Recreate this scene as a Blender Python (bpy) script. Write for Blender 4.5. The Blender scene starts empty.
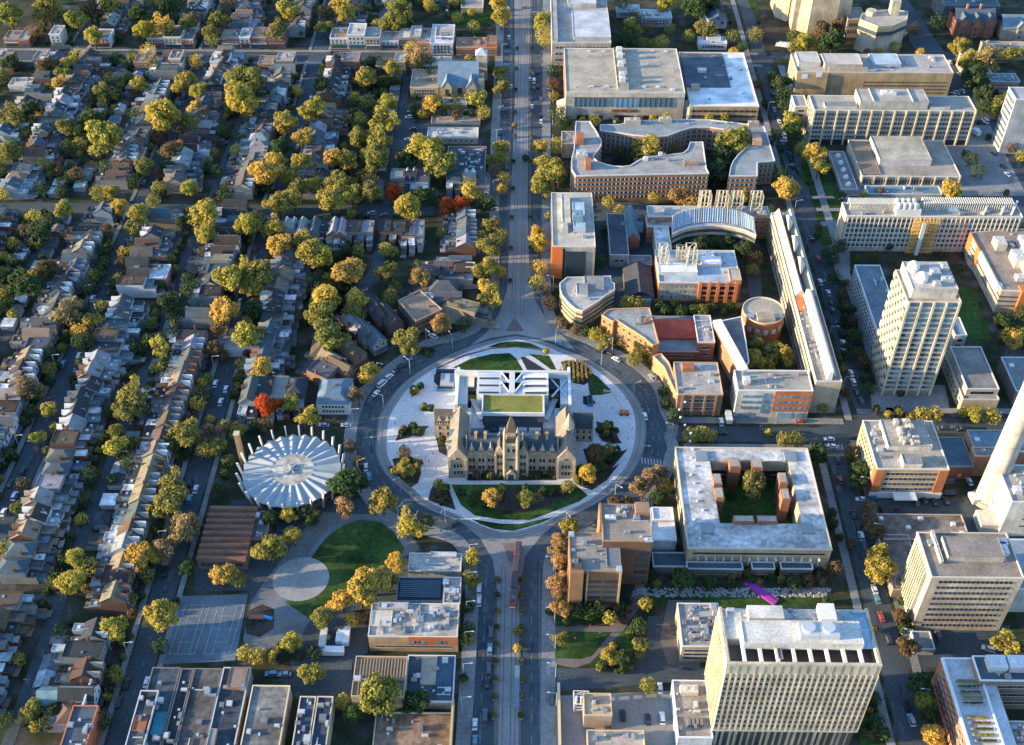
import bpy, math, random
from mathutils import Vector, Matrix
from mathutils.geometry import tessellate_polygon
R = math.radians
rnd = random.Random(11)
SC = bpy.context.scene
COL = SC.collection
# ---------------------------------------------------------------- camera: real height and tilt solved from the street grid
F, TH, YAW, HC = 1150.0, R(42.6), R(.72), 350.0
FW = Vector((-math.sin(YAW)*math.cos(TH), math.cos(YAW)*math.cos(TH), -math.sin(TH)))
RT = FW.cross(Vector((0, 0, 1))).normalized()
UP = RT.cross(FW)
cam = bpy.data.cameras.new('camera'); camo = bpy.data.objects.new('camera', cam); COL.objects.link(camo)
camo.matrix_world = Matrix(((RT.x, UP.x, -FW.x, 0), (RT.y, UP.y, -FW.y, 0), (RT.z, UP.z, -FW.z, HC), (0, 0, 0, 1)))
cam.sensor_width = 36; cam.lens = F*36/1024; cam.clip_start = 1; cam.clip_end = 20000
SC.camera = camo

def G(px, py, z=0.0):
    d = FW*F + RT*(px-512) + UP*(372.5-py)
    t = -(HC-z)/d.z
    return (d.x*t, d.y*t)
def hsolve(x, yt, yb):
    Y = G(x, yb)[1]; lo, hi = 0., 200.
    for _ in range(40):
        m = (lo+hi)/2
        if G(x, yt, m)[1] > Y: lo = m
        else: hi = m
    return lo
# ---------------------------------------------------------------- materials
MATS = {}
def lin(c):
    return tuple(((v/255)/12.92 if v/255 <= .04045 else ((v/255+.055)/1.055)**2.4) for v in c)
def newmat(name):
    m = bpy.data.materials.new(name); m.use_nodes = True
    nt = m.node_tree; b = nt.nodes['Principled BSDF']
    return m, nt, b
def N(nt, t, **k):
    n = nt.nodes.new(t)
    for a, v in k.items():
        if a in n.inputs: n.inputs[a].default_value = v
        else: setattr(n, a, v)
    return n
def tint_mat(name, base=None, rough=.85, s1=.15, a1=.25, s2=2.5, a2=.15, pattern=None, spec=.3, metal=0.0, bump=0.0, streak=0.0, joints=None, gain=1.0, mortar=.62):
    """base colour (or the object's own colour) times two sizes of weathering noise"""
    m, nt, b = newmat(name); L = nt.links
    tc = N(nt, 'ShaderNodeNewGeometry')
    oi = N(nt, 'ShaderNodeObjectInfo')
    def noise(s, det=3):
        n = N(nt, 'ShaderNodeTexNoise', Scale=s, Detail=det); L.new(tc.outputs['Position'], n.inputs['Vector']); return n.outputs['Fac']
    def mr(src, a):
        r = N(nt, 'ShaderNodeMapRange'); r.inputs[1].default_value = .3; r.inputs[2].default_value = .7
        r.inputs[3].default_value = (1-a)*gain**.5; r.inputs[4].default_value = (1+a)*gain**.5; L.new(src, r.inputs[0]); return r.outputs[0]
    def mul(a, c):
        x = N(nt, 'ShaderNodeMath', operation='MULTIPLY'); L.new(a, x.inputs[0]); L.new(c, x.inputs[1]); return x.outputs[0]
    f = mul(mr(noise(s1), a1), mr(noise(s2), a2))
    if pattern:
        kind, sc, amt = pattern
        w = N(nt, 'ShaderNodeTexWave', Scale=sc, wave_type='BANDS', bands_direction=kind); L.new(tc.outputs['Position'], w.inputs['Vector'])
        w.inputs['Distortion'].default_value = .3
        r = N(nt, 'ShaderNodeMapRange'); r.inputs[3].default_value = 1-amt; r.inputs[4].default_value = 1+amt*.3
        L.new(w.outputs['Fac'], r.inputs[0]); f = mul(f, r.outputs[0])
    if streak:
        mp = N(nt, 'ShaderNodeMapping'); mp.inputs['Scale'].default_value = (1, 1, .07); L.new(tc.outputs['Position'], mp.inputs['Vector'])
        ns = N(nt, 'ShaderNodeTexNoise', Scale=1.1, Detail=4); L.new(mp.outputs[0], ns.inputs['Vector']); f = mul(f, mr(ns.outputs['Fac'], streak)); gain = 1
    if joints:
        bt = N(nt, 'ShaderNodeTexBrick', Scale=1.0); bt.inputs['Mortar Size'].default_value = .03; bt.inputs['Brick Width'].default_value = joints[0]; bt.inputs['Row Height'].default_value = joints[1]
        bt.inputs['Color1'].default_value = (1, 1, 1, 1); bt.inputs['Color2'].default_value = (.9, .9, .9, 1); bt.inputs['Mortar'].default_value = (mortar, mortar, mortar, 1); bt.inputs['Bias'].default_value = -.2
        L.new(tc.outputs['Position'], bt.inputs['Vector']); sp = N(nt, 'ShaderNodeSeparateColor'); L.new(bt.outputs['Color'], sp.inputs[0]); f = mul(f, sp.outputs[0])
    mx = N(nt, 'ShaderNodeVectorMath', operation='SCALE')
    if base: mx.inputs[0].default_value = base
    else: L.new(oi.outputs['Color'], mx.inputs[0])
    L.new(f, mx.inputs['Scale']); L.new(mx.outputs[0], b.inputs['Base Color'])
    b.inputs['Roughness'].default_value = rough; b.inputs['Metallic'].default_value = metal
    b.inputs['Specular IOR Level'].default_value = spec
    if bump:
        bp = N(nt, 'ShaderNodeBump', Strength=bump, Distance=.3); L.new(noise(s2*2), bp.inputs['Height']); L.new(bp.outputs[0], b.inputs['Normal'])
    MATS[name] = m
    return m
tint_mat('wall', streak=.16, gain=.87); tint_mat('plain', a1=.08, a2=.05, rough=.6)
tint_mat('roof', a1=.24, s1=.12, s2=1.2, a2=.22, rough=.9, spec=.15, joints=(11, 2.2), mortar=.84)
tint_mat('shingle', a1=.18, s1=.3, s2=3, a2=.25, rough=.9, spec=.15)
tint_mat('stained', a1=.42, s1=.1, s2=.55, a2=.35, rough=.9, spec=.15, joints=(9, 1.8), mortar=.86)
tint_mat('brick', gain=.84, a1=.15, s1=.2, s2=5, a2=.3, rough=.9, spec=.15)
tint_mat('striped', a1=.12, s1=.2, s2=2, a2=.15, pattern=('Z', 1.0, .25))
tint_mat('steel', a1=.1, a2=.08, rough=.45, metal=.4, spec=.5)
tint_mat('asphalt', base=(.052, .070, .084), a1=.3, s1=.05, s2=.7, a2=.2, rough=.85, spec=.3)
tint_mat('side_asphalt', base=(.046, .062, .073), a1=.25, s1=.06, s2=.9, a2=.2, rough=.9)
tint_mat('track', base=(.20, .205, .20), a1=.16, s1=.06, s2=.8, a2=.12, rough=.85)
tint_mat('walk', base=(.19, .20, .20), a1=.25, s1=.08, s2=.9, a2=.2, rough=.9, joints=(1.8, 1.8))
tint_mat('brickwalk', base=(.125, .108, .10), a1=.2, s1=.1, s2=1.5, a2=.2, rough=.9)
tint_mat('newconcrete', base=(.49, .50, .50), a1=.10, s1=.07, s2=.8, a2=.12, rough=.8, joints=(3.2, 3.2))
tint_mat('paint', base=(.26, .29, .31), a1=.15, s1=.5, s2=2, a2=.3, rough=.7)
tint_mat('lawn', base=(.034, .070, .020), a1=.5, s1=.06, s2=.5, a2=.3, rough=1, spec=.05)
tint_mat('soil', base=(.050, .046, .038), a1=.35, s1=.1, s2=.9, a2=.35, rough=1, spec=.05)
tint_mat('bark', base=(.10, .075, .055), a1=.2, s1=1, s2=6, a2=.3, rough=1, spec=.05)
tint_mat('carpaint', rough=.3, a1=.02, a2=.02, spec=.6)
def glass_mat(name, c, rough=.12, spec=.7):
    m, nt, b = newmat(name)
    oi = N(nt, 'ShaderNodeObjectInfo'); r = N(nt, 'ShaderNodeMapRange'); ge = N(nt, 'ShaderNodeNewGeometry')
    r.inputs[1].default_value = 0; r.inputs[2].default_value = 2; r.inputs[3].default_value = .25; r.inputs[4].default_value = 2.3
    ad = N(nt, 'ShaderNodeMath', operation='ADD'); nt.links.new(oi.outputs['Random'], ad.inputs[0]); nt.links.new(ge.outputs['Random Per Island'], ad.inputs[1]); nt.links.new(ad.outputs[0], r.inputs[0])
    mx = N(nt, 'ShaderNodeVectorMath', operation='SCALE'); mx.inputs[0].default_value = c; nt.links.new(r.outputs[0], mx.inputs['Scale'])
    nt.links.new(mx.outputs[0], b.inputs['Base Color'])
    b.inputs['Roughness'].default_value = rough; b.inputs['Specular IOR Level'].default_value = spec
    MATS[name] = m
glass_mat('glass', (.035, .05, .065)); glass_mat('glassblue', (.10, .17, .22), .15); glass_mat('dark', (.02, .021, .024), .5, .3)
def leaf_mat():
    m, nt, b = newmat('leaf'); L = nt.links
    oi = N(nt, 'ShaderNodeObjectInfo'); g = N(nt, 'ShaderNodeNewGeometry')
    n = N(nt, 'ShaderNodeTexNoise', Scale=.45, Detail=2); L.new(g.outputs['Position'], n.inputs['Vector'])
    n2 = N(nt, 'ShaderNodeTexNoise', Scale=2.6, Detail=1); L.new(g.outputs['Position'], n2.inputs['Vector'])
    a = N(nt, 'ShaderNodeMath', operation='ADD'); L.new(n.outputs['Fac'], a.inputs[0]); L.new(n2.outputs['Fac'], a.inputs[1])
    r = N(nt, 'ShaderNodeMapRange'); r.inputs[1].default_value = .6; r.inputs[2].default_value = 1.4; r.inputs[3].default_value = .6; r.inputs[4].default_value = 1.4
    L.new(a.outputs[0], r.inputs[0])
    hs = N(nt, 'ShaderNodeHueSaturation'); L.new(oi.outputs['Color'], hs.inputs['Color']); L.new(r.outputs[0], hs.inputs['Value'])
    hr = N(nt, 'ShaderNodeMapRange'); hr.inputs[3].default_value = .53; hr.inputs[4].default_value = .47; L.new(n.outputs['Fac'], hr.inputs[0]); L.new(hr.outputs[0], hs.inputs['Hue'])
    L.new(hs.outputs[0], b.inputs['Base Color']); b.inputs['Roughness'].default_value = .8; b.inputs['Specular IOR Level'].default_value = .15
    tr = N(nt, 'ShaderNodeBsdfTranslucent'); L.new(hs.outputs[0], tr.inputs['Color'])
    mx = N(nt, 'ShaderNodeMixShader'); mx.inputs[0].default_value = .42
    L.new(b.outputs[0], mx.inputs[1]); L.new(tr.outputs[0], mx.inputs[2]); L.new(mx.outputs[0], nt.nodes['Material Output'].inputs[0])
    MATS['leaf'] = m
leaf_mat()
# ---------------------------------------------------------------- mesh builder
class MB:
    def __init__(s): s.v = []; s.f = []; s.m = []; s.k = 0
    def add(s, vs, fs, m=None):
        o = len(s.v); s.v += [tuple(v) for v in vs]; s.f += [tuple(o+i for i in f) for f in fs]; s.m += [s.k if m is None else m]*len(fs); return s
    def box(s, x0, x1, y0, y1, z0, z1, m=None):
        vs = [(x0, y0, z0), (x1, y0, z0), (x1, y1, z0), (x0, y1, z0), (x0, y0, z1), (x1, y0, z1), (x1, y1, z1), (x0, y1, z1)]
        return s.add(vs, [(0, 3, 2, 1), (4, 5, 6, 7), (0, 1, 5, 4), (1, 2, 6, 5), (2, 3, 7, 6), (3, 0, 4, 7)], m)
    def prism(s, poly, z0, z1, m=None, bottom=False):
        n = len(poly)
        A = sum(poly[i][0]*poly[(i+1) % n][1]-poly[(i+1) % n][0]*poly[i][1] for i in range(n))
        if A < 0: poly = poly[::-1]
        tri = tessellate_polygon([[Vector((p[0], p[1], 0)) for p in poly]])
        T = []
        for a, b, c in tri:
            cr = (poly[b][0]-poly[a][0])*(poly[c][1]-poly[a][1])-(poly[c][0]-poly[a][0])*(poly[b][1]-poly[a][1])
            if abs(cr) < 1e-9: continue
            T.append((a, b, c) if cr > 0 else (a, c, b))
        if z0 is None:
            return s.add([(x, y, z1) for x, y in poly], T, m)
        vs = [(x, y, z0) for x, y in poly]+[(x, y, z1) for x, y in poly]
        fs = [(i, (i+1) % n, n+(i+1) % n, n+i) for i in range(n)]+[(a+n, b+n, c+n) for a, b, c in T]
        if bottom: fs += [(c, b, a) for a, b, c in T]
        return s.add(vs, fs, m)
    def cyl(s, x, y, z0, z1, r, r1=None, n=12, m=None, cap=True):
        r1 = r if r1 is None else r1
        vs = [(x+r*math.cos(6.2832*i/n), y+r*math.sin(6.2832*i/n), z0) for i in range(n)]+[(x+r1*math.cos(6.2832*i/n), y+r1*math.sin(6.2832*i/n), z1) for i in range(n)]
        fs = [(i, (i+1) % n, n+(i+1) % n, n+i) for i in range(n)]
        if cap: fs.append(tuple(range(n, 2*n)))
        return s.add(vs, fs, m)
    def bar(s, p, q, w, h=None, m=None):
        p = Vector(p); q = Vector(q); h = h or w; d = (q-p).normalized()
        a = d.cross(Vector((0, 0, 1)));
        if a.length < .01: a = Vector((1, 0, 0))
        a.normalize(); b = a.cross(d); vs = []
        for c in (p, q):
            for i, j in ((-1, -1), (1, -1), (1, 1), (-1, 1)): vs.append(c+a*i*w/2+b*j*h/2)
        return s.add(vs, [(0, 3, 2, 1), (4, 5, 6, 7), (0, 1, 5, 4), (1, 2, 6, 5), (2, 3, 7, 6), (3, 0, 4, 7)], m)
    def dome(s, x, y, z, r, n=14, k=5, m=None):
        vs = []; fs = []
        for j in range(k):
            a = math.pi/2*j/k
            vs += [(x+r*math.cos(a)*math.cos(6.2832*i/n), y+r*math.cos(a)*math.sin(6.2832*i/n), z+r*math.sin(a)) for i in range(n)]
        vs.append((x, y, z+r))
        for j in range(k-1): fs += [(j*n+i, j*n+(i+1) % n, (j+1)*n+(i+1) % n, (j+1)*n+i) for i in range(n)]
        fs += [((k-1)*n+i, (k-1)*n+(i+1) % n, k*n) for i in range(n)]
        return s.add(vs, fs, m)
    def gable(s, x0, x1, y0, y1, z0, z1, axis='y', m=None, over=.3, t=.18, ends=False):
        """pitched roof with thickness; the ridge runs along axis"""
        if axis == 'x':
            o = len(s.v); s.gable(y0, y1, x0, x1, z0, z1, 'y', m, over, t, ends)
            for i in range(o, len(s.v)): a = s.v[i]; s.v[i] = (a[1], a[0], a[2])
            return s
        c = (x0+x1)/2; sl = (z1-z0)/((x1-x0)/2); e = z0-over*sl
        A = [(x0-over, e), (c, z1), (x1+over, e), (x1+over, e+t), (c, z1+t), (x0-over, e+t)]
        ya, yb = y0-over, y1+over
        vs = [(x, ya, z) for x, z in A]+[(x, yb, z) for x, z in A]
        fs = [(0, 1, 7, 6), (1, 2, 8, 7), (2, 3, 9, 8), (3, 4, 10, 9), (4, 5, 11, 10), (5, 0, 6, 11), (0, 5, 4, 1), (1, 4, 3, 2), (6, 7, 10, 11), (7, 8, 9, 10)]
        s.add(vs, fs, m)
        return s
    def hip(s, x0, x1, y0, y1, z0, z1, m=None, top=0.0, over=.3):
        x0 -= over; x1 += over; y0 -= over; y1 += over
        w, d = x1-x0, y1-y0; ins = min(w, d)/2*(1-top)
        a = [(x0, y0, z0), (x1, y0, z0), (x1, y1, z0), (x0, y1, z0), (x0+ins, y0+ins, z1), (x1-ins, y0+ins, z1), (x1-ins, y1-ins, z1), (x0+ins, y1-ins, z1)]
        return s.add(a, [(0, 1, 5, 4), (1, 2, 6, 5), (2, 3, 7, 6), (3, 0, 4, 7), (4, 5, 6, 7), (0, 3, 2, 1)], m)
    def mesh(s, name, mats, loc=(0, 0, 0)):
        me = bpy.data.meshes.new(name)
        me.from_pydata([(a-loc[0], b-loc[1], c-loc[2]) for a, b, c in s.v], [], s.f)
        for k in ([mats] if isinstance(mats, str) else mats): me.materials.append(MATS[k])
        me.polygons.foreach_set('material_index', s.m); me.update()
        return me
    def build(s, name, mats, parent=None, color=None):
        loc = tuple(parent['_b']) if parent is not None and '_b' in parent else (0, 0, 0)
        o = bpy.data.objects.new(name, s.mesh(name, mats, loc)); COL.objects.link(o)
        if parent is not None: o.parent = parent
        if color: o.color = (*color, 1)
        return o
def tag(o, label=None, cat=None, group=None, kind=None):
    if label: o['label'] = label
    if cat: o['category'] = cat
    if group: o['group'] = group
    if kind: o['kind'] = kind
    return o
ROOTS = []
def thing(name, label, cat, x, y, z=0, group=None, rz=0):
    o = bpy.data.objects.new(name, None); COL.objects.link(o); o.location = (x, y, z); o.rotation_euler.z = rz
    o.empty_display_size = 1
    if rz == 0: o['_b'] = (x, y, z); ROOTS.append(o)
    return tag(o, label, cat, group)
def inst(mesh, name, parent, loc=(0, 0, 0), rz=0, color=None, scale=None):
    o = bpy.data.objects.new(name, mesh); COL.objects.link(o); o.parent = parent; o.location = loc; o.rotation_euler.z = rz
    if color: o.color = (*color, 1)
    if scale: o.scale = scale
    return o
def struct(name, mb, mat, color=None):
    return tag(mb.build(name, mat, None, color), kind='structure')
def PG(pts, z=0): return [G(a, b, z) for a, b in pts]
# ---------------------------------------------------------------- light
w = bpy.data.worlds.new('World'); SC.world = w; w.use_nodes = True
nt = w.node_tree; bg = nt.nodes['Background']
sky = nt.nodes.new('ShaderNodeTexSky'); sky.sky_type = 'NISHITA'; sky.sun_disc = False
EL, SAZ = R(11.3), R(6.5)          # low evening sun, a little south of the grid's west
sdir = Vector((-math.cos(SAZ)*math.cos(EL), -math.sin(SAZ)*math.cos(EL), math.sin(EL)))
sky.sun_elevation = EL; sky.sun_rotation = math.atan2(sdir.x, sdir.y)
sky.air_density = 1.0; sky.dust_density = .6; sky.ozone_density = 2.0
tn = nt.nodes.new('ShaderNodeVectorMath'); tn.operation = 'MULTIPLY'; tn.inputs[1].default_value = (.91, 1.03, 1.16)   # tints the sky light bluer, so the shade turns blue
nt.links.new(sky.outputs[0], tn.inputs[0]); nt.links.new(tn.outputs[0], bg.inputs[0]); bg.inputs[1].default_value = .15
sl = bpy.data.lights.new('sun', 'SUN'); sl.energy = 4.3; sl.angle = R(.5); sl.color = (1, .75, .45)
so = bpy.data.objects.new('sun', sl); COL.objects.link(so); so.rotation_euler = (-sdir).to_track_quat('-Z', 'Y').to_euler()
so.location = (0, 0, 600)
SC.view_settings.view_transform = 'Standard'; SC.view_settings.look = 'None'; SC.view_settings.gamma = 1; SC.view_settings.exposure = 1.86
SC.cycles.max_bounces = 5; SC.cycles.diffuse_bounces = 3; SC.cycles.transmission_bounces = 2; SC.cycles.glossy_bounces = 2
# ---------------------------------------------------------------- ground
def ground_mat():
    m, nt, b = newmat('ground'); L = nt.links
    g = N(nt, 'ShaderNodeNewGeometry')
    def nz(s, d=4):
        n = N(nt, 'ShaderNodeTexNoise', Scale=s, Detail=d); L.new(g.outputs['Position'], n.inputs['Vector']); return n.outputs['Fac']
    cr = N(nt, 'ShaderNodeValToRGB'); e = cr.color_ramp.elements
    e[0].position = .36; e[0].color = (.018, .032, .016, 1); e[1].position = .66; e[1].color = (.08, .085, .09, 1)
    k = cr.color_ramp.elements.new(.5); k.color = (.042, .045, .026, 1); k = cr.color_ramp.elements.new(.58); k.color = (.055, .052, .045, 1)
    L.new(nz(.11, 6), cr.inputs[0])
    r = N(nt, 'ShaderNodeMapRange'); r.inputs[3].default_value = .5; r.inputs[4].default_value = 1.5; L.new(nz(1.3), r.inputs[0])
    mx = N(nt, 'ShaderNodeVectorMath', operation='SCALE'); L.new(cr.outputs[0], mx.inputs[0]); L.new(r.outputs[0], mx.inputs['Scale'])
    L.new(mx.outputs[0], b.inputs['Base Color']); b.inputs['Roughness'].default_value = 1; b.inputs['Specular IOR Level'].default_value = .1
    MATS['ground'] = m
ground_mat()
struct('ground', MB().add([(-6000, -3000, 0), (6000, -3000, 0), (6000, 9000, 0), (-6000, 9000, 0)], [(0, 1, 2, 3)]), 'ground')
def rect(name, x0, x1, y0, y1, z, mat, mb=None):
    b = (mb or MB()); b.prism([(x0, y0), (x1, y0), (x1, y1), (x0, y1)], None, z)
    return b if mb else struct(name, b, mat)
PXN = [0]
def px(name, pts, z, mat, z0=None):
    PXN[0] += 1; z += PXN[0]*.0006
    return struct(name, MB().prism(PG(pts, z), z0, z), mat)
CX, CY = -4.6, 345.0
def smooth(p, closed=False, k=4):
    out = []; n = len(p)
    for i in range(n if closed else n-1):
        q = [p[j % n] if closed else p[min(max(j, 0), n-1)] for j in (i-1, i, i+1, i+2)]
        for s in range(k):
            t = s/k; out.append(tuple(.5*((2*q[1][c])+(q[2][c]-q[0][c])*t+(2*q[0][c]-5*q[1][c]+4*q[2][c]-q[3][c])*t*t+(3*q[1][c]-q[0][c]-3*q[2][c]+q[3][c])*t**3) for c in (0, 1)))
    if not closed: out.append(tuple(p[-1]))
    return out
def arc(a0, a1, r, n=16): return [(CX+r*math.cos(R(a0+(a1-a0)*i/n)), CY+r*math.sin(R(a0+(a1-a0)*i/n))) for i in range(n+1)]
left = PG([(505, -40), (503, 60), (500, 130), (499, 210), (499.5, 270), (498, 296), (491, 316), (477, 332), (454, 341), (428.6, 347), (410, 359), (390, 374), (376, 386), (366, 400), (359, 419.6), (356, 441.6), (358, 463), (367, 483), (380, 501), (396, 514), (416, 523), (440, 528), (458, 534), (470, 546), (476, 562), (479, 585), (477, 640), (473.5, 700), (470, 760)])
right = PG([(541, 760), (541, 700), (541.5, 620), (543, 570), (547, 552), (556, 541), (570, 532)])+arc(-50, -12, 65.8, 10)+PG([(667, 447), (664, 436), (667, 427), (659.5, 410), (655, 392), (643, 376), (626, 363), (605, 353), (589.7, 345), (565, 335), (551, 327), (545, 316), (541, 299), (541, 280), (542, 220), (542, 130), (543, 60), (543, -40)])
left = smooth(left); right = smooth(right, k=3)
struct('road', MB().prism(left+right, None, .02), 'asphalt')
# raised sidewalks along the avenue and round the ring road: offset of the kerb line
def offs(pl, d):
    out = []
    for i, p in enumerate(pl):
        a = Vector(pl[max(0, i-1)]); b = Vector(pl[min(len(pl)-1, i+1)]); t = (b-a).normalized(); out.append((p[0]+t.y*d, p[1]-t.x*d))
    return out
for nm, ln in (('sidewalk', left), ('sidewalk', right)):
    q = offs(ln, 5.2 if ln is left else 5.0)
    mb = MB()
    for i in range(len(ln)-1):
        mb.prism([ln[i], ln[i+1], q[i+1], q[i]], 0, .14)
    struct(nm, mb, 'walk')
# side streets
side = MB(); walks = MB()
SX = {'S0': -290, 'S1': -204.5, 'S2': -133}
for x, y0, y1 in ((-290, 400, 1000), (-204.5, 150, 1000), (-133, 150, 1000)):
    rect('', x-4.5, x+4.5, y0, y1, .02, '', side)
    for s in (-1, 1):
        for a, b in ((y0, 502), (514, 672), (684, y1)):
            xx = x+s*6.3; walks.box(xx-1.0, xx+1.0, a, b, 0, .13)
rect('', -600, -23, 672, 683, .028, '', side); rect('', 15, 158, 672, 683, .028, '', side)
rect('', 158, 320, 679, 689, .028, '', side)
rect('', -360, -48, 502.5, 511.5, .03, '', side)
rect('', 36, 262, 502, 510, .03, '', side)
for a, b in ((-600, -26), (18, 150)):
    walks.box(a, b, 684, 687, 0, .15); walks.box(a, b, 668, 671, 0, .15)
# street past the campus blocks (one line above the jog, one below)
side.prism([(144.5, 345), (153.5, 345), (156.5, 900), (147.5, 900)], None, .035)
side.prism([(126, 120), (135.5, 120), (137, 347), (127.5, 347)], None, .035)
side.prism([(62, 338.6), (128, 338.6), (152, 344.5), (400, 346.5), (400, 354.5), (150, 354), (126, 347.6), (62, 347.6)], None, .042)
side.prism([(258, 500), (270, 500), (283, 500), (256, 900), (246, 900)], None, .038)
walks.prism([(139, 352), (142, 352), (146, 900), (143, 900)], 0, .13); walks.prism([(157, 356), (161, 356), (164, 670), (160, 670)], 0, .13)
walks.prism([(121.5, 120), (124.5, 120), (126, 336), (123, 336)], 0, .13); walks.prism([(137, 120), (140, 120), (141.5, 340), (138.5, 340)], 0, .13)
walks.box(68, 122, 333.5, 337.2, 0, .13); walks.box(68, 138, 349.5, 353, 0, .13); walks.box(158, 400, 357, 360, 0, .13)
struct('side_street', side, 'side_asphalt'); struct('pavement', walks, 'walk')
lanes = MB()
for x, y0, y1 in ((-247, 380, 672), (-170.3, 150, 500), (-168, 514, 672), (-73.5, 512, 672), (-93, 360, 412)):
    rect('', x-2.2, x+2.2, y0, y1, .05, '', lanes)
lanes.prism(PG([(378, 215), (392, 215), (383, 262), (379, 280), (366, 291), (356, 300), (348, 300), (347, 290), (360, 282), (372, 268)]), None, .055)
lanes.prism(PG([(404, 104), (425, 104), (432, 125), (428, 150), (398, 150)]), None, .056)
lanes.prism([(-205, 252), (-172, 252), (-172, 256), (-205, 256)], None, .057)
struct('lane', lanes, 'side_asphalt')
# streetcar reservation: avenue strips and the ring
trk = MB()
ringI = PG([(387.4, 429.6), (389.9, 416.3), (399.8, 399.7), (413, 383.9), (435.5, 368.1), (463, 354), (491, 344.5), (516, 340.2), (541, 345), (558, 352), (588, 364.8), (616.3, 386.4), (631, 406), (635.4, 423), (633.8, 446), (624.6, 468.2), (609.7, 484.8), (589.7, 499.8), (559.8, 514.7), (540, 524.7), (512.8, 531.7), (492.9, 529.7), (456.3, 514.7), (428, 501.4), (411.5, 487.3), (396.5, 473.2), (388, 456.6), (386.6, 443)])
ringI = smooth(ringI, True)
def scale_ring(k): return [(CX+(x-CX)*k[0], CY+(y-CY)*k[1]) for x, y in ringI]
ro = scale_ring((1.085, 1.045))
n = len(ringI)
for i in range(n):
    j = (i+1) % n; trk.prism([ringI[i], ringI[j], ro[j], ro[i]], None, .045)
trk.prism(PG([(514, -40), (531, -40), (528.5, 100), (527.5, 210), (529, 260), (535, 300), (549, 324), (565, 338), (575, 350), (545, 340), (516, 334), (490, 338), (470, 346), (486, 333), (499, 314), (507, 290), (509, 250), (510, 210), (515, 100)]), None, .04)
trk.prism(PG([(495, 760), (496, 640), (497, 590), (493, 560), (480, 538), (462, 522), (488, 533), (513, 536), (540, 529), (560, 520), (541, 536), (525, 556), (519.5, 590), (519.5, 640), (519, 760)]), None, .04)
struct('streetcar_track', trk, 'track')
med = MB()
med.prism(PG([(514.5, 317), (524, 331), (506, 331)]), 0, .15)
med.prism(PG([(502, 543), (519, 543), (512, 561), (509, 561)]), 0, .15)
med.prism(PG([(509.5, 0), (513, 0), (512.3, 100), (508.7, 255), (506.7, 255), (510, 100)]), 0, .15)
med.prism(PG([(530.5, 0), (532.5, 0), (531, 100), (531, 240), (528.8, 240), (529, 100)]), 0, .15)
med.prism(PG([(494.6, 620), (496.8, 590), (497.5, 590), (497, 745), (493.5, 745)]), 0, .15)
med.prism(PG([(519.2, 590), (520.5, 590), (521, 745), (518.6, 745)]), 0, .15)
struct('median_kerb', med, 'brickwalk')
rails = MB()
for k in (1.024, 1.05):
    q = scale_ring((1+(k-1)*1.5, k)); q2 = scale_ring((1+(k-1)*1.5+.003, k+.003))
    for i in range(n): j = (i+1) % n; rails.prism([q[i], q[j], q2[j], q2[i]], None, .06)
for x in (-7.4, -5.9, -3.2, -1.7): rails.prism([(x, 150), (x+.16, 150), (x+.16, 272), (x, 272)], None, .062)
for x in (-3.5, -2, .6, 2.1): rails.prism([(x-2, 420), (x-1.84, 420), (x+.16, 900), (x, 900)], None, .062)
struct('track_rail', rails, 'dark')
# ---------------------------------------------------------------- ring island
struct('plaza', MB().prism(ringI, 0, .14), 'newconcrete')
z = .17
px('lawn', [(453, 367.5), (470, 359), (491, 354), (509.5, 353), (516, 358), (523, 370), (520, 371), (470, 371)], z, 'lawn')
px('lawn', [(486, 347.5), (500, 342.5), (516, 341), (530, 343), (543, 349), (530, 347.5), (516, 346.8), (500, 347.2)], z, 'lawn')
px('lawn', [(529, 354), (549, 355.7), (552, 361), (556.5, 369.8), (551, 369.5), (541, 362)], z, 'lawn')
px('lawn', [(589, 370.6), (598, 377), (613, 392), (602, 394.8), (590, 395.5), (588, 384)], z, 'lawn')
px('lawn', [(451, 484.5), (512, 484.5), (575, 484.5), (588, 495), (580, 501), (556, 510.5), (530, 520), (500, 519.5), (475, 515.5), (461, 505)], z, 'lawn')
px('lawn', [(472, 519), (500, 523.5), (520, 524), (555, 516.5), (540, 523.5), (513, 531), (494, 529), (480, 524)], z, 'lawn')
for pts in ([(410, 398), (421, 383), (420, 390), (413, 396)], [(421, 410), (428, 405), (434, 404), (434, 412)], [(395, 441), (402, 427), (415, 426), (429, 426), (424, 431), (410, 437)], [(392, 459), (405, 456), (420, 460), (421, 473), (418, 483), (411, 487), (400, 478)], [(430, 492), (432, 487), (440, 480), (450, 492), (456, 510), (444, 506), (428, 500)], [(596, 421), (606, 424), (617, 436), (622, 443), (614, 444), (602, 441), (598, 432)], [(583, 449), (600, 446), (618, 452), (628, 449), (612, 468), (620, 463), (607, 480), (592, 490), (580, 486), (579, 478), (588, 465)], [(434, 375), (441, 370), (456, 371), (457, 388), (440, 388), (434, 382)], [(583, 396), (590, 396), (596, 403), (590, 406), (583, 404)], [(436, 437), (443, 436), (447, 450), (447, 456), (439, 452)]):
    px('planting_bed', pts, z+.004, 'soil')
px('planting_bed', [(478, 501), (470, 492), (490, 488), (540, 488), (566, 490), (572, 496), (548, 506), (520, 512), (496, 510)], z+.008, 'soil')
px('garden_bed', [(560.7, 362), (568, 360), (581, 363), (591, 370), (590.6, 381), (584, 385), (574, 383), (566, 372)], z+.012, 'soil')
px('planting_bed', [(467, 474), (556, 474), (556, 480.5), (467, 480.5)], z+.014, 'soil')
px('path', [(448, 481), (512, 481), (578, 480), (582, 484), (512, 484.2), (448, 484.4)], z+.016, 'newconcrete')
tint_mat('redstrip', base=(.20, .06, .035), a1=.2, a2=.2)
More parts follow.
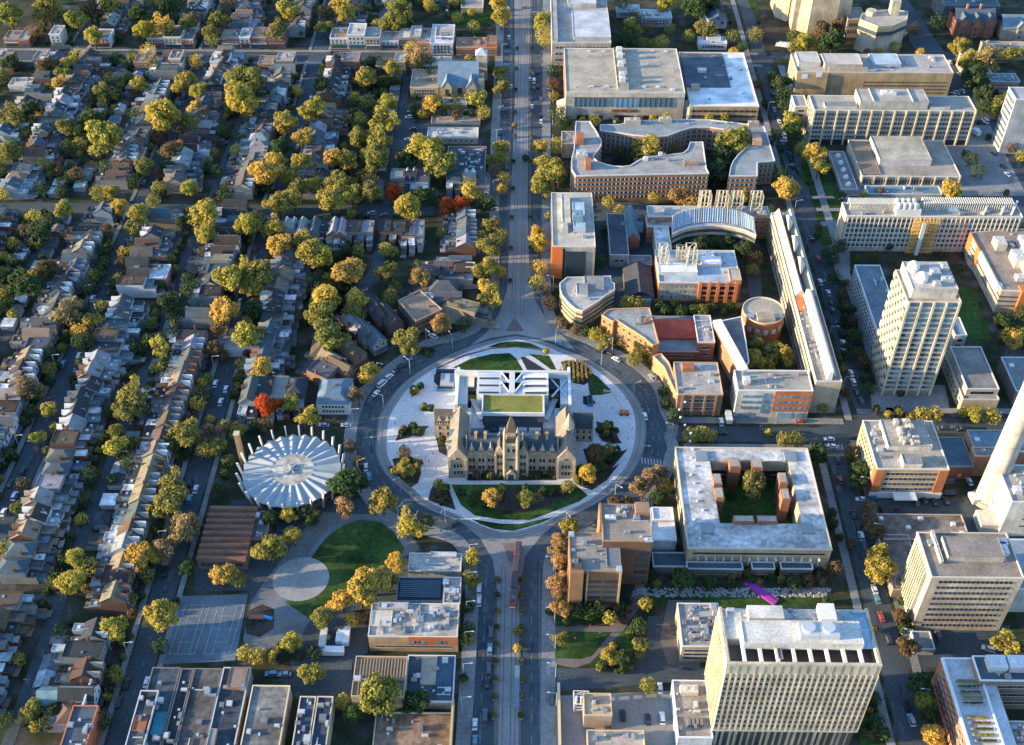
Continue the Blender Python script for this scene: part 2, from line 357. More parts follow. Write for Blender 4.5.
px('kerb_strip', [(436, 367.5), (463, 355), (491, 347.8), (516, 346.2), (541, 349), (546, 351), (541, 350), (516, 347.2), (491, 349), (463, 356.6), (437, 369)], z+.02, 'redstrip')
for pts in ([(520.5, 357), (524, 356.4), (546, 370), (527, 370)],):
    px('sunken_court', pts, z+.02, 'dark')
# ---------------------------------------------------------------- park, field, courts, plazas
px('school_yard', [(232, 500), (330, 500), (372, 498), (395, 515), (420, 545), (425, 560), (400, 600), (372, 628), (300, 650), (244, 660), (250, 590), (195, 592), (195, 560), (220, 540)], .03, 'side_asphalt')
tint_mat('yard', base=(.12, .13, .135), a1=.25, s1=.06, s2=.5, a2=.15)
px('yard', [(318, 512), (372, 514), (395, 520), (412, 536), (420, 550), (405, 556), (300, 600), (310, 618), (300, 640), (250, 652), (243, 640), (252, 600), (262, 585)], .045, 'yard')
oval = [(286, 603), (296, 585), (306, 566), (318, 548), (330, 534), (345, 524), (362, 520), (380, 522), (394, 532), (404, 548), (400, 560), (385, 575), (360, 590), (335, 605), (310, 619), (296, 616)]
oval = oval[:-1]
px('playing_field', oval, .06, 'lawn')
tint_mat('infield', base=(.23, .235, .23), a1=.15, s1=.1, s2=.8, a2=.12)
c0 = G(301, 579)
struct('infield', MB().prism([(c0[0]+10.6*math.cos(a/40*6.283), c0[1]+10.2*math.sin(a/40*6.283)) for a in range(40)], None, .115), 'infield')
lines = MB(); O = PG(oval)
cxo, cyo = G(345, 570)
for k in (1.03, 1.065, 1.10):
    a = [(cxo+(x-cxo)*k, cyo+(y-cyo)*k) for x, y in O]; b = [(cxo+(x-cxo)*(k+.007), cyo+(y-cyo)*(k+.007)) for x, y in O]
    for i in range(len(O)-6): lines.prism([a[i], a[i+1], b[i+1], b[i]], None, .118)
tint_mat('court', base=(.10, .135, .16), a1=.25, s1=.08, s2=.6, a2=.15)
px('running_track', [(281, 604), (291, 583), (302, 562), (315, 543), (329, 530), (344, 520), (362, 516), (383, 517), (399, 528), (410, 546), (404, 548), (394, 532), (380, 522), (362, 520), (345, 524), (330, 534), (318, 548), (306, 566), (296, 585), (286, 603), (296, 616), (310, 619), (308, 623), (292, 620)], .066, 'court')
px('sport_court', [(181, 596), (248, 594), (235, 661), (163, 664)], .06, 'court')
def pline(mb, pts, w, z):
    p = PG(pts, z)
    for a, b in zip(p, p[1:]):
        a = Vector(a); b = Vector(b); t = (b-a).normalized(); nn = Vector((-t.y, t.x))*w/2
        mb.prism([tuple(a+nn), tuple(b+nn), tuple(b-nn), tuple(a-nn)], None, z)
for x0 in (0, 35):
    pline(lines, [(186+x0*.93, 605), (210+x0*.97, 605), (194+x0, 654), (169+x0, 654), (186+x0*.93, 605)], .25, .125)
    pline(lines, [(192+x0*.94, 605), (177+x0, 654)], .2, .126); pline(lines, [(204+x0*.95, 605), (189+x0, 654)], .2, .126)
    pline(lines, [(178+x0, 629), (202+x0, 629)], .2, .127); pline(lines, [(184+x0, 616), (201+x0, 616)], .2, .127); pline(lines, [(179+x0, 642), (193+x0, 642)], .2, .127)
struct('court_lines', lines, 'paint')
px('play_area', [(246, 612), (262, 604), (274, 609), (274, 628), (260, 637), (246, 634)], .07, 'soil')
# campus lawns and paths (east side)
for pts in ([(552, 632), (610, 632), (592, 656), (580, 659), (553, 659)], [(612, 634), (630, 628), (642, 640), (640, 652), (618, 668), (600, 668), (586, 664), (600, 655)], [(548, 597), (612, 597), (612, 624), (548, 624)], [(962, 285), (972, 290), (992, 340), (975, 345), (960, 330), (955, 300)], [(782, 128), (792, 128), (795, 170), (835, 190), (833, 196), (812, 193), (800, 178)], [(801, 150), (822, 150), (836, 190), (815, 192), (803, 178)], [(812, 199), (838, 198), (842, 208), (815, 208)], [(815, 211), (840, 211), (840, 220), (818, 222)], [(818, 226), (836, 226), (832, 245), (822, 246)], [(640, 590), (830, 590), (835, 607), (640, 607)], [(890, 590), (905, 590), (915, 650), (905, 655)], [(700, 402), (702, 380), (712, 410), (705, 416)], [(752, 10), (748, 0), (756, 0), (760, 22)], [(452, 26), (492, 24), (492, 9), (455, 9)], [(872, 450), (845, 450), (850, 490), (868, 495)], [(680, 432), (672, 455), (676, 485), (668, 470)], [(880, 505), (866, 505), (885, 550), (895, 555)], [(852, 680), (860, 745), (892, 745), (880, 690)], [(596, 332), (612, 322), (635, 340), (620, 350)]):
    px('lawn', pts, .06, 'lawn')
px('path', [(549, 626), (610, 626), (632, 600), (640, 560), (650, 560), (640, 606), (624, 630), (590, 663), (575, 668), (550, 663), (550, 658), (580, 659), (592, 656), (612, 632), (549, 631)], .075, 'brickwalk')
px('driveway', [(552, 668), (600, 668), (630, 660), (646, 645), (648, 616), (665, 616), (668, 660), (705, 668), (708, 680), (640, 685), (552, 692)], .05, 'side_asphalt')
px('driveway', [(870, 500), (1024, 500), (1024, 565), (880, 560)], .05, 'side_asphalt')
px('driveway', [(905, 625), (1010, 625), (1010, 665), (900, 668), (895, 650)], .05, 'side_asphalt')
px('plaza_paving', [(850, 125), (990, 125), (1024, 190), (1024, 196), (840, 196)], .045, 'walk')
px('plaza_paving', [(812, 196), (850, 196), (850, 280), (838, 280)], .047, 'walk')
px('plaza_paving', [(870, 385), (945, 385), (950, 412), (872, 412)], .047, 'walk')
px('plaza_paving', [(660, 640), (668, 600), (700, 600), (700, 670), (668, 664)], .06, 'brickwalk')
px('construction_ground', [(755, 20), (812, 8), (800, 30), (778, 52), (764, 52), (764, 35)], .05, 'soil')
px('truck_yard', [(316, 628), (368, 628), (368, 652), (352, 662), (352, 715), (296, 690), (290, 660), (318, 655)], .05, 'side_asphalt')
px('gravel_lot', [(552, 696), (690, 690), (690, 760), (552, 760)], .05, 'track')
px('car_park', [(398.5, 104), (440, 104), (425, 150), (400, 150)], .066, 'side_asphalt')
px('car_park', [(745, 265), (760, 265), (762, 300), (750, 300)], .05, 'side_asphalt')
px('parking_yard', [(596, 200), (660, 205), (662, 270), (640, 320), (596, 300)], .05, 'side_asphalt')
# lane paint
pt = MB()
def dash(x0, y0, x1, y1, w=.14, on=3, off=5, z=.065):
    a = Vector((x0, y0)); b = Vector((x1, y1)); Lg = (b-a).length; t = (b-a)/Lg; nn = Vector((-t.y, t.x))*w/2; s = 0
    while s < Lg:
        e = min(Lg, s+on); p = a+t*s; q = a+t*e; pt.prism([tuple(p+nn), tuple(q+nn), tuple(q-nn), tuple(p-nn)], None, z); s += on+off
for x in (-13.2, 4.0): dash(x, 150, x, 270)
for x in (-14, -10.6, 8.2): dash(x+.5, 420, x+3.5, 760)
for x in (-16.6, 7.0): dash(x, 150, x, 270, on=200, off=0, w=.12)
for k in (60.4, 63.0):
    a = arc(-60, 250, k, 120)
    for i in range(0, 118, 3): dash(*a[i], *a[i+1], on=9, w=.14)
for i in range(7): 
    p = G(641+i*3.1, 457.5+i*.4); pt.prism([(p[0], p[1]), (p[0]+.6, p[1]), (p[0]+.6, p[1]-3.4), (p[0], p[1]-3.4)], None, .066)
for x in (-133, -204.5): dash(x, 160, x, 1000, on=2, off=9)
pt.prism([(146.6, 356), (152.4, 356), (152.4, 357), (146.6, 357)], None, .067)
struct('road_markings', pt, 'paint')
pr0 = []
pa_ = MB(); rp = random.Random(14); tint_mat('patch', base=(.034, .048, .06), a1=.3, a2=.25); tint_mat('patchlight', base=(.075, .092, .105), a1=.3, a2=.25); pb_ = MB()
for _ in range(230):
    k = rp.random(); q = pa_ if rp.random() < .6 else pb_
    if k < .3: x, y = rp.uniform(-19, -11) if rp.random() < .5 else rp.uniform(3, 11), rp.uniform(196, 268)
    elif k < .55: x, y = rp.choice((rp.uniform(-15, -9), rp.uniform(6, 12))), rp.uniform(425, 760)
    elif k < .75: x, y = rp.choice((-204.5, -133))+rp.uniform(-3, 2), rp.uniform(200, 760)
    elif k < .88: x, y = 130+rp.uniform(-3, 2), rp.uniform(200, 335)
    else: x, y = 149.5+rp.uniform(-2.5, 1.5), rp.uniform(360, 670)
    w_, l_ = rp.uniform(.6, 2.4), rp.uniform(1, 12)
    if any(x < e[1] and x+w_ > e[0] and y < e[3] and y+l_ > e[2] for e in pr0): continue
    pr0.append((x, x+w_, y, y+l_)); q.prism([(x, y), (x+w_, y), (x+w_, y+l_), (x, y+l_)], None, .054)
pr1 = []
for _ in range(90):
    a0 = rp.uniform(0, 350); r_ = rp.uniform(57, 64); q = pa_ if rp.random() < .5 else pb_; a1_ = a0+rp.uniform(1, 9); w_ = rp.uniform(.4, 1.6)
    if 70 < a0 < 110 or 250 < a0 < 290 or any(a0 < e[1] and a1_ > e[0] and r_ < e[3] and r_+w_ > e[2] for e in pr1): continue
    pr1.append((a0, a1_, r_, r_+w_))
    A_ = arc(a0, a1_, r_, 4); B_ = arc(a0, a1_, r_+w_, 4); q.prism(A_+B_[::-1], None, .054)
struct('road_patch', pa_, 'patch'); struct('road_patch', pb_, 'patchlight')
cw = MB()
def cross(x0, y0, x1, y1, n_, w=.5):
    for i in range(n_): f = (i+.5)/n_; x = x0+(x1-x0)*f; y = y0+(y1-y0)*f; cw.prism([(x-w/2, y-1.6), (x+w/2, y-1.6), (x+w/2, y+1.6), (x-w/2, y+1.6)] if abs(x1-x0) > abs(y1-y0) else [(x-1.6, y-w/2), (x+1.6, y-w/2), (x+1.6, y+w/2), (x-1.6, y+w/2)], None, .067)
cross(-14, 669, -8, 669, 6); cross(10, 669, 18, 669, 7); cross(-14, 687, -8, 687, 6); cross(10, 687, 18, 687, 7); cross(145, 357.5, 153, 357.5, 8); cross(127, 336, 135, 336, 7); cross(-137, 500, -129, 500, 7); cross(-208, 500, -200, 500, 7)
struct('crosswalk', cw, 'paint')
# ---------------------------------------------------------------- where things are: landmarks used to word labels
def P(x, y, z=0.0):
    d = Vector((x, y, z-HC)); w_ = d.dot(FW)
    return (512+F*d.dot(RT)/w_, 372.5-F*d.dot(UP)/w_)
ANCH = [(40, 20, 'in the top left corner'), (120, 25, 'behind the white shops at top left'), (230, 20, 'near the top end of the second long street'), (330, 25, 'above the upper cross street'), (410, 20, 'above the cross street near the church'), (470, 22, 'on the lawn at the top beside the avenue'), (30, 90, 'in the upper left corner blocks'), (80, 90, 'near the beige hipped house at upper left'), (150, 70, 'just below the upper cross street'), (60, 140, 'in the far left houses near the corner street'), (130, 120, 'above the orange brick house at upper left'), (190, 110, 'lining the second long street near the top'), (250, 90, 'between the long streets at upper left'), (310, 120, 'lining the third long street near the top'), (380, 120, 'along the lane left of the car park'), (380, 90, 'beside the lane left of the church'), (460, 80, 'beside the slate roofed church'), (440, 150, 'below the car park near the church'), (490, 60, 'on the avenue beside the church'), (495, 160, 'on the avenue below the church'), (300, 160, 'in the tree belt above the pointed gables'), (250, 180, 'in the tree belt at upper left'), (400, 200, 'on the small cross street'), (455, 205, 'near the stepped row by the avenue'), (490, 240, 'lining the avenue left of its road'), (490, 290, 'on the avenue just above the ring road'), (30, 210, 'near the short cross street at far left'), (130, 220, 'at the bend of the second long street'), (200, 220, 'beside the lane in the upper left blocks'), (260, 230, 'lining the third long street'), (310, 250, 'behind the pointed gables'), (350, 280, 'beside the curved lane'), (385, 265, 'inside the bend of the curved lane'), (415, 275, 'beside the brown flat apartment roof'), (330, 310, 'in the tall row left of the ring houses'), (400, 345, 'among the houses facing the ring road'), (440, 325, 'beside the ring road at its upper left'), (20, 290, 'in the far left blocks'), (70, 320, 'by the second long street midway up'), (100, 290, 'across from the pale flat roof'), (170, 300, 'near the pale flat roof'), (240, 290, 'lining the third long street midway'), (150, 340, 'behind the houses of the second street'), (30, 390, 'at the far left edge midway'), (60, 420, 'on the second long street midway'), (125, 400, 'behind the long ridge roof'), (115, 445, 'on the lane behind the long ridge roof'), (200, 430, 'on the third street near the round school'), (220, 390, 'near the blue grey house by the street'), (267, 405, 'above the pleated round school'), (300, 400, 'between the round school and cottages'), (350, 400, 'by the ring road left of it'), (210, 470, 'left of the pleated round school'), (170, 500, 'above the lower third street houses'), (180, 540, 'left of the ribbed brown roof'), (130, 560, 'on the lower third street'), (270, 520, 'below the pleated round school'), (345, 485, 'between the round school and ring road'), (410, 520, 'on the ring road beside the sports field'), (385, 500, 'above the sports field'), (360, 600, 'beside the sports field'), (230, 575, 'above the tennis courts'), (160, 615, 'left of the tennis courts'), (115, 630, 'on the lower third street pavement'), (70, 585, 'in the lower left blocks'), (50, 710, 'in the bottom left corner'), (265, 650, 'below the play area'), (320, 680, 'beside the yard with white trucks'), (390, 690, 'in front of the ribbed flat roof'), (415, 400, 'on the white plaza left of the castle'), (405, 465, 'on the plaza left of the castle lawn'), (440, 490, 'at the lower left of the castle plaza'), (490, 500, 'on the castle lawn, left part'), (550, 500, 'on the castle lawn, right part'), (600, 460, 'right of the castle front'), (610, 435, 'on the plaza right of the castle'), (470, 350, 'on the top rim of the ring island'), (560, 350, 'on the ring island beside the top lawn'), (505, 100, 'on the avenue median near the top'), (525, 250, 'on the avenue median above the ring'), (470, 590, 'on the pavement left of the lower avenue'), (498, 640, 'on the lower avenue median'), (560, 600, 'on the pavement right of the lower avenue'), (600, 620, 'below the twin brown office blocks'), (640, 660, 'beside the curved driveway'), (545, 55, 'on the right side of the upper avenue'), (550, 90, 'left of the big flat arena roof'), (560, 130, 'left of the wavy roofed blocks'), (545, 170, 'on the avenue left of the wavy block'), (540, 240, 'on the avenue by the orange ended block'), (545, 290, 'by the curved beige corner building'), (640, 35, 'above the big flat arena roof'), (700, 40, 'above the white edged roof'), (760, 30, 'near the construction ground'), (640, 150, 'in the wavy building courtyard'), (730, 150, 'in the tree filled court by the wavy block'), (625, 118, 'in front of the arena building'), (600, 215, 'behind the small dark church'), (690, 205, 'below the wavy brown block'), (620, 300, 'near the red roofed block'), (690, 305, 'before the orange pillared block'), (720, 245, 'in the court below the curved glass roof'), (755, 260, 'beside the long greenhouse block'), (765, 350, 'in the court by the round drum'), (600, 335, 'beside the ivied brick block'), (570, 330, 'at the corner of the curved beige building'), (665, 410, 'right of the ring road by brick halls'), (645, 480, 'between the ring road and the courtyard block'), (700, 435, 'on the campus street above the courtyard block'), (790, 440, 'above the courtyard block roof'), (750, 485, 'inside the courtyard block'), (820, 460, 'right of the courtyard block'), (700, 575, 'below the courtyard block'), (795, 580, 'near the magenta ramp'), (830, 570, 'by the street below the courtyard block'), (790, 60, 'near the beige library towers'), (820, 40, 'below the tall library tower'), (890, 50, 'below the polygon library wing'), (960, 60, 'beside the diagonal street at upper right'), (985, 90, 'in the grove at upper right'), (1010, 140, 'at the right edge plaza'), (970, 165, 'on the tree plaza at right'), (780, 110, 'along the upper campus street'), (810, 160, 'on the green beside the theatre terrace'), (790, 190, 'at the campus street corner'), (900, 195, 'behind the long pergola block'), (830, 245, 'left of the long pergola block'), (880, 250, 'in front of the long pergola block'), (840, 300, 'left of the apartment tower'), (850, 350, 'along the campus street by the tower'), (965, 300, 'right of the apartment tower'), (1005, 330, 'at the right edge by the beige labs'), (905, 412, 'below the apartment tower'), (975, 412, 'above the tall chimney yard'), (855, 470, 'left of the orange ended brick block'), (870, 520, 'at the left end of the staff parking'), (880, 570, 'left of the striped office slab'), (900, 620, 'below the striped office slab'), (1005, 640, 'right of the car yard'), (920, 690, 'left of the rooftop garden block'), (925, 735, 'at the bottom of the campus street'), (870, 700, 'right of the big gridded tower')]
def anchor(x, y, z=0):
    a, b = P(x, y, z)
    return min(ANCH, key=lambda t: (t[0]-a)**2+(t[1]-b)**2)[2]
def ordinal(n):
    W = 'first second third fourth fifth sixth seventh eighth ninth tenth eleventh twelfth thirteenth fourteenth fifteenth sixteenth seventeenth eighteenth nineteenth twentieth'.split()
    if n <= 20: return W[n-1]
    t = {2: 'twenty', 3: 'thirty', 4: 'forty', 5: 'fifty', 6: 'sixty', 7: 'seventy'}[n//10]
    return {2: 'twentieth', 3: 'thirtieth', 4: 'fortieth', 5: 'fiftieth', 6: 'sixtieth', 7: 'seventieth'}[n//10] if n % 10 == 0 else t+'-'+W[n % 10-1]
AUTO = []     # things whose label gets an ordinal where several would read the same
def autolabel():
    d = {}
    for o in AUTO: d.setdefault(o['label'], []).append(o)
    for l, os_ in d.items():
        if len(os_) < 2: continue
        os_.sort(key=lambda o: P(*o.location)[0])
        for i, o in enumerate(os_):
            o['label'] = l+(', the left one' if i == 0 else ', the right one') if len(os_) == 2 else l+', '+ordinal(i+1)+' from the left'
# ---------------------------------------------------------------- trees
def crown_mesh(seed, kind):
    r = random.Random(seed); mb = MB(); lobes = []
    if kind == 'cone':
        for i in range(26):
            t = i/26; a = r.uniform(0, 6.28); rr = (1-t)*.62*r.uniform(.5, 1)
            lobes.append((rr*math.cos(a), rr*math.sin(a), -1+2.3*t, .34*(1-t)+.10, .3))
        nl, ls = 1900, .075
    elif kind == 'bare':
        for i in range(15):
            a = r.uniform(0, 6.28); rr = r.uniform(.2, .8); lobes.append((rr*math.cos(a), rr*math.sin(a), r.uniform(-.5, .8), r.uniform(.22, .4), r.uniform(.22, .4)))
        nl, ls = 1300, .07
    else:
        lobes.append((0, 0, -.05, .5, .52))
        nb = r.randint(12, 18)
        for i in range(nb):
            a = i*2.4+r.uniform(-.3, .3); el = r.uniform(-.25, 1.35); rr = r.uniform(.38, .8)
            lobes.append((rr*math.cos(el)*math.cos(a), rr*math.cos(el)*math.sin(a), rr*math.sin(el)*.95, r.uniform(.18, .42), r.uniform(.16, .38)))
        nl, ls = 3000, .066
    tot = sum(l[3]**2 for l in lobes)
    for lx, ly, lz, lr, lh in lobes:
        for _ in range(int(nl*lr*lr/tot)):
            d = Vector((r.gauss(0, 1), r.gauss(0, 1), r.gauss(0, 1))).normalized()
            q = r.uniform(.55, 1.16)
            c = Vector((lx+d.x*lr*q, ly+d.y*lr*q, lz+d.z*lh*q))
            nrm = (d+Vector((r.gauss(0, .5), r.gauss(0, .5), r.gauss(0, .5)))).normalized()
            a = nrm.orthogonal().normalized(); b = nrm.cross(a); th = r.uniform(0, 6.28)
            a, b = a*math.cos(th)+b*math.sin(th), b*math.cos(th)-a*math.sin(th); s = ls*r.uniform(.6, 1.4)
            mb.add([c-a*s-b*s*.6, c+a*s-b*s*.6, c+a*s*.7+b*s*.7, c-a*s*.7+b*s*.7], [(0, 1, 2, 3)])
    return mb.mesh('crown', 'leaf')
def trunk_mesh(seed):
    r = random.Random(seed); mb = MB()
    mb.cyl(0, 0, -1.0, .15, .075, .05, 7)
    for i in range(6):
        a = i*1.05+r.uniform(-.3, .3); e = Vector((math.cos(a)*.55, math.sin(a)*.55, r.uniform(.2, .6)))
        mb.bar((0, 0, r.uniform(-.25, .05)), e, .045)
    return mb.mesh('trunk', 'bark')
CROWNS = [crown_mesh(100+i, 'round') for i in range(13)]; CONES = [crown_mesh(200+i, 'cone') for i in range(2)]; BARES = [crown_mesh(300+i, 'bare') for i in range(3)]
TRUNKS = [trunk_mesh(i) for i in range(4)]
TC = {'y': ((.36, .31, .065), 'yellow-green'), 'm': ((.235, .225, .058), 'olive green'), 'g': ((.06, .095, .036), 'dark green'), 'Y': ((.54, .38, .08), 'golden yellow'), 'o': ((.38, .24, .09), 'dull orange'), 'r': ((.45, .09, .022), 'red-orange'), 'b': ((.15, .105, .055), 'brown leaved'), 'p': ((.30, .22, .11), 'pale thinning')}
TILES = dict(A=(0, 0), B=(250, 0), C=(500, 0), D=(764, 0), E=(0, 185), F=(250, 185), G=(500, 185), H=(764, 185), I=(0, 370), J=(250, 370), K=(500, 370), L=(764, 370), M=(0, 555), N=(250, 555), O=(500, 555), P=(764, 555))
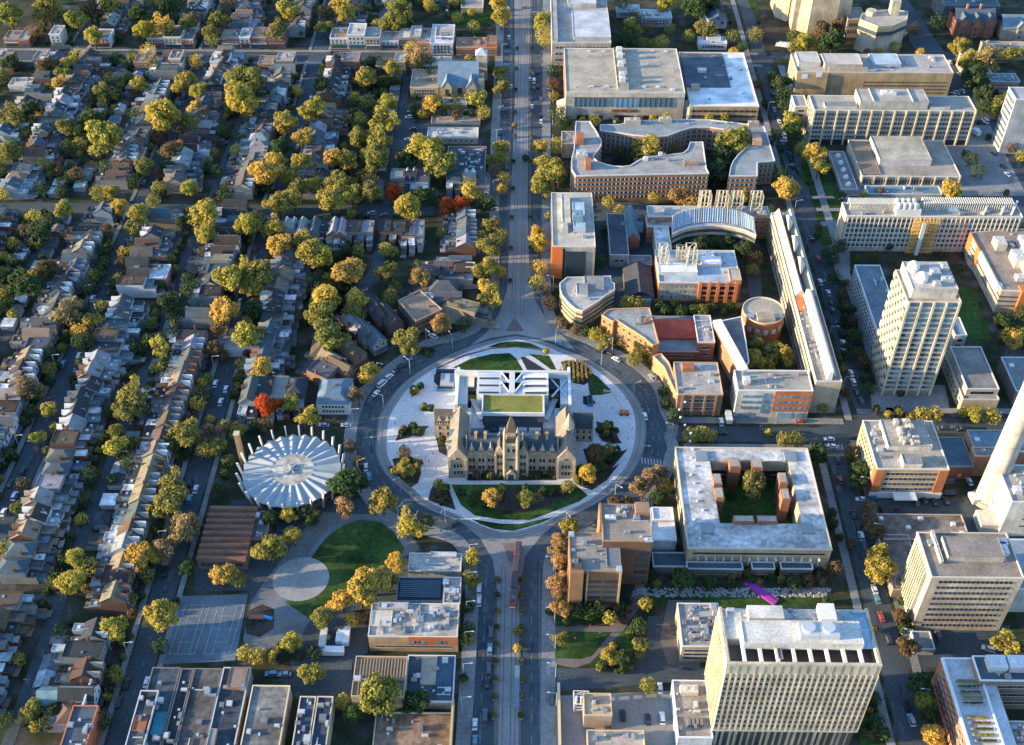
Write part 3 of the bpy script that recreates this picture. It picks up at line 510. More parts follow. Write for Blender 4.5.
TD = """A 35,60,50m 185,40,48m 300,85,42m 365,145,35y 435,15,45m 350,40,38b 545,60,35g 565,115,42y 630,105,45Y 650,25,40g 740,90,35m 850,85,38m 825,130,32m 830,155,25m 890,10,28r 930,68,20y 305,220,28y 268,250,30Y 250,290,30m 235,330,30Y 178,265,35b 135,120,28b 40,245,30g 580,200,28Y 597,245,25m 435,310,25g 405,360,30m 455,370,25g 550,335,30y 720,325,45y 780,360,35y 765,420,30Y 765,240,25Y 740,480,35m 710,500,28b 635,460,68y 690,580,40o 665,600,38b 30,460,50m 40,595,40m 15,520,25b 270,500,45m 350,470,45g 405,545,68y 340,420,15o 150,520,25g 530,450,28g 935,390,65y 960,325,60m 995,452,16y 925,590,22y 565,660,38m 620,670,25b 665,655,30g 745,740,30y 620,735,25m 418,655,28g 170,650,28g 890,725,20p 1000,670,25Y 945,545,18g 120,430,30g 600,80,20g 420,85,25g 690,140,25g 870,510,25g 270,575,28g 850,670,22g
B 150,45,42y 110,120,40m 365,30,42Y 370,60,35y 300,45,30b 290,105,30m 560,85,45m 600,50,48m 495,95,18y 970,15,35Y 985,70,35y 550,10,22b 655,220,45p 630,190,25Y 445,315,38y 460,285,30y 560,270,35y 565,310,22g 515,320,22g 20,330,38m 40,380,25g 185,355,20Y 245,430,48y 245,480,30m 158,425,14b 18,450,16y 135,490,48y 210,545,42Y 120,580,38g 105,630,40Y 65,680,60Y 200,640,40y 165,690,38m 540,400,38y 525,470,48y 500,545,50y 490,600,48m 430,550,40m 490,640,45m 325,625,42Y 390,640,40y 700,595,65y 745,650,62m 610,635,42g 585,610,14r 715,410,32Y 890,390,40y 915,440,25y 980,290,30m 985,345,30m 875,105,22y 980,585,35y 950,620,30m 960,670,28p 285,340,35g 470,710,30m 350,720,50m 255,725,35y 210,725,30m 555,735,25r 860,720,30m 855,232,15y 700,15,20Y 460,400,30g 430,480,28g 940,270,22g
C 10,50,30m 8,285,30m 10,325,30g 175,80,35y 172,130,30y 175,155,25y 490,165,35g 515,110,35m 530,70,30g 585,105,28p 650,20,35y 665,110,20m 560,165,20m 635,165,25y 600,170,20m 480,10,30g 760,30,45g 820,20,40g 805,115,38m 740,140,22m 910,140,25m 950,185,20g 915,205,18Y 1000,135,28m 690,195,15g 210,275,28g 205,330,25b 210,375,18m 215,440,28g 240,475,25g 265,475,18g 370,470,22m 325,468,12m 600,465,15y 655,460,18y 455,475,12y 545,465,12p 820,460,15y 880,460,15y 565,585,55y 520,610,30g 470,600,25g 675,575,25m 800,540,18y 915,565,62m 870,620,50g 845,680,45g 900,620,35g 160,575,35y 225,570,30y 190,640,45y 230,690,35y 170,715,50y 15,575,22Y 10,620,25y 15,700,25Y 970,710,30g 100,620,12g 57,490,9m 1010,330,20b
D 155,170,35y 205,180,22y 120,180,25m 270,160,50g 230,130,45b 280,125,40b 110,140,20m 515,185,22y 405,207,16o 450,205,16y 612,205,16Y 590,115,25b 680,80,30g 765,190,38y 850,225,55p 800,250,40y 975,210,35m 830,310,45g 860,365,35g 860,420,30g 920,430,32m 930,400,28m 955,380,20Y 975,530,28m 945,495,18b 970,575,20r 1010,610,22y 815,625,25g 840,670,28g 790,600,15g 105,480,40y 115,520,38g 40,530,22g 30,300,20g 65,330,35g 75,370,30g 80,420,30g 55,400,20g 200,605,42Y 215,650,38y 150,580,25y 60,680,25m 90,725,38Y 5,405,14g 740,740,30Y
E 250,105,35y 132,125,28y 102,180,28o 160,195,48g 235,25,22g 105,25,12m 385,30,28m 435,35,32y 468,95,35Y 550,115,42y 520,165,35m 480,265,22Y 515,260,20Y 475,300,22p 420,165,14b 805,125,55y 730,150,35g 805,185,45y 880,30,28g 750,25,40m 970,160,48y 1000,130,30y 180,335,40b 95,390,58g 20,370,45g 390,345,25g 460,370,22m 340,400,30g 288,450,18r 245,500,60p 320,480,25g 395,480,28m 365,535,38y 310,575,30Y 325,620,42g 185,660,30g 670,460,48g 735,370,25g 775,395,25g 657,292,14y 720,345,15g 905,370,62y 985,330,50y 985,400,45y 880,500,50Y 990,490,38g 965,540,22y 975,600,52y 860,560,30b 835,640,35b 625,650,42y 580,620,28g 630,600,22g 875,670,20b 1005,725,30Y 620,20,28g 600,60,25m 15,30,22y 410,250,25g 410,300,22g 530,640,25g 420,210,20g
F 110,75,45y 170,60,40y 185,20,40m 310,50,52y 345,60,45y 400,45,40y 470,35,45m 95,165,42y 30,130,30m 120,240,48Y 215,225,45y 245,270,55y 290,280,48y 560,30,32r 620,90,52y 670,40,35g 720,45,30g 770,85,35r 820,85,35r 860,30,38Y 920,75,38g 985,15,20Y 750,188,18m 530,250,25y 565,262,20m 390,340,58Y 40,350,60m 10,150,30g 255,375,30g 530,345,42m 570,385,30g 550,440,28m 660,365,38o 415,460,42Y 410,500,40m 295,450,55Y 280,520,60m 310,590,65m 300,470,40y 945,160,38m 980,190,25Y 940,240,45m 905,200,25Y 940,320,40y 905,340,35y 930,400,40Y 940,440,42y 750,545,42o 835,545,28g 620,625,50m 45,715,40Y 275,695,25m 470,730,38y 10,590,38m 655,310,15y 20,490,28b 200,520,14b 655,220,10g
G 175,10,35y 155,190,32Y 150,230,38Y 155,325,30Y 145,380,28y 180,410,22b 195,460,25b 190,120,15m 5,185,20Y 5,340,20Y 425,65,22y 470,105,25Y 602,50,20y 705,45,38o 745,75,30Y 960,40,32y 1000,55,25m 415,180,20g 395,300,25g 720,220,25g 790,240,38g 850,230,32g 900,230,32g 960,250,36g 1000,290,28b 990,330,22m 500,460,28y 540,465,26y 620,470,22g 645,490,20g 710,495,20g 760,490,20g 790,490,22m 830,480,20g 905,475,18g 375,585,25y 415,605,25m 525,680,28m 240,540,22b 300,570,18b 335,575,18g 1000,620,40m 990,690,40y 180,650,8y
H 90,25,45Y 300,45,20g 735,30,38Y 455,28,18o 390,45,18m 950,30,12o 25,100,22g 210,165,15b 210,195,15g 255,265,28g 300,240,25g 270,290,25g 490,240,15g 440,280,20g 360,290,20g 770,325,13g 275,360,25g 305,430,22b 320,490,35g 345,530,22b 355,590,30g 365,660,25g 390,690,25b 30,650,40m 75,670,38y 15,700,30y 935,540,40g 960,590,30Y 1000,580,25Y 975,620,35Y 1010,500,30g 690,270,10g
I 125,75,50p 195,155,32y 145,265,32y 120,160,25g 525,95,60m 520,130,46p 500,160,45m 460,245,35m 450,305,45y 315,280,18m 335,330,18m 350,410,30g 440,430,20g 335,505,25g 300,725,25y 790,50,18Y 775,130,28Y 800,95,25g 825,190,15Y 740,200,28p 725,255,55m 690,290,38g 760,270,35p 830,250,35p 880,220,25m 800,310,30Y 850,300,35m 930,240,35m 895,360,25g 880,410,20g 860,460,22g 680,440,55m 655,530,65m 690,640,60p 650,690,50p 720,600,45p 560,720,50Y 600,725,35Y 90,450,28b 55,540,15m 1000,215,22g
J 68,145,45r 160,130,42m 60,215,28p 210,180,45y 30,20,30Y 120,35,20m 425,105,35p 455,25,28Y 395,300,25p 425,360,22p 385,450,60g 430,440,40g 375,520,45p 520,520,48y 635,600,55y 690,595,30g 605,390,38y 605,320,25b 740,450,22m 825,475,20g 945,500,38Y 80,580,35g 150,570,32Y 215,560,30g 245,580,32g 170,650,40m 80,700,60m 755,270,10g 870,720,20Y
K 370,330,38b 425,310,22m 455,315,18g 345,405,35Y 390,385,25c 267,455,22m 105,505,35m 640,85,20g 650,130,22g 685,180,28g 745,255,28y 790,250,28y 825,255,24y 560,465,40p 600,410,40p 635,400,25p 640,450,25m 620,500,32g 445,515,22p 495,515,20p 275,620,38y 240,670,35o 235,710,35o 985,450,54m 910,490,18g 420,220,14m
L 20,245,14y 80,270,28m 125,270,30m 215,330,45g 230,140,22m 315,90,16b 410,75,26g 440,150,13b 395,30,18g 487,172,13y 530,168,14m 575,178,14m 620,172,27y 670,172,27y 780,165,18y 830,172,32y 895,178,30y 345,320,28b 365,400,38g 365,440,35g 415,585,30r 435,630,35b 445,725,40y 265,560,18g 270,600,18g 300,655,12g 340,680,18b 410,540,28b 10,430,20g
M 280,115,52y 300,20,38y 540,20,50Y 510,170,22m 635,240,58y 625,355,30g 455,295,50y 740,50,35g 870,80,45Y 915,85,35Y 935,95,28m 135,600,38m 215,610,35g 180,660,30g 960,385,28y 1005,395,30y 690,180,12g 425,530,18g
N 570,30,35Y 480,100,65Y 355,180,48Y 430,150,60Y 400,250,25Y 540,110,35m 440,240,25p 285,245,40m 165,345,35y 85,380,32y 240,465,42y 250,380,25g 365,575,28y 405,630,35g 510,545,72m 655,575,52g 870,20,25y 865,95,36m 850,200,28g 850,290,30g 850,330,26m 838,480,7g
O 235,30,35o 230,110,45o 240,210,38o 225,320,32m 310,215,28g 350,225,28g 385,210,25m 430,245,25y 615,110,15m 710,100,50g 570,190,25y 545,280,30g 435,390,35y 550,360,35m 490,410,35g 580,510,28m 68,365,8Y 70,300,7m 820,110,28g 900,110,18g
P 450,70,60y 120,110,28g 170,105,25b 280,50,28b 245,180,14g 530,245,32b 560,360,38b 945,345,45y 1015,350,15m 610,510,42g 625,580,42m 640,630,35g 665,710,45Y 430,560,25g 440,650,30g 470,700,25g 435,290,12b"""
TL = []
for ln in TD.split('\n'):
    k, *it = ln.split(); ox, oy = TILES[k]
    for s in it:
        a, b, c = s[:-1].split(','); x, y, r_ = ox+float(a)*.2552, oy+float(b)*.2552, float(c)*.2552
        if any(abs(x-t[0])+abs(y-t[1]) < 5 for t in TL): continue
        TL.append((x, y, r_, s[-1]))
def place(x, y, r_):
    depth = 350/math.sin(TH+math.atan((y-372.5)/F))*math.cos(math.atan((y-372.5)/F))
    rm = max(1.3, r_*depth/F); rm *= 1.13; h = rm*.95+min(2.4, rm*.4)     # crown centre height
    gx, gy = G(x, y, h); return gx, gy, rm, h
TL = [(place(*t[:3]), t[3], t) for t in TL]
# seedling filler in back yards (hedges and small garden trees), seeded away from roads and big crowns
TL.sort(key=lambda t: -t[2][2])
rt = random.Random(5)
BIG, SMALL = TL[:290], TL[290:]
for i, ((x, y, rm, h), c, _) in enumerate(BIG):
    col, cn = TC['g' if c == 'c' else c]
    j = rt.uniform(.88, 1.12); col = (col[0]*j, col[1]*rt.uniform(.92, 1.08)*j, col[2])
    sz = 'large' if rm > 6.8 else 'medium' if rm > 4.2 else 'small'
    nm = 'conifer' if c == 'c' else 'tree'
    t = thing(nm, f'{sz} {cn} {nm} {anchor(x, y)}', 'tree', x, y, 0, {'r': 'red autumn trees'}.get(c, 'autumn trees of the city blocks'), rz=.001)
    AUTO.append(t)
    me = rt.choice(CONES if c == 'c' else BARES if c == 'p' or (c in 'yYmob' and rt.random() < .14) else CROWNS)
    inst(me, 'crown', t, (0, 0, h), rt.uniform(0, 6.28), col, (rm*1.08, rm*rt.uniform(1.0, 1.12), rm*(1.5 if c == 'c' else rt.uniform(.92, 1.1))))
    inst(rt.choice(TRUNKS), 'trunk', t, (0, 0, h), rt.uniform(0, 6.28), None, (rm, rm, h))
sm = MB()
def bush(mb, x, y, rm, h, r):
    for _ in range(int(70+rm*75)):
        d = Vector((r.gauss(0, 1), r.gauss(0, 1), r.gauss(0, 1))).normalized(); c = Vector((x, y, h))+Vector((d.x*rm, d.y*rm, d.z*rm*.95))*r.uniform(.6, 1.1)
        if c.z < .1: c.z = .1
        nrm = (d+Vector((r.gauss(0, .5), r.gauss(0, .5), r.gauss(0, .5)))).normalized(); a = nrm.orthogonal().normalized(); b = nrm.cross(a); s = .36*r.uniform(.6, 1.4)
        mb.add([c-a*s-b*s*.7, c+a*s-b*s*.7, c+a*s*.7+b*s*.7, c-a*s*.7+b*s*.7], [(0, 1, 2, 3)])
    mb.cyl(x, y, 0, h, .12, .08, 5, m=0)
small = {}
for (x, y, rm, h), c, _ in SMALL: bush(small.setdefault({'c': 'g', 'm': 'm', 'y': 'y', 'Y': 'Y'}.get(c, 'g' if c == 'g' else 'b'), MB()), x, y, rm, h, rt)
# hedges, shrubs and small yard trees nobody could count, along the house plots and campus beds
YARDS = [(-296, -284, 400, 670), (-262, -250, 380, 670), (-240, -251, 380, 670), (-214, -209, 200, 668), (-200, -195, 200, 668), (-178, -172, 200, 668), (-166, -160, 200, 668), (-143, -139, 200, 668), (-128, -123, 360, 668), (-104, -82, 400, 668), (-330, -318, 540, 668), (-68, -30, 600, 668), (-330, -30, 690, 770)]
for x0, x1, y0, y1 in YARDS:
    for _ in range(int(abs(x1-x0)*(y1-y0)/(30 if abs(x1-x0) < 40 else 110))):
        x = rt.uniform(x0, x1); y = rt.uniform(y0, y1)
        if 500 < y < 515: continue
        rm = rt.choice((rt.uniform(.8, 2.0), rt.uniform(1.4, 3.2), rt.uniform(1.2, 2.4), rt.uniform(2.6, 4.3) if abs(x-x0) > 2.5 else 1.6)); bush(small.setdefault(rt.choice('ggggmmby'), MB()), x, y, rm, rm*.9+rt.uniform(0, 1.2), rt)
for x0, y0, x1, y1, nn in ((640, 572, 830, 585, 40), (612, 600, 640, 668, 16), (596, 660, 640, 672, 10), (548, 600, 610, 625, 10), (700, 235, 755, 250, 10), (655, 305, 745, 315, 10), (840, 280, 850, 380, 14), (885, 390, 900, 425, 4), (1000, 300, 1024, 345, 8), (600, 330, 640, 350, 8), (560, 318, 590, 332, 8), (405, 350, 440, 362, 6), (770, 70, 790, 190, 14), (955, 90, 1000, 150, 16), (800, 150, 830, 190, 4), (560, 470, 584, 488, 8), (390, 457, 420, 480, 6), (262, 640, 300, 665, 5), (690, 10, 760, 40, 12), (860, 690, 885, 745, 14), (897, 600, 912, 652, 10), (412, 386, 421, 396, 5), (423, 405, 433, 411, 4), (400, 428, 422, 435, 10), (395, 460, 418, 480, 6), (434, 488, 452, 505, 8), (598, 424, 616, 441, 12), (584, 452, 622, 462, 7), (470, 490, 570, 508, 9), (468, 475, 556, 479, 14)):
    for _ in range(nn):
        x, y = G(rt.uniform(x0, x1), rt.uniform(y0, y1)); rm = rt.uniform(.9, 1.9); bush(small.setdefault(rt.choice('ggggmb'), MB()), x, y, rm, rm*.9, rt)
for k, mb in small.items():
    o = mb.build('shrubbery', 'leaf', None, TC[k][0])
    tag(o, f'{TC[k][1]} shrubs and small garden trees scattered between the buildings', 'shrubs', kind='stuff')
# ---------------------------------------------------------------- houses: templates with the front towards +x
def window_mesh(w_, h_, name='window'):
    mb = MB(); mb.box(-.02, .05, -w_/2, w_/2, -h_/2, h_/2, 0)
    t = .1
    for a, b, c, d in ((-w_/2-t, w_/2+t, -h_/2-t, -h_/2), (-w_/2-t, w_/2+t, h_/2, h_/2+t), (-w_/2-t, -w_/2, -h_/2, h_/2), (w_/2, w_/2+t, -h_/2, h_/2)): mb.box(-.02, .11, a, b, c, d, 1)
    return mb.mesh(name, ('glass', 'plain'))
WIN = window_mesh(1.1, 1.6); WINW = window_mesh(2.2, 1.5); WINS = window_mesh(.8, 1.2)
DOOR = MB().box(-.02, .08, -.5, .5, 0, 2.1).mesh('door', 'plain')
CHIM = MB().box(-.35, .35, -.45, .45, 0, 2.0).box(-.42, .42, -.52, .52, 2.0, 2.2).mesh('chimney', 'brick')
def wall_house(d, wd, h, ridge, axis):
    mb = MB(); mb.box(-d, 0, -wd/2, wd/2, 0, h)
    if ridge > h:
        if axis == 'y':
            for s in (-1, 1): mb.add([(-d, s*wd/2, h), (0, s*wd/2, h), (-d/2, s*wd/2, ridge), (-d/2, s*(wd/2-.2), ridge), (-d, s*(wd/2-.2), h), (0, s*(wd/2-.2), h)], [(0, 1, 2), (4, 5, 3), (0, 2, 3, 4), (1, 5, 3, 2)])
        else:
            for x in (-d, -.2): mb.add([(x, -wd/2, h), (x, wd/2, h), (x, 0, ridge), (x+.2, -wd/2, h), (x+.2, wd/2, h), (x+.2, 0, ridge)], [(0, 2, 1), (3, 4, 5), (0, 3, 5, 2), (1, 2, 5, 4)])
    return mb
def flatroof(mb, x0, x1, y0, y1, z, lip=.35):
    mb.box(x0+.22, x1-.22, y0+.22, y1-.22, z, z+.1)
    mb.box(x0, x1, y0, y0+.22, z, z+lip); mb.box(x0, x1, y1-.22, y1, z, z+lip); mb.box(x0, x0+.22, y0+.22, y1-.22, z, z+lip); mb.box(x1-.22, x1, y0+.22, y1-.22, z, z+lip)
    return mb
def templates():
    T = []
    for k in range(9):
        r = random.Random(40+k); wd = [7.4, 7.6, 6.6, 7.8, 6.4, 7.2, 7.7, 6.8, 7.5][k]; d = [10, 9.5, 11, 10, 12, 10.5, 9, 13, 10][k]; h = [6.6, 7.0, 6.4, 7.6, 6.8, 6.2, 7.0, 7.4, 6.6][k]
        kind = ['par', 'par', 'cross', 'flat', 'cross', 'hip', 'par', 'flat', 'mans'][k]; P_ = []
        ridge = h+{'par': 3.0, 'cross': 3.2, 'flat': 0, 'hip': 2.8, 'mans': 0}[kind]
        walls = wall_house(d, wd, h, ridge if kind in ('par', 'cross') else h, 'y' if kind == 'par' else 'x')
        side = r.choice((-1, 1)); ext = []
        for s in (-1, 1):
            e1 = r.uniform(3.2, 7.0); eh = h-r.uniform(.3, 2.8); ew = wd/2-r.uniform(.05, .7); yo = s*(wd/2-ew/2); e2 = r.uniform(1.2, 3.4); ext.append((e1, eh, ew, yo, e2))
            walls.box(-d-e1, -d, yo-ew/2, yo+ew/2, 0, eh); walls.box(-d-e1-e2, -d-e1, yo-ew/2+.3, yo+ew/2-.3, 0, r.uniform(2.4, 3.2))
        P_.append(('wall', walls.mesh('wall', 'brick'), 'wall', (0, 0, 0)))
        rf = MB()
        if kind == 'par': rf.gable(-d, 0, -wd/2, wd/2, h, ridge, 'y', over=.12)
        elif kind == 'cross': rf.gable(-d, 0, -wd/2, wd/2, h, ridge, 'x', over=.25)
        elif kind == 'hip': rf.hip(-d, 0, -wd/2, wd/2, h, ridge, top=.1)
        elif kind == 'flat': flatroof(rf, -d, 0, -wd/2, wd/2, h, .5)
        else:
            rf.hip(-d, 0, -wd/2, wd/2, h, h+2.4, top=.72, over=.1)
        P_.append(('roof', rf.mesh('roof', 'shingle'), 'roof', (0, 0, 0)))
        for i_, (e1, eh, ew, yo, e2) in enumerate(ext):
            sr = MB().box(-d-e1-e2-.15, -d-e1, yo-ew/2+.15, yo+ew/2-.15, 3.2, 3.32); P_.append(('shed_roof', sr.mesh('shed_roof', 'shingle'), 'roof', (0, 0, 0)))
            b = MB(); flatroof(b, -d-e1, -d, yo-ew/2, yo+ew/2, eh)
            P_.append(('rear_roof', b.mesh('rear_roof', 'stained'), 'rear' if i_ else 'rear2', (0, 0, 0)))
            if r.random() < .5: P_.append(('roof_hatch', MB().box(-.5, .5, -.5, .5, 0, .5).mesh('roof_hatch', 'plain'), None, (-d-e1*.5, yo, eh+.1)))
            if r.random() < .45: k_ = MB().box(-2, 0, -ew/2, ew/2, 2.3, 2.45).box(-2, -1.9, -ew/2, ew/2, 2.45, 3.3); P_.append(('deck', k_.mesh('deck', 'plain'), 'deck', (-d-e1-e2, yo, -.6)))
        if kind in ('par', 'cross'): P_.append(('party_wall', MB().box(-d+.3, -.3, -.14, .14, h-.5, ridge+.1 if kind == 'cross' else ridge-1.2).mesh('party_wall', 'brick'), 'wall', (0, 0, 0)))
        P_.append(('skylight', MB().box(-.4, .4, -.5, .5, 0, .25).mesh('skylight', 'glassblue'), 'wall', (-d*.78 if kind != 'flat' else -d*.5, -side*wd*.2, h+(ridge-h)*.42 if kind in ('par', 'cross') else h+.1))) if k % 2 else None
        if kind in ('par', 'mans'):
          for y0 in (-wd*.25, wd*.25):
            dm = MB(); dm.box(-2.2, .25, y0-1.15, y0+1.15, h-.5, h+1.1, 0)
            dm.add([(.25, y0-1.15, h+1.1), (.25, y0+1.15, h+1.1), (.25, y0, h+2.6), (.05, y0-1.15, h+1.1), (.05, y0+1.15, h+1.1), (.05, y0, h+2.6)], [(0, 1, 2), (3, 5, 4), (0, 2, 5, 3), (1, 4, 5, 2)], 0)
            dm.gable(-3.8, .35, y0-1.15, y0+1.15, h+1.1, h+2.6, 'x', 1, over=.2)
            P_.append(('dormer', dm.mesh('dormer', ('plain', 'shingle')), 'dormer', (0, 0, 0)))
            P_.append(('window', WINS, None, (.27, y0, h+.5)))
        if kind == 'cross': P_.append(('window', WINS, None, (.03, 0, h+.9)))
        for z in (1.9, 4.9):
            if z < 3: P_ += [('window', WINW, None, (.03, .9, z))]
            else: P_ += [('window', WIN, None, (.03, -wd*.24, z)), ('window', WIN, None, (.03, wd*.24, z))]
        P_.append(('door', DOOR, 'door', (.03, -wd*.3, 0)))
        P_.append(('porch', MB().box(.0, 2.0, -wd/2+.4, wd/2-.4, 2.6, 2.8).box(1.8, 1.95, -wd/2+.5, -wd/2+.65, 0, 2.6).box(1.8, 1.95, wd/2-.65, wd/2-.5, 0, 2.6).mesh('porch', 'shingle'), 'roof', (0, 0, 0)))
        P_.append(('chimney', CHIM, 'chim', (-d*.5+r.uniform(-2, 2), side*(wd/2-.5), (h+.6) if kind != 'par' else h+1.4)))
        for s in (-1, 1): P_.append(('window', WIN, 'back', (-d-ext[(s+1)//2][0]-.03, ext[(s+1)//2][3], ext[(s+1)//2][1]-1.4)))
        T.append((kind, P_, wd, d, h))
    return T
HT = templates()
WALLC = [((.19, .10, .07), 'red brick'), ((.24, .135, .085), 'orange brick'), ((.13, .08, .062), 'dark brick'), ((.42, .38, .32), 'cream'), ((.50, .52, .54), 'white'), ((.25, .30, .34), 'blue-grey'), ((.27, .22, .17), 'tan'), ((.22, .24, .25), 'grey')]
ROOFC = [((.036, .042, .048), 'charcoal'), ((.075, .084, .092), 'grey'), ((.19, .205, .215), 'pale grey'), ((.085, .066, .052), 'brown'), ((.17, .14, .10), 'tan'), ((.05, .04, .034), 'dark brown'), ((.055, .085, .11), 'blue-grey')]
REARC = [(.12, .135, .15), (.05, .058, .066), (.28, .31, .34), (.52, .55, .58), (.08, .07, .062), (.16, .15, .13), (.035, .045, .055), (.20, .25, .28), (.36, .40, .43), (.05, .055, .06), (.10, .14, .17), (.08, .1, .12)]
rh = random.Random(77); NH = [0]
def house(x, y, rz, where, k=None, roof=None, wall=None, rear=None, sc=1, group='houses of the long street blocks'):
    k = rh.choice((0, 1, 6, 0, 1, 2, 3, 4, 5, 7, 8, 0)) if k is None else k
    roof = rh.choice((0, 1, 1, 2, 3, 4, 0, 5, 6)) if roof is None else roof
    wall = rh.choice((0, 1, 2, 3, 4, 4, 5, 5, 6, 7, 7)) if wall is None else wall
    kind, P_, wd, d, h = HT[k]
    t = thing('house', '', 'house', x, y, 0, group, rz=rz or .0001); NH[0] += 1
    rc = ROOFC[roof][0]; rc = tuple(c*rh.uniform(.9, 1.1) for c in rc); wc = WALLC[wall][0]
    rr = rear or rh.choice(REARC); trim = rh.choice(((.5, .5, .48), (.14, .15, .17), (.3, .25, .2), (.55, .56, .55)))
    cm = {'rear2': rh.choice(REARC), 'deck': rh.choice(((.2, .14, .09), (.12, .1, .09), (.3, .28, .25))), 'wall': wc, 'roof': rc, 'rear': rr, 'dormer': wc if rh.random() < .5 else trim, 'door': rh.choice(((.3, .05, .04), (.05, .08, .12), (.1, .06, .04), (.4, .4, .4))), 'chim': (.15, .085, .06), None: trim, 'back': trim}
    pos = Vector((x, y, 0)); c, s = math.cos(rz), math.sin(rz)
    for nm, me, ck, loc in P_:
        if ck == 'back' and abs(math.sin(rz)) < .3 and math.cos(rz) > 0 and False: continue
        r_ = math.pi if ck == 'back' else 0
        inst(me, nm, t, loc, r_, cm[ck], (1, 1, 1))
    t.scale = (sc, sc, rh.uniform(.94, 1.06))
    shape = {'par': 'ridged', 'cross': 'gable-fronted', 'flat': 'flat-roofed', 'hip': 'hip-roofed', 'mans': 'mansard-roofed'}[kind]
    t['label'] = f'{ROOFC[roof][1]} {shape} {WALLC[wall][1]} house, {where}'
    t['_pp'] = (x, y)
    return t
HOUSES = []
def row(xf, face, y0, y1, street, gaps=(), pitch=8.15, long=False):
    """a row along a street; face=+1: fronts to the east"""
    y = y0; i = 0; run = 0
    while y < y1:
        p = pitch*rh.uniform(.96, 1.04); yc = y+p/2
        y += p
        if any(a < yc < b for a, b in gaps): continue
        i += 1
        if run <= 0: run = rh.randint(2, 4) if long else rh.randint(1, 2); st = dict(k=rh.choice((0, 1, 6, 0, 1, 2, 3, 4, 5, 7, 8)), roof=rh.choice((0, 1, 1, 2, 3, 4, 0, 5, 6)))
        run -= 1
        kw = dict(st)
        if long: kw = dict(k=rh.choice((0, 1, 6)), roof=rh.choice((1, 1, 4, 3, 2)) if i % 9 else 3)
        elif rh.random() < .3: kw = {}
        if not long and rh.random() < .07: continue
        t = house(xf+rh.uniform(-.7, .7)*(1 if long else 2.2), yc, 0 if face > 0 else math.pi, f'{ordinal(i)} up {street}', **kw)
        HOUSES.append(t)
row(-301, -1, 560, 668, 'the left side of the corner street')
row(-279.5, 1, 432, 668, 'the right side of the corner street', ((498, 516),)) if False else row(-279.5, -1, 432, 668, 'the right side of the corner street', ((498, 516),))
row(-215, 1, 296, 668, 'the left side of the second long street', ((498, 516),))
row(-194, -1, 204, 668, 'the right side of the second long street', ((498, 516), (251, 257)))
row(-144.5, 1, 200, 262, 'the lowest part of the third long street')
row(-144.5, 1, 262, 392, 'the left side of the third long street', long=True)
row(-144.5, 1, 392, 500, 'the third long street above the long ridge')
row(-144.5, 1, 516, 668, 'the upper third long street, left side')
row(-122.5, -1, 372, 462, 'the right side of the third long street')
row(-122.5, -1, 516, 668, 'the upper third long street, right side')
row(-25, 1, 444, 490, 'the left side of the avenue', pitch=7.4)
for xf, f, nm in ((-279.5, -1, 'the corner street at the top'), (-215, 1, 'the second street top left side'), (-194, -1, 'the second street top right side'), (-144.5, 1, 'the third street top left side'), (-122.5, -1, 'the third street top right side'), (-85, 1, 'the top lane')):
    row(xf, f, 704, 762, nm, pitch=9)
# the row with pointed gables facing the small cross street, and its neighbours
sy = 487
for j, (xp, k, rf, wl) in enumerate(((291, 8, 2, 3), (304, 4, 2, 2), (316, 4, 1, 7), (327, 3, 0, 7), (336, 4, 2, 6), (343, 4, 2, 1), (355, 3, 3, 6), (367, 3, 2, 6), (389, 3, 0, 2), (399, 3, 0, 2), (410, 7, 3, 6), (418, 7, 2, 3))):
    x = G(xp, 224, 6)[0]; HOUSES.append(house(x, sy+rh.uniform(-1, 1), math.pi/2, f'{ordinal(j+1)} in the row under the small cross street', k=k, roof=rf, wall=wl, group='row houses on the small cross street'))
# houses facing the ring road at its upper left, and the big ones by the avenue
for j, (xp, yp, rz, k, rf, wl, sc, wh) in enumerate(((373, 312, -60, 3, 0, 1, 1.25, 'above the ring road bend'), (386, 322, -58, 2, 0, 2, 1.25, 'beside the brown flat apartment house'), (397, 328, -58, 4, 0, 2, 1.2, 'beside the brown flat apartment house'), (363, 333, -52, 2, 2, 2, 1.1, 'facing the ring road'), (372, 339, -52, 4, 1, 3, 1.1, 'facing the ring road'), (381, 345, -52, 2, 6, 5, 1.1, 'facing the ring road'), (352, 351, -45, 4, 4, 1, 1.15, 'facing the ring road'), (361, 359, -45, 5, 3, 1, 1.1, 'facing the ring road'), (343, 366, -38, 2, 4, 6, 1.1, 'facing the ring road'), (352, 374, -35, 4, 3, 1, 1.05, 'facing the ring road'), (334, 378, -30, 3, 1, 1, 1.1, 'facing the ring road'), (468, 312, -15, 5, 4, 3, 1.2, 'at the top of the ring by the avenue'), (462, 300, 0, 2, 1, 6, 1.15, 'on the avenue by the ring'), (450, 306, 160, 7, 4, 6, 1.1, 'behind the corner house by the ring'), (458, 287, 0, 5, 1, 6, 1.25, 'on the avenue by the ring'), (463, 268, 0, 2, 1, 3, 1.25, 'on the avenue with pale gable'), (440, 275, 180, 3, 0, 3, 1.2, 'behind the avenue houses'))):
    x, y = G(xp, yp+8); HOUSES.append(house(x, y, R(rz), wh, k=k, roof=rf, wall=wl, sc=sc, group='large houses around the ring road'))
# small ones by the round school
for j, (xp, yp, rz, k, rf, wl, sc) in enumerate(((256, 392, 90, 4, 1, 5, 1.2), (268, 390, 90, 3, 0, 7, 1.1), (283, 388, 90, 7, 2, 4, 1.1), (300, 388, 90, 5, 0, 2, 1.2), (262, 352, 0, 2, 2, 4, 1.1), (322, 366, -90, 5, 3, 1, 1.3))):
    x, y = G(xp, yp); HOUSES.append(house(x, y, R(rz), 'above the round school', k=k, roof=rf, wall=wl, sc=sc))
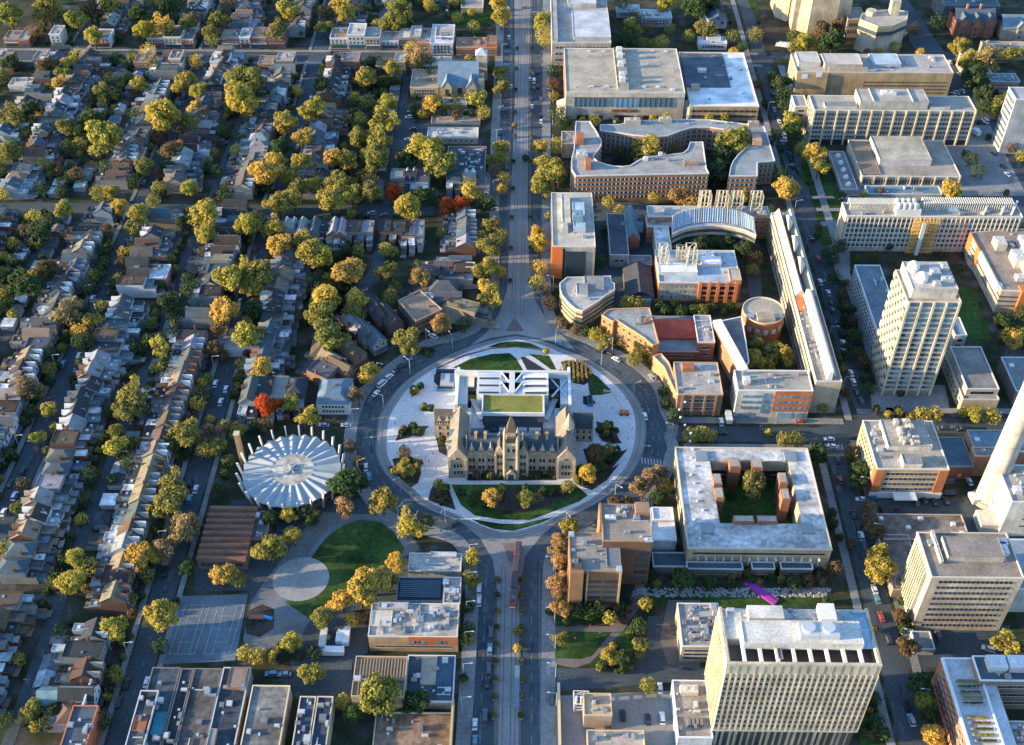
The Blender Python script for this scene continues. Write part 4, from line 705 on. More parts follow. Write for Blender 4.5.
# garages on the lanes
def garage_mesh(k):
    a = MB().box(-3, 3, -3, 3, 0, 2.7).box(2.95, 3.04, -2.2, 2.2, 0, 2.2, 0); b = MB()
    if k == 0: flatroof(b, -3.1, 3.1, -3.1, 3.1, 2.7, .2)
    else: b.gable(-3, 3, -3, 3, 2.7, 3.9, 'y')
    return a.mesh('wall', 'plain'), b.mesh('roof', 'stained')
GM = [garage_mesh(0), garage_mesh(0), garage_mesh(1)]
rg = random.Random(9); ng = 0
for xl, sd, y0, y1, nm in ((-247, -1, 400, 668, 'left side of the first lane'), (-247, 1, 400, 668, 'right side of the first lane'), (-170.3, 1, 205, 495, 'right side of the middle lane'), (-168, 1, 520, 668, 'right side of the upper middle lane'), (-73.5, -1, 520, 660, 'left side of the lane by the church')):
    y = y0; i = 0
    while y < y1:
        y += rg.uniform(6.3, 13)
        if 246 < y < 260 or 498 < y < 516: continue
        i += 1; mw, mr = rg.choice(GM)
        t = thing('garage', f'small {"flat" if mr is not GM[2][1] else "gabled"} garage, {ordinal(i)} up the {nm}', 'garage', xl+sd*(6.0), y, 0, 'garages on the back lanes', rz=(math.pi if sd > 0 else .0001))
        c = rg.choice(REARC); inst(mw, 'wall', t, (0, 0, 0), 0, rg.choice(((.3, .3, .3), (.2, .1, .07), (.45, .45, .43), (.15, .2, .24)))); inst(mr, 'roof', t, (0, 0, 0), 0, c); ng += 1
print('houses', NH[0], 'garages', ng, 'trees', len(TL))
# ---------------------------------------------------------------- large buildings: helper kit
class B:
    """one building; front = south face. Roof corners and foot are solved from street-grid coordinates"""
    def __init__(s, label, xl, xr, yk, yt, yb=None, h=None, wall=(.3, .28, .25), roof=(.2, .2, .2), name='building', cat='building', group=None, wm='wall', rm='roof', lip=.6, z0=0, parent=None, liph=None, make=True, cap=None):
        s.h = h if h is not None else hsolve((xl+xr)/2, yt, yb)+z0
        s.x0, s.y0 = G(xl, yt, s.h); s.x1 = G(xr, yt, s.h)[0]; s.y1 = G((xl+xr)/2, yk, s.h)[1]
        s.z0 = z0; s.wall = wall; s.top = s.h
        s.t = parent or thing(name, label, cat, (s.x0+s.x1)/2, (s.y0+s.y1)/2, 0, group)
        if make:
            MB().box(s.x0, s.x1, s.y0, s.y1, z0, s.h).build('wall' if not parent else 'upper_wall', wm, s.t, wall)
            s.roofing(roof, rm, lip, cap)
    def roofing(s, roof, rm='roof', lip=.6, cap=None):
        a = MB().box(s.x0+.3, s.x1-.3, s.y0+.3, s.y1-.3, s.h, s.h+.12); a.build('roof', rm, s.t, roof)
        m = MB(); t = .32; z0, z1 = s.h-.05, s.h+lip; e = .06
        m.box(s.x0-e, s.x1+e, s.y0-e, s.y0+t, z0, z1); m.box(s.x0-e, s.x1+e, s.y1-t, s.y1+e, z0, z1); m.box(s.x0-e, s.x0+t, s.y0+t, s.y1-t, z0, z1); m.box(s.x1-t, s.x1+e, s.y0+t, s.y1-t, z0, z1)
        m.build('parapet', 'plain', s.t, cap or tuple(min(.6, c*1.25+.05) for c in s.wall))
    def face(s, f):
        return {'S': (s.x0, s.x1, s.y0, 0), 'N': (s.x0, s.x1, s.y1, 0), 'W': (s.y0, s.y1, s.x0, 1), 'E': (s.y0, s.y1, s.x1, 1)}[f]
    def strip(s, f, a0, a1, z0, z1, d0, d1, mb):
        """box on a face, a0..a1 along it, standing d0..d1 proud"""
        u0, u1, c, ax = s.face(f); sg = -1 if f in 'SW' else 1; lo, hi = sorted((c+sg*d0, c+sg*d1))
        return mb.box(a0, a1, lo, hi, z0, z1) if ax == 0 else mb.box(lo, hi, a0, a1, z0, z1)
    def windows(s, f, rows, cols, w=1.6, hh=1.7, z0=1.5, z1=None, m0=2., m1=2., mat=('glass', 'plain'), trim=(.5, .5, .48), sill=True, cap=100):
        u0, u1, c, ax = s.face(f); z1 = z1 or s.h-1; sg = -1 if f in 'SW' else 1
        me = MB().box(-w/2, w/2, -.03, .05, -hh/2, hh/2, 0)
        if sill: me.box(-w/2-.1, w/2+.1, -.12, .0, -hh/2-.18, -hh/2, 1).box(-w/2-.05, w/2+.05, -.08, 0, hh/2, hh/2+.12, 1)
        mesh = me.mesh('window', mat); k = 0; rest = MB()
        rz = {'S': 0, 'N': math.pi, 'W': -math.pi/2, 'E': math.pi/2}[f]
        b = Vector(s.t['_b']); n0 = sum(1 for q in s.t.children if q.name.startswith('window')) if False else s.t.get('_nw', 0)
        for i in range(rows):
            for j in range(cols):
                z = z0+(i+.5)*(z1-z0)/rows; a = u0+m0+(j+.5)*(u1-u0-m0-m1)/cols
                p = Vector((a, c, z)) if ax == 0 else Vector((c, a, z))
                if n0+k < cap: inst(mesh, 'window', s.t, p-b, rz, trim); k += 1
                else: s.strip(f, a-w/2, a+w/2, z-hh/2, z+hh/2, 0, .03, rest)
        s.t['_nw'] = n0+k
        if rest.v: tag(rest.build('windows', mat[0], s.t), kind='stuff')
        return s
    def bands(s, f, rows, z0=1.5, z1=None, frac=.5, mat='glass', m0=1., m1=1., fins=0, finc=None, find=.35, finw=.5, mull=1.6, fz=None):
        u0, u1, c, ax = s.face(f); z1 = z1 or s.h-1
        for i in range(rows):
            hh = (z1-z0)/rows; z = z0+i*hh+hh*(1-frac)/2; m = MB(); s.strip(f, u0+m0, u1-m1, z, z+hh*frac, .0, .04, m)
            o = m.build('window_band', mat, s.t)
            if mull:
                m = MB(); n = int((u1-u0-m0-m1)/mull)
                for j in range(n+1): a = u0+m0+(u1-u0-m0-m1)*j/max(1, n); s.strip(f, a-.07, a+.07, z, z+hh*frac, .045, .14, m)
                q = m.build('mullions', 'plain', None, finc or s.wall); q.parent = o
                for v in q.data.vertices: v.co -= Vector(s.t['_b'])
        if fins:
            for j in range(fins):
                a = u0+finw/2+(u1-u0-finw)*j/(fins-1); m = MB(); s.strip(f, a-finw/2, a+finw/2, *(fz or (0, s.h+.2)), .0, find, m); m.build('fin', 'wall', s.t, finc or s.wall)
        return s
    def unit(s, fx, fy, w, d, h, c=(.45, .46, .47), z=None, name='rooftop_unit', m='steel'):
        x = s.x0+(s.x1-s.x0)*fx; y = s.y0+(s.y1-s.y0)*fy; z = s.h+.12 if z is None else z
        b = MB().box(x-w/2, x+w/2, y-d/2, y+d/2, z, z+h); b.box(x-w/2+.15, x+w/2-.15, y-d/2+.15, y+d/2-.15, z+h, z+h+.12)
        if w > 2.5 and m == 'steel': b.cyl(x-w*.2, y, z+h+.1, z+h+.5, min(w, d)*.22); b.cyl(x+w*.22, y, z+h+.1, z+h+.5, min(w, d)*.22)
        b.build(name, m, s.t, c); return s
    def clutter(s, n, seed, fx=(.08, .92), fy=(.1, .9), big=3.):
        r = random.Random(seed)
        for _ in range(n):
            k = r.random(); a, b = r.uniform(*fx), r.uniform(*fy)
            if k < .55: s.unit(a, b, r.uniform(.8, big*.85), r.uniform(.8, big*.8), r.uniform(.5, 1.5), r.choice(((.36, .37, .38), (.5, .5, .5), (.2, .2, .21), (.26, .3, .34), (.3, .28, .24))))
            elif k < .85: s.unit(a, b, r.uniform(.5, .9), r.uniform(.5, .9), r.uniform(.4, .9), (.55, .55, .54), name='roof_vent')
            else:
                x = s.x0+(s.x1-s.x0)*a; y = s.y0+(s.y1-s.y0)*b; ang = r.choice((0, 1)); L_ = min(r.uniform(3, 8), (s.x1-x-1) if ang else (s.y1-y-1))
                if L_ < 1: continue
                MB().bar((x, y, s.h+.6), (x+(L_ if ang else 0), y+(0 if ang else L_), s.h+.6), .35).build('duct', 'steel', s.t, (.5, .5, .5))
        return s
    def block(s, f0, f1, g0, g1, dh, wall=None, roof=(.22, .22, .22), name='penthouse', m='wall'):
        x0, x1 = s.x0+(s.x1-s.x0)*f0, s.x0+(s.x1-s.x0)*f1; y0, y1 = s.y0+(s.y1-s.y0)*g0, s.y0+(s.y1-s.y0)*g1; z = s.h
        o = MB().box(x0, x1, y0, y1, z, z+dh).build(name, m, s.t, wall or s.wall)
        b = s.t['_b']; r = MB(); flatroof(r, x0, x1, y0, y1, z+dh, .3)
        for i, v in enumerate(r.v): r.v[i] = (v[0]-b[0], v[1]-b[1], v[2]-b[2])
        q = r.build('roof', 'roof', None, roof); q.parent = o
        return s
def polyb(label, pts, h, wall, roof, wm='wall', rm='roof', lip=.6, name='building', cap=None, group=None, bandrows=0, bandm='glass', bz=(1.5, None), frac=.45, base=0, bandc=None):
    p = [G(a, b, h) for a, b in pts]; n = len(p)
    if sum(p[i][0]*p[(i+1) % n][1]-p[(i+1) % n][0]*p[i][1] for i in range(n)) < 0: p = p[::-1]
    cx, cy = sum(a for a, b in p)/n, sum(b for a, b in p)/n
    t = thing(name, label, 'building', cx, cy, 0, group)
    MB().prism(p, base, h).build('wall', wm, t, wall)
    def off(d):
        q = []
        for i in range(n):
            a, b, c = Vector(p[i-1]), Vector(p[i]), Vector(p[(i+1) % n]); d1 = (b-a).normalized(); d2 = (c-b).normalized()
            nn = Vector((d1.y+d2.y, -(d1.x+d2.x))); nn = nn.normalized() if nn.length > 1e-6 else Vector((d1.y, -d1.x))
            k = max(.5, nn.dot(Vector((d1.y, -d1.x)))); q.append(tuple(b+nn*d/k))
        return q
    MB().prism(off(-.25), h, h+.1).build('roof', rm, t, roof)
    m = MB(); o, i_ = off(.07), off(-.4)
    for i in range(n): j = (i+1) % n; m.prism([o[i], o[j], i_[j], i_[i]], h-.05, h+lip)
    m.build('parapet', 'plain', t, cap or tuple(min(.6, c*1.25+.05) for c in wall))
    if bandrows:
        z0, z1 = bz; z1 = z1 or h-.8; hh = (z1-z0)/bandrows
        for r_ in range(bandrows):
            z = z0+r_*hh+hh*(1-frac)/2; m = MB(); o1, o2 = off(.0), off(.06)
            for i in range(n): j = (i+1) % n; m.prism([o1[i], o1[j], o2[j], o2[i]], z, z+hh*frac, bottom=True)
            m.build('window_band', bandm, t)
            if bandc:
                m = MB()
                for i in range(n):
                    j = (i+1) % n; a = Vector(o2[i]); b = Vector(o2[j]); L_ = (b-a).length; k = int(L_/2.2)
                    for q_ in range(k): c_ = a+(b-a)*((q_+.5)/k); m.box(c_.x-.25, c_.x+.25, c_.y-.12, c_.y+.12, z, z+hh*frac)
                m.build('blind_panels', 'plain', t, bandc)
    bb = B.__new__(B); bb.t = t; bb.h = h; bb.x0 = min(a for a, b in p); bb.x1 = max(a for a, b in p); bb.y0 = min(b for a, b in p); bb.y1 = max(b for a, b in p); bb.wall = wall; bb.p = p; bb.z0 = 0
    return bb
CONC = (.42, .37, .29); TAN = (.40, .30, .18); BRK = (.26, .12, .07); ORG = (.36, .145, .07); GRV = (.27, .25, .21); DRK = (.10, .105, .115); WHT = (.56, .57, .58); BLU = (.12, .19, .23); BRN = (.17, .115, .075)
# ---------------------------------------------------------------- campus, upper part
a = B('big arena building with flat gravel roof split by a white service strip', 566, 685, 49, 92.5, 119, wall=(.45, .41, .34), roof=(.33, .295, .235), cap=(.55, .52, .46), lip=.5)
a.block(.435, .53, .06, .97, 1.6, (.4, .38, .34), (.25, .25, .24), 'service_strip')
for fy in (.2, .3, .55, .75, .88): a.unit(.483, fy, 3.4, 3.2, 2.6, (.62, .61, .58), z=a.h+1.6)
for fx in (.08, .2, .32, .62, .72, .82, .93):
    for fy in (.1, .28, .46, .64, .82): a.unit(fx, fy, .6, .6, .35, (.5, .5, .5), name='roof_vent')
for fx in (.22, .35, .66, .78, .9): a.unit(fx, .12 if fx != .9 else .06, 2.2, 1.4, .8, (.55, .57, .6)); a.unit(fx, .93, 2, 1.2, .7, (.55, .57, .6))
for u0, u1 in ((.075, .36), (.385, .60), (.62, .92)):
    m = MB(); w_ = a.x1-a.x0; a.strip('S', a.x0+w_*u0, a.x0+w_*u1, a.h-9.2, a.h-3.4, 0, .05, m); m.build('window_wall', 'glassblue', a.t)
    m = MB(); a.strip('S', a.x0+w_*u0, a.x0+w_*u1, a.h-3.4, a.h-2.9, 0, .12, m); m.build('red_band', 'plain', a.t, (.35, .08, .04))
    m = MB(); n_ = int((u1-u0)*w_/2.6)
    for j in range(n_+1): q = a.x0+w_*(u0+(u1-u0)*j/n_); a.strip('S', q-.06, q+.06, a.h-9.2, a.h-3.4, .06, .2, m)
    m.build('mullions', 'plain', a.t, (.2, .25, .3))
m = MB(); a.strip('S', a.x0, a.x1, a.h-2.7, a.h+.5, 0, .5, m); m.build('fascia', 'wall', a.t, (.5, .46, .38))
m = MB(); a.strip('S', a.x0+w_*.39, a.x0+w_*.6, a.h-12.4, a.h-10.6, 0, .3, m); m.build('red_panel', 'plain', a.t, (.4, .1, .05))
for u in (.43, .5, .57): m = MB(); a.strip('S', a.x0+w_*u-1.6, a.x0+w_*u+1.6, a.h-12, a.h-11, .3, .36, m); m.build('window', 'glass', a.t)
for u0, u1 in ((.1, .32), (.42, .58), (.66, .85)): m = MB(); a.strip('S', a.x0+w_*u0, a.x0+w_*u1, 0, 2.6, 0, .06, m); m.build('entrance_recess', 'dark', a.t)
for fx in (-.035, 1.035): m = MB(); x = a.x0+w_*fx; m.add([(x-2.6, a.y0+2, 0), (x+2.6, a.y0-1.5, 0), (x+2.6, a.y0+9, 0), (x-2.6, a.y0+9, 0), (x-2.6, a.y0+2, 7), (x+2.6, a.y0-1.5, 9), (x+2.6, a.y0+9, 9), (x-2.6, a.y0+9, 7)], [(0, 1, 5, 4), (1, 2, 6, 5), (2, 3, 7, 6), (3, 0, 4, 7), (4, 5, 6, 7)]); m.build('stair_wing', 'wall', a.t, (.45, .41, .34))
m = MB(); a.strip('W', a.y0+8, a.y1-6, 5, a.h-2, 0, .3, m); m.build('orange_panel', 'plain', a.t, (.45, .15, .06))
b = B('pale concrete block with stepped roofs at the top of the avenue', 552, 611, -8, 43, h=15, wall=(.42, .38, .32), roof=(.32, .31, .29), cap=(.5, .48, .44))
b.block(0, .1, 0, 1, 2, (.45, .4, .33), (.3, .3, .29)); b.block(.36, 1, .05, .55, 2.2, (.45, .43, .4), (.40, .42, .45)); b.block(.3, .8, .66, .98, 3.5, (.45, .43, .4), (.42, .43, .45)); b.clutter(22, 1); b.windows('S', 3, 14, 1.8, 1.6)
b = B('low block with bright white L shaped roof around a dark roof', 690, 759, 53, 107, 121, wall=(.42, .33, .2), roof=(.62, .64, .66), cap=(.5, .42, .3))
b.block(-.08, .66, .34, .97, .5, (.12, .14, .17), (.085, .105, .13), 'dark_roof'); b.bands('S', 2, frac=.42, mull=3.2); b.clutter(14, 2); b.unit(.28, .62, 5, 3, 1.6, (.6, .6, .6), z=b.h+.6); b.unit(.12, .3, 5, 4, 3, (.4, .33, .24))
PB = (.30, .19, .12)
p1 = [(600, 125.3), (620, 125), (632, 121.7), (673, 120), (710, 120.3), (764, 126.7), (770, 145), (775, 161.6), (757.5, 163), (757.5, 176.6), (729, 176.6), (730.5, 167), (733, 161.6), (738, 155), (744, 150), (748, 146), (750, 140), (747, 136.5), (740, 134), (728, 130.5), (717, 129), (710, 128), (695, 128), (688, 129.2), (680, 131.6), (667, 136.6), (657, 137.4), (647, 137), (635, 135.8), (623, 134), (600, 131)]
b = polyb('brown banded building whose roof edge waves above the courtyard', p1, 14, PB, (.22, .25, .26), cap=(.5, .5, .48), bandrows=4, bandc=(.4, .4, .38), wm='brick'); b.unit(.2, .93, 9, 4, 2.6, (.45, .4, .3)); b.unit(.4, .96, 7, 3, 2.6, (.45, .4, .3)); b.unit(.92, .6, 5, 8, 3, (.5, .3, .2), m='brick'); b.unit(.93, .9, 6, 3, 2.5, (.4, .3, .25)); b.clutter(8, 3, fy=(.9, .96))
p2 = [(575.8, 122), (590, 122), (596, 131), (601.6, 141.6), (601.3, 145.8), (598, 151), (593.6, 155.8), (593.6, 158.3), (598, 162), (606.6, 165), (614, 166.6), (622.4, 167), (630, 166.2), (635, 163), (640, 160), (647, 158), (656.6, 156.6), (670, 155.2), (683, 153.6), (687.4, 150), (689, 146), (690, 142.8), (703, 142.5), (706.5, 169), (709, 174), (656.6, 175), (585, 176.6), (575.8, 176.6), (571.6, 170), (571.6, 158), (574, 150)]
b = polyb('orange brown banded building with curving grey roof below the courtyard', p2, 16, (.36, .19, .11), (.27, .265, .25), cap=(.52, .52, .5), bandrows=5, bandc=(.55, .55, .52), wm='brick', frac=.4); b.unit(.07, .62, 4, 7, 4, ORG, m='brick'); b.unit(.08, .35, 6, 6, 2.5); b.unit(.12, .18, 3, 8, 3, ORG, m='brick'); b.unit(.55, .3, 2.5, 2.5, 1.5, (.6, .6, .6)); b.unit(.88, .22, 8, 2.5, 1.5, (.3, .2, .15), m='brick'); b.clutter(6, 4, fx=(.6, .9), fy=(.25, .4))
b = B('small grey flat annex left of the curving brown block', 562, 574, 132, 144, h=9, wall=(.33, .3, .27), roof=(.2, .2, .19)); b.clutter(3, 5)
# orange ended block on the avenue
b = B('long flat block with a bright orange end wall beside the avenue', 552.5, 595.5, 193.5, 247, 278, wall=(.42, .37, .3), roof=(.40, .37, .31), cap=(.5, .48, .42))
w_ = b.x1-b.x0
m = MB(); b.strip('S', b.x0, b.x0+w_*.24, 0, b.h+.2, 0, .5, m); m.build('orange_wall', 'plain', b.t, (.55, .15, .04))
m = MB(); b.strip('S', b.x0+w_*.31, b.x0+w_*.78, 0, b.h-2.5, 0, .4, m); m.build('dark_curtain_wall', 'glass', b.t)
m = MB(); b.strip('S', b.x0+w_*.25, b.x0+w_*.30, 0, b.h-1, 0, .1, m); m.build('window_slot', 'dark', b.t)
m = MB(); b.strip('W', b.y0, b.y0+8, 0, b.h+.2, 0, .4, m); m.build('orange_return_wall', 'plain', b.t, (.55, .15, .04))
b.bands('W', 5, frac=.5); b.block(.24, .44, .35, .9, 2.4, (.5, .48, .42), (.38, .35, .3)); b.block(.5, .78, .25, .72, 3.4, (.45, .5, .55), (.3, .4, .48)); b.unit(.6, .4, 5, 6, 3.5, (.2, .3, .36), z=b.h+3.4); b.unit(.3, .3, 3, 5, 3); b.clutter(16, 6)
p = [(559.6, 284), (566.6, 278), (610.8, 276.6), (611.6, 282.4), (614.6, 284), (614.6, 290.8), (606, 296), (597.5, 302.4), (590, 307), (582.5, 311.6), (576, 310), (571.6, 306.6), (567, 302), (562, 296), (560, 290)]
b = polyb('beige corner building with a curved front beside the ring road', p, 10, (.47, .36, .21), (.31, .31, .30), cap=(.55, .5, .42), bandrows=3, frac=.36); b.block(.3, .5, .4, .7, 1.8, (.55, .55, .55)); b.block(.45, .8, .6, .95, 1.2, (.4, .38, .33)); b.clutter(9, 7, fx=(.2, .8), fy=(.3, .8))
b = B('long dark flat hall behind the orange ended block', 610, 629, 214, 255, 267, wall=(.3, .28, .26), roof=(.07, .085, .1), lip=.3); b.windows('S', 1, 2, 1.6, 1.6)
b = B('small church with steep slate roof amid the dark courtyard', 626, 640, 210, 238, 250, wall=(.28, .12, .08), roof=BLU, make=False, name='church', cat='church')
MB().box(b.x0, b.x1, b.y0, b.y1, 0, 6).add([(b.x0, b.y0, 6), (b.x1, b.y0, 6), ((b.x0+b.x1)/2, b.y0, 11)], [(0, 1, 2)]).build('wall', 'brick', b.t, (.28, .12, .08)); MB().gable(b.x0, b.x1, b.y0+.1, b.y1, 6, 11).build('roof', 'shingle', b.t, (.13, .19, .22)); MB().gable(b.x0-2, b.x1+2, b.y0+9, b.y0+15, 5, 9, 'x').build('cross_roof', 'shingle', b.t, (.13, .19, .22))
b = B('flat annex attached in front of the small dark church', 628, 652, 256, 265, 272, wall=(.3, .28, .26), roof=(.16, .16, .16)); b.clutter(4, 8)
b = B('dark pitched hall left of the orange pillared block', 626, 654, 267, 297, 305, wall=(.16, .15, .15), roof=DRK, make=False)
MB().box(b.x0, b.x1, b.y0, b.y1, 0, 5).build('wall', 'wall', b.t, (.16, .15, .15)); MB().gable(b.x0, b.x1, b.y0, b.y1, 5, 8.5).build('roof', 'shingle', b.t, (.05, .055, .065)); MB().box(b.x0+9, b.x0+12, b.y0-1.2, b.y0, 0, 4).build('porch', 'plain', b.t, (.4, .4, .4))
# ivied brick block, red roofed link, brick halls
b = polyb('old orange brick block with ivy beside the ring road', [(601.6, 315.7), (607, 311), (611.6, 309.5), (649.5, 308.3), (659, 344), (652.4, 346), (644, 338.5), (615.8, 320.5), (613, 322.5)], 13, (.45, .19, .08), (.26, .26, .25), cap=(.5, .28, .14), wm='brick', bandrows=0)
pp = [Vector(G(*q, 13)) for q in ((601.6, 315.7), (613, 322.5), (615.8, 320.5), (644, 338.5), (652.4, 346))]
wmesh = MB().box(-.6, .6, -.03, .06, -1, 1).mesh('window', 'glass'); arch = MB().box(-.8, .8, -.1, .0, 1.0, 1.3, 0).box(-.8, .8, -.12, 0, -1.25, -1, 0).mesh('window_trim', 'plain')
bb = Vector(b.t['_b'])
for q0, q1 in zip(pp, pp[1:]):
    L_ = (q1-q0).length; n_ = max(1, int(L_/3)); ang = math.atan2((q1-q0).y, (q1-q0).x)
    if L_ < 4: continue
    for i in range(n_):
        for z in (3, 6.8, 10.6):
            q = q0+(q1-q0)*((i+.5)/n_); o = inst(wmesh, 'window', b.t, Vector((q.x, q.y, z))-bb, ang); inst(arch, 'window_trim', o, (0, 0, 0), 0, (.5, .36, .2))
m = MB(); rr = random.Random(3)
for q0, q1, hh in ((pp[3], pp[4], 12), (pp[2]*.3+pp[3]*.7, pp[3], 9), (pp[0], pp[0]*.5+pp[1]*.5, 8)):
    d = (q1-q0).normalized(); nn = Vector((d.y, -d.x))
    for _ in range(260):
        t_ = rr.random(); z = rr.random()**1.5*hh; q = q0+(q1-q0)*t_+nn*rr.uniform(.1, .5); s_ = .4
        m.add([(q.x-s_*d.x, q.y-s_*d.y, z-s_), (q.x+s_*d.x, q.y+s_*d.y, z-s_), (q.x+s_*d.x+nn.x*.3, q.y+s_*d.y+nn.y*.3, z+s_), (q.x-s_*d.x+nn.x*.3, q.y-s_*d.y+nn.y*.3, z+s_)], [(0, 1, 2, 3)])
m.build('ivy', 'leaf', b.t, (.10, .10, .03)); b.unit(.82, .62, 1.8, 1.8, 2, ORG, m='brick'); b.clutter(4, 9, fx=(.5, .9), fy=(.5, .9))
b = B('low brick wing with a bright red pitched roof', 653, 699, 317, 352, 361, wall=(.30, .12, .07), roof=(.2, .21, .22), wm='brick', cap=(.3, .3, .3)); b.windows('S', 1, 9, 1.2, 1.4)
w_ = b.x1-b.x0; d_ = b.y1-b.y0; MB().box(b.x0, b.x1, b.y0+d_*.34, b.y0+d_*.85, b.h, b.h+1.5).gable(b.x0, b.x1, b.y0+d_*.34, b.y0+d_*.85, b.h+1.5, b.h+4.2, 'x').build('red_roof', 'shingle', b.t, (.40, .075, .045))
b = B('grey flat brick block joined to the red roofed wing', 698, 715, 316, 343, 360, wall=(.30, .12, .07), roof=(.27, .27, .27), wm='brick', cap=(.5, .5, .5)); b.windows('S', 2, 3, 1.4, 1.4); b.clutter(5, 10)
b = polyb('slanting slab with a blazing white side parapet and dark roof', [(714, 323), (742, 317), (749, 362), (743.5, 372.5), (741, 373)], 13, (.33, .17, .1), (.13, .13, .14), cap=(.62, .61, .58), wm='brick')
q0, q1 = Vector(G(714, 323, 13)), Vector(G(741, 373, 13)); d = (q1-q0).normalized(); nn = Vector((-d.y, d.x))
MB().prism([tuple(q0-nn*.6), tuple(q1-nn*.6), tuple(q1+nn*3.2), tuple(q0+nn*3.2)], 13.05, 14.8).build('white_parapet', 'plain', b.t, (.68, .67, .64))
b = B('brown brick hall with stained flat roof right of the ring road', 678, 723, 363, 395, 415, wall=(.25, .15, .10), roof=(.30, .28, .25), wm='brick', cap=(.42, .28, .18)); b.windows('S', 2, 6, 1.8, 1.6); b.windows('W', 2, 7, 1.4, 1.6); b.unit(.3, .8, 5, 3.5, 2, ORG, m='brick'); b.clutter(8, 11)
for fx in (.12, .35, .62, .86): m = MB(); q = b.x0+(b.x1-b.x0)*fx; b.strip('S', q-.5, q+.5, 0, b.h, 0, .5, m); m.build('pilaster', 'brick', b.t, (.28, .17, .11))
b = polyb('curved orange screen wall wing beside the brown brick hall', [(653, 357), (661, 354), (669, 363), (680, 393), (677, 396), (670, 382), (664, 368)], 8, (.42, .25, .13), (.3, .27, .22), wm='brick')
# white and orange laboratory
b = B('four storey laboratory with white and orange brick front', 738, 813, 371, 391, 417.5, wall=(.55, .52, .46), roof=(.28, .265, .24), cap=(.6, .6, .58)); w_ = b.x1-b.x0
m = MB(); b.strip('S', b.x0+w_*.5, b.x1, 4.2, b.h+.2, 0, .3, m); o = m.build('orange_brick_panel', 'brick', b.t, (.46, .16, .07))
u_ = b.x0
for f0, f1, cols, rows in ((.06, .46, 5, 3), (.53, .98, 6, 3)):
    for i in range(rows):
        for j in range(cols):
            q = b.x0+w_*(f0+(f1-f0)*(j+.5)/cols); z = 6.2+i*3.3; m = MB(); b.strip('S', q-.85, q+.85, z-.7, z+.7, .0, .36, m); m.build('window', 'glassblue', b.t)
m = MB(); b.strip('S', b.x0+w_*.34, b.x0+w_*.38, 3, b.h-1, 0, .4, m); m.build('stair_glazing', 'glassblue', b.t)
for f0, f1 in ((.06, .2), (.58, .78), (.85, .93)): m = MB(); b.strip('S', b.x0+w_*f0, b.x0+w_*f1, 0, 3.2, 0, .4, m); m.build('loading_door', 'glassblue', b.t)
b.unit(.13, .4, 3, 3, 2.6, (.65, .65, .63)); b.clutter(12, 12); b.windows('W', 3, 3, 1.2, 1.3)
# long greenhouse block
b = B('long narrow science block topped by glass greenhouses', 816, 842, 214, 382, 412, wall=(.44, .37, .27), roof=(.25, .24, .22), cap=(.5, .48, .45)); w_ = b.x1-b.x0; L_ = b.y1-b.y0
b.bands('W', 4, frac=.45, mull=2.5); b.windows('E', 4, 24, 1.5, 1.6, m0=4, m1=4)
gl = 'glassblue'
tint_mat('greenglass', base=(.36, .33, .25), a1=.25, s1=.15, s2=1.2, a2=.3, rough=.25, spec=.6)
y = b.y0+L_*.46
for x0_, x1_ in ((b.x0+.8, b.x0+w_*.46), (b.x0+w_*.56, b.x1-.6)):
    m = MB().gable(x0_, x1_, y, b.y1-2, b.h+1.2, b.h+4.2, over=0); m.box(x0_, x1_, y, b.y1-2, b.h, b.h+1.2); m.add([(x0_, y, b.h+1.2), (x1_, y, b.h+1.2), ((x0_+x1_)/2, y, b.h+4.2)], [(0, 1, 2)])
    o = m.build('greenhouse', 'greenglass', b.t); m = MB(); n_ = 34
    for i in range(n_+1):
        yy = y+(b.y1-2-y)*i/n_; m.bar((x0_, yy, b.h+1.42), ((x0_+x1_)/2, yy, b.h+4.45), .12); m.bar((x1_, yy, b.h+1.42), ((x0_+x1_)/2, yy, b.h+4.45), .12)
    m.bar(((x0_+x1_)/2, y, b.h+4.5), ((x0_+x1_)/2, b.y1-2, b.h+4.5), .25); m.build('glazing_bars', 'plain', b.t, (.55, .52, .45))
for i in range(3):
    yy = b.y1-14-i*17; xm = b.x0+w_*.6
    m = MB(); m.add([(xm-2, yy-7, b.h+4), (xm+2, yy, b.h+3.5), (xm-1, yy+7, b.h+4), (xm-1.4, yy, b.h+9)], [(0, 1, 3), (1, 2, 3), (2, 0, 3)]); m.build('pointed_skylight', 'plain', b.t, (.55, .47, .33))
MB().box(b.x0, b.x0+w_*.36, y-10, y-.2, b.h, b.h+.5).build('orange_terrace', 'plain', b.t, (.5, .15, .05))
m = MB().add([(b.x0+w_*.42, b.y0+1, b.h), (b.x0+w_*.62, b.y0+1, b.h), (b.x0+w_*.62, y, b.h), (b.x0+w_*.42, y, b.h), (b.x0+w_*.47, b.y0+1, b.h+5), (b.x0+w_*.62, b.y0+1, b.h+5), (b.x0+w_*.62, y, b.h+5), (b.x0+w_*.47, y, b.h+5)], [(0, 1, 5, 4), (1, 2, 6, 5), (2, 3, 7, 6), (3, 0, 4, 7), (4, 5, 6, 7)]); m.build('white_ridge_wall', 'plain', b.t, (.62, .6, .56))
m = MB()
for i in range(30): yy = b.y0+3+(y-b.y0-4)*i/30; m.bar((b.x0+w_*.64, yy, b.h+5), (b.x0+w_*.8, yy+.6, b.h+.4), .3, .6)
m.build('louvre_fins', 'plain', b.t, (.5, .46, .4)); b.clutter(10, 13, fx=(.1, .35), fy=(.05, .4), big=2)
m = MB(); b.strip('S', b.x0, b.x1, 0, 3, .0, .5, m); m.build('base_course', 'wall', b.t, (.35, .3, .24))
b.t['_b2'] = 1
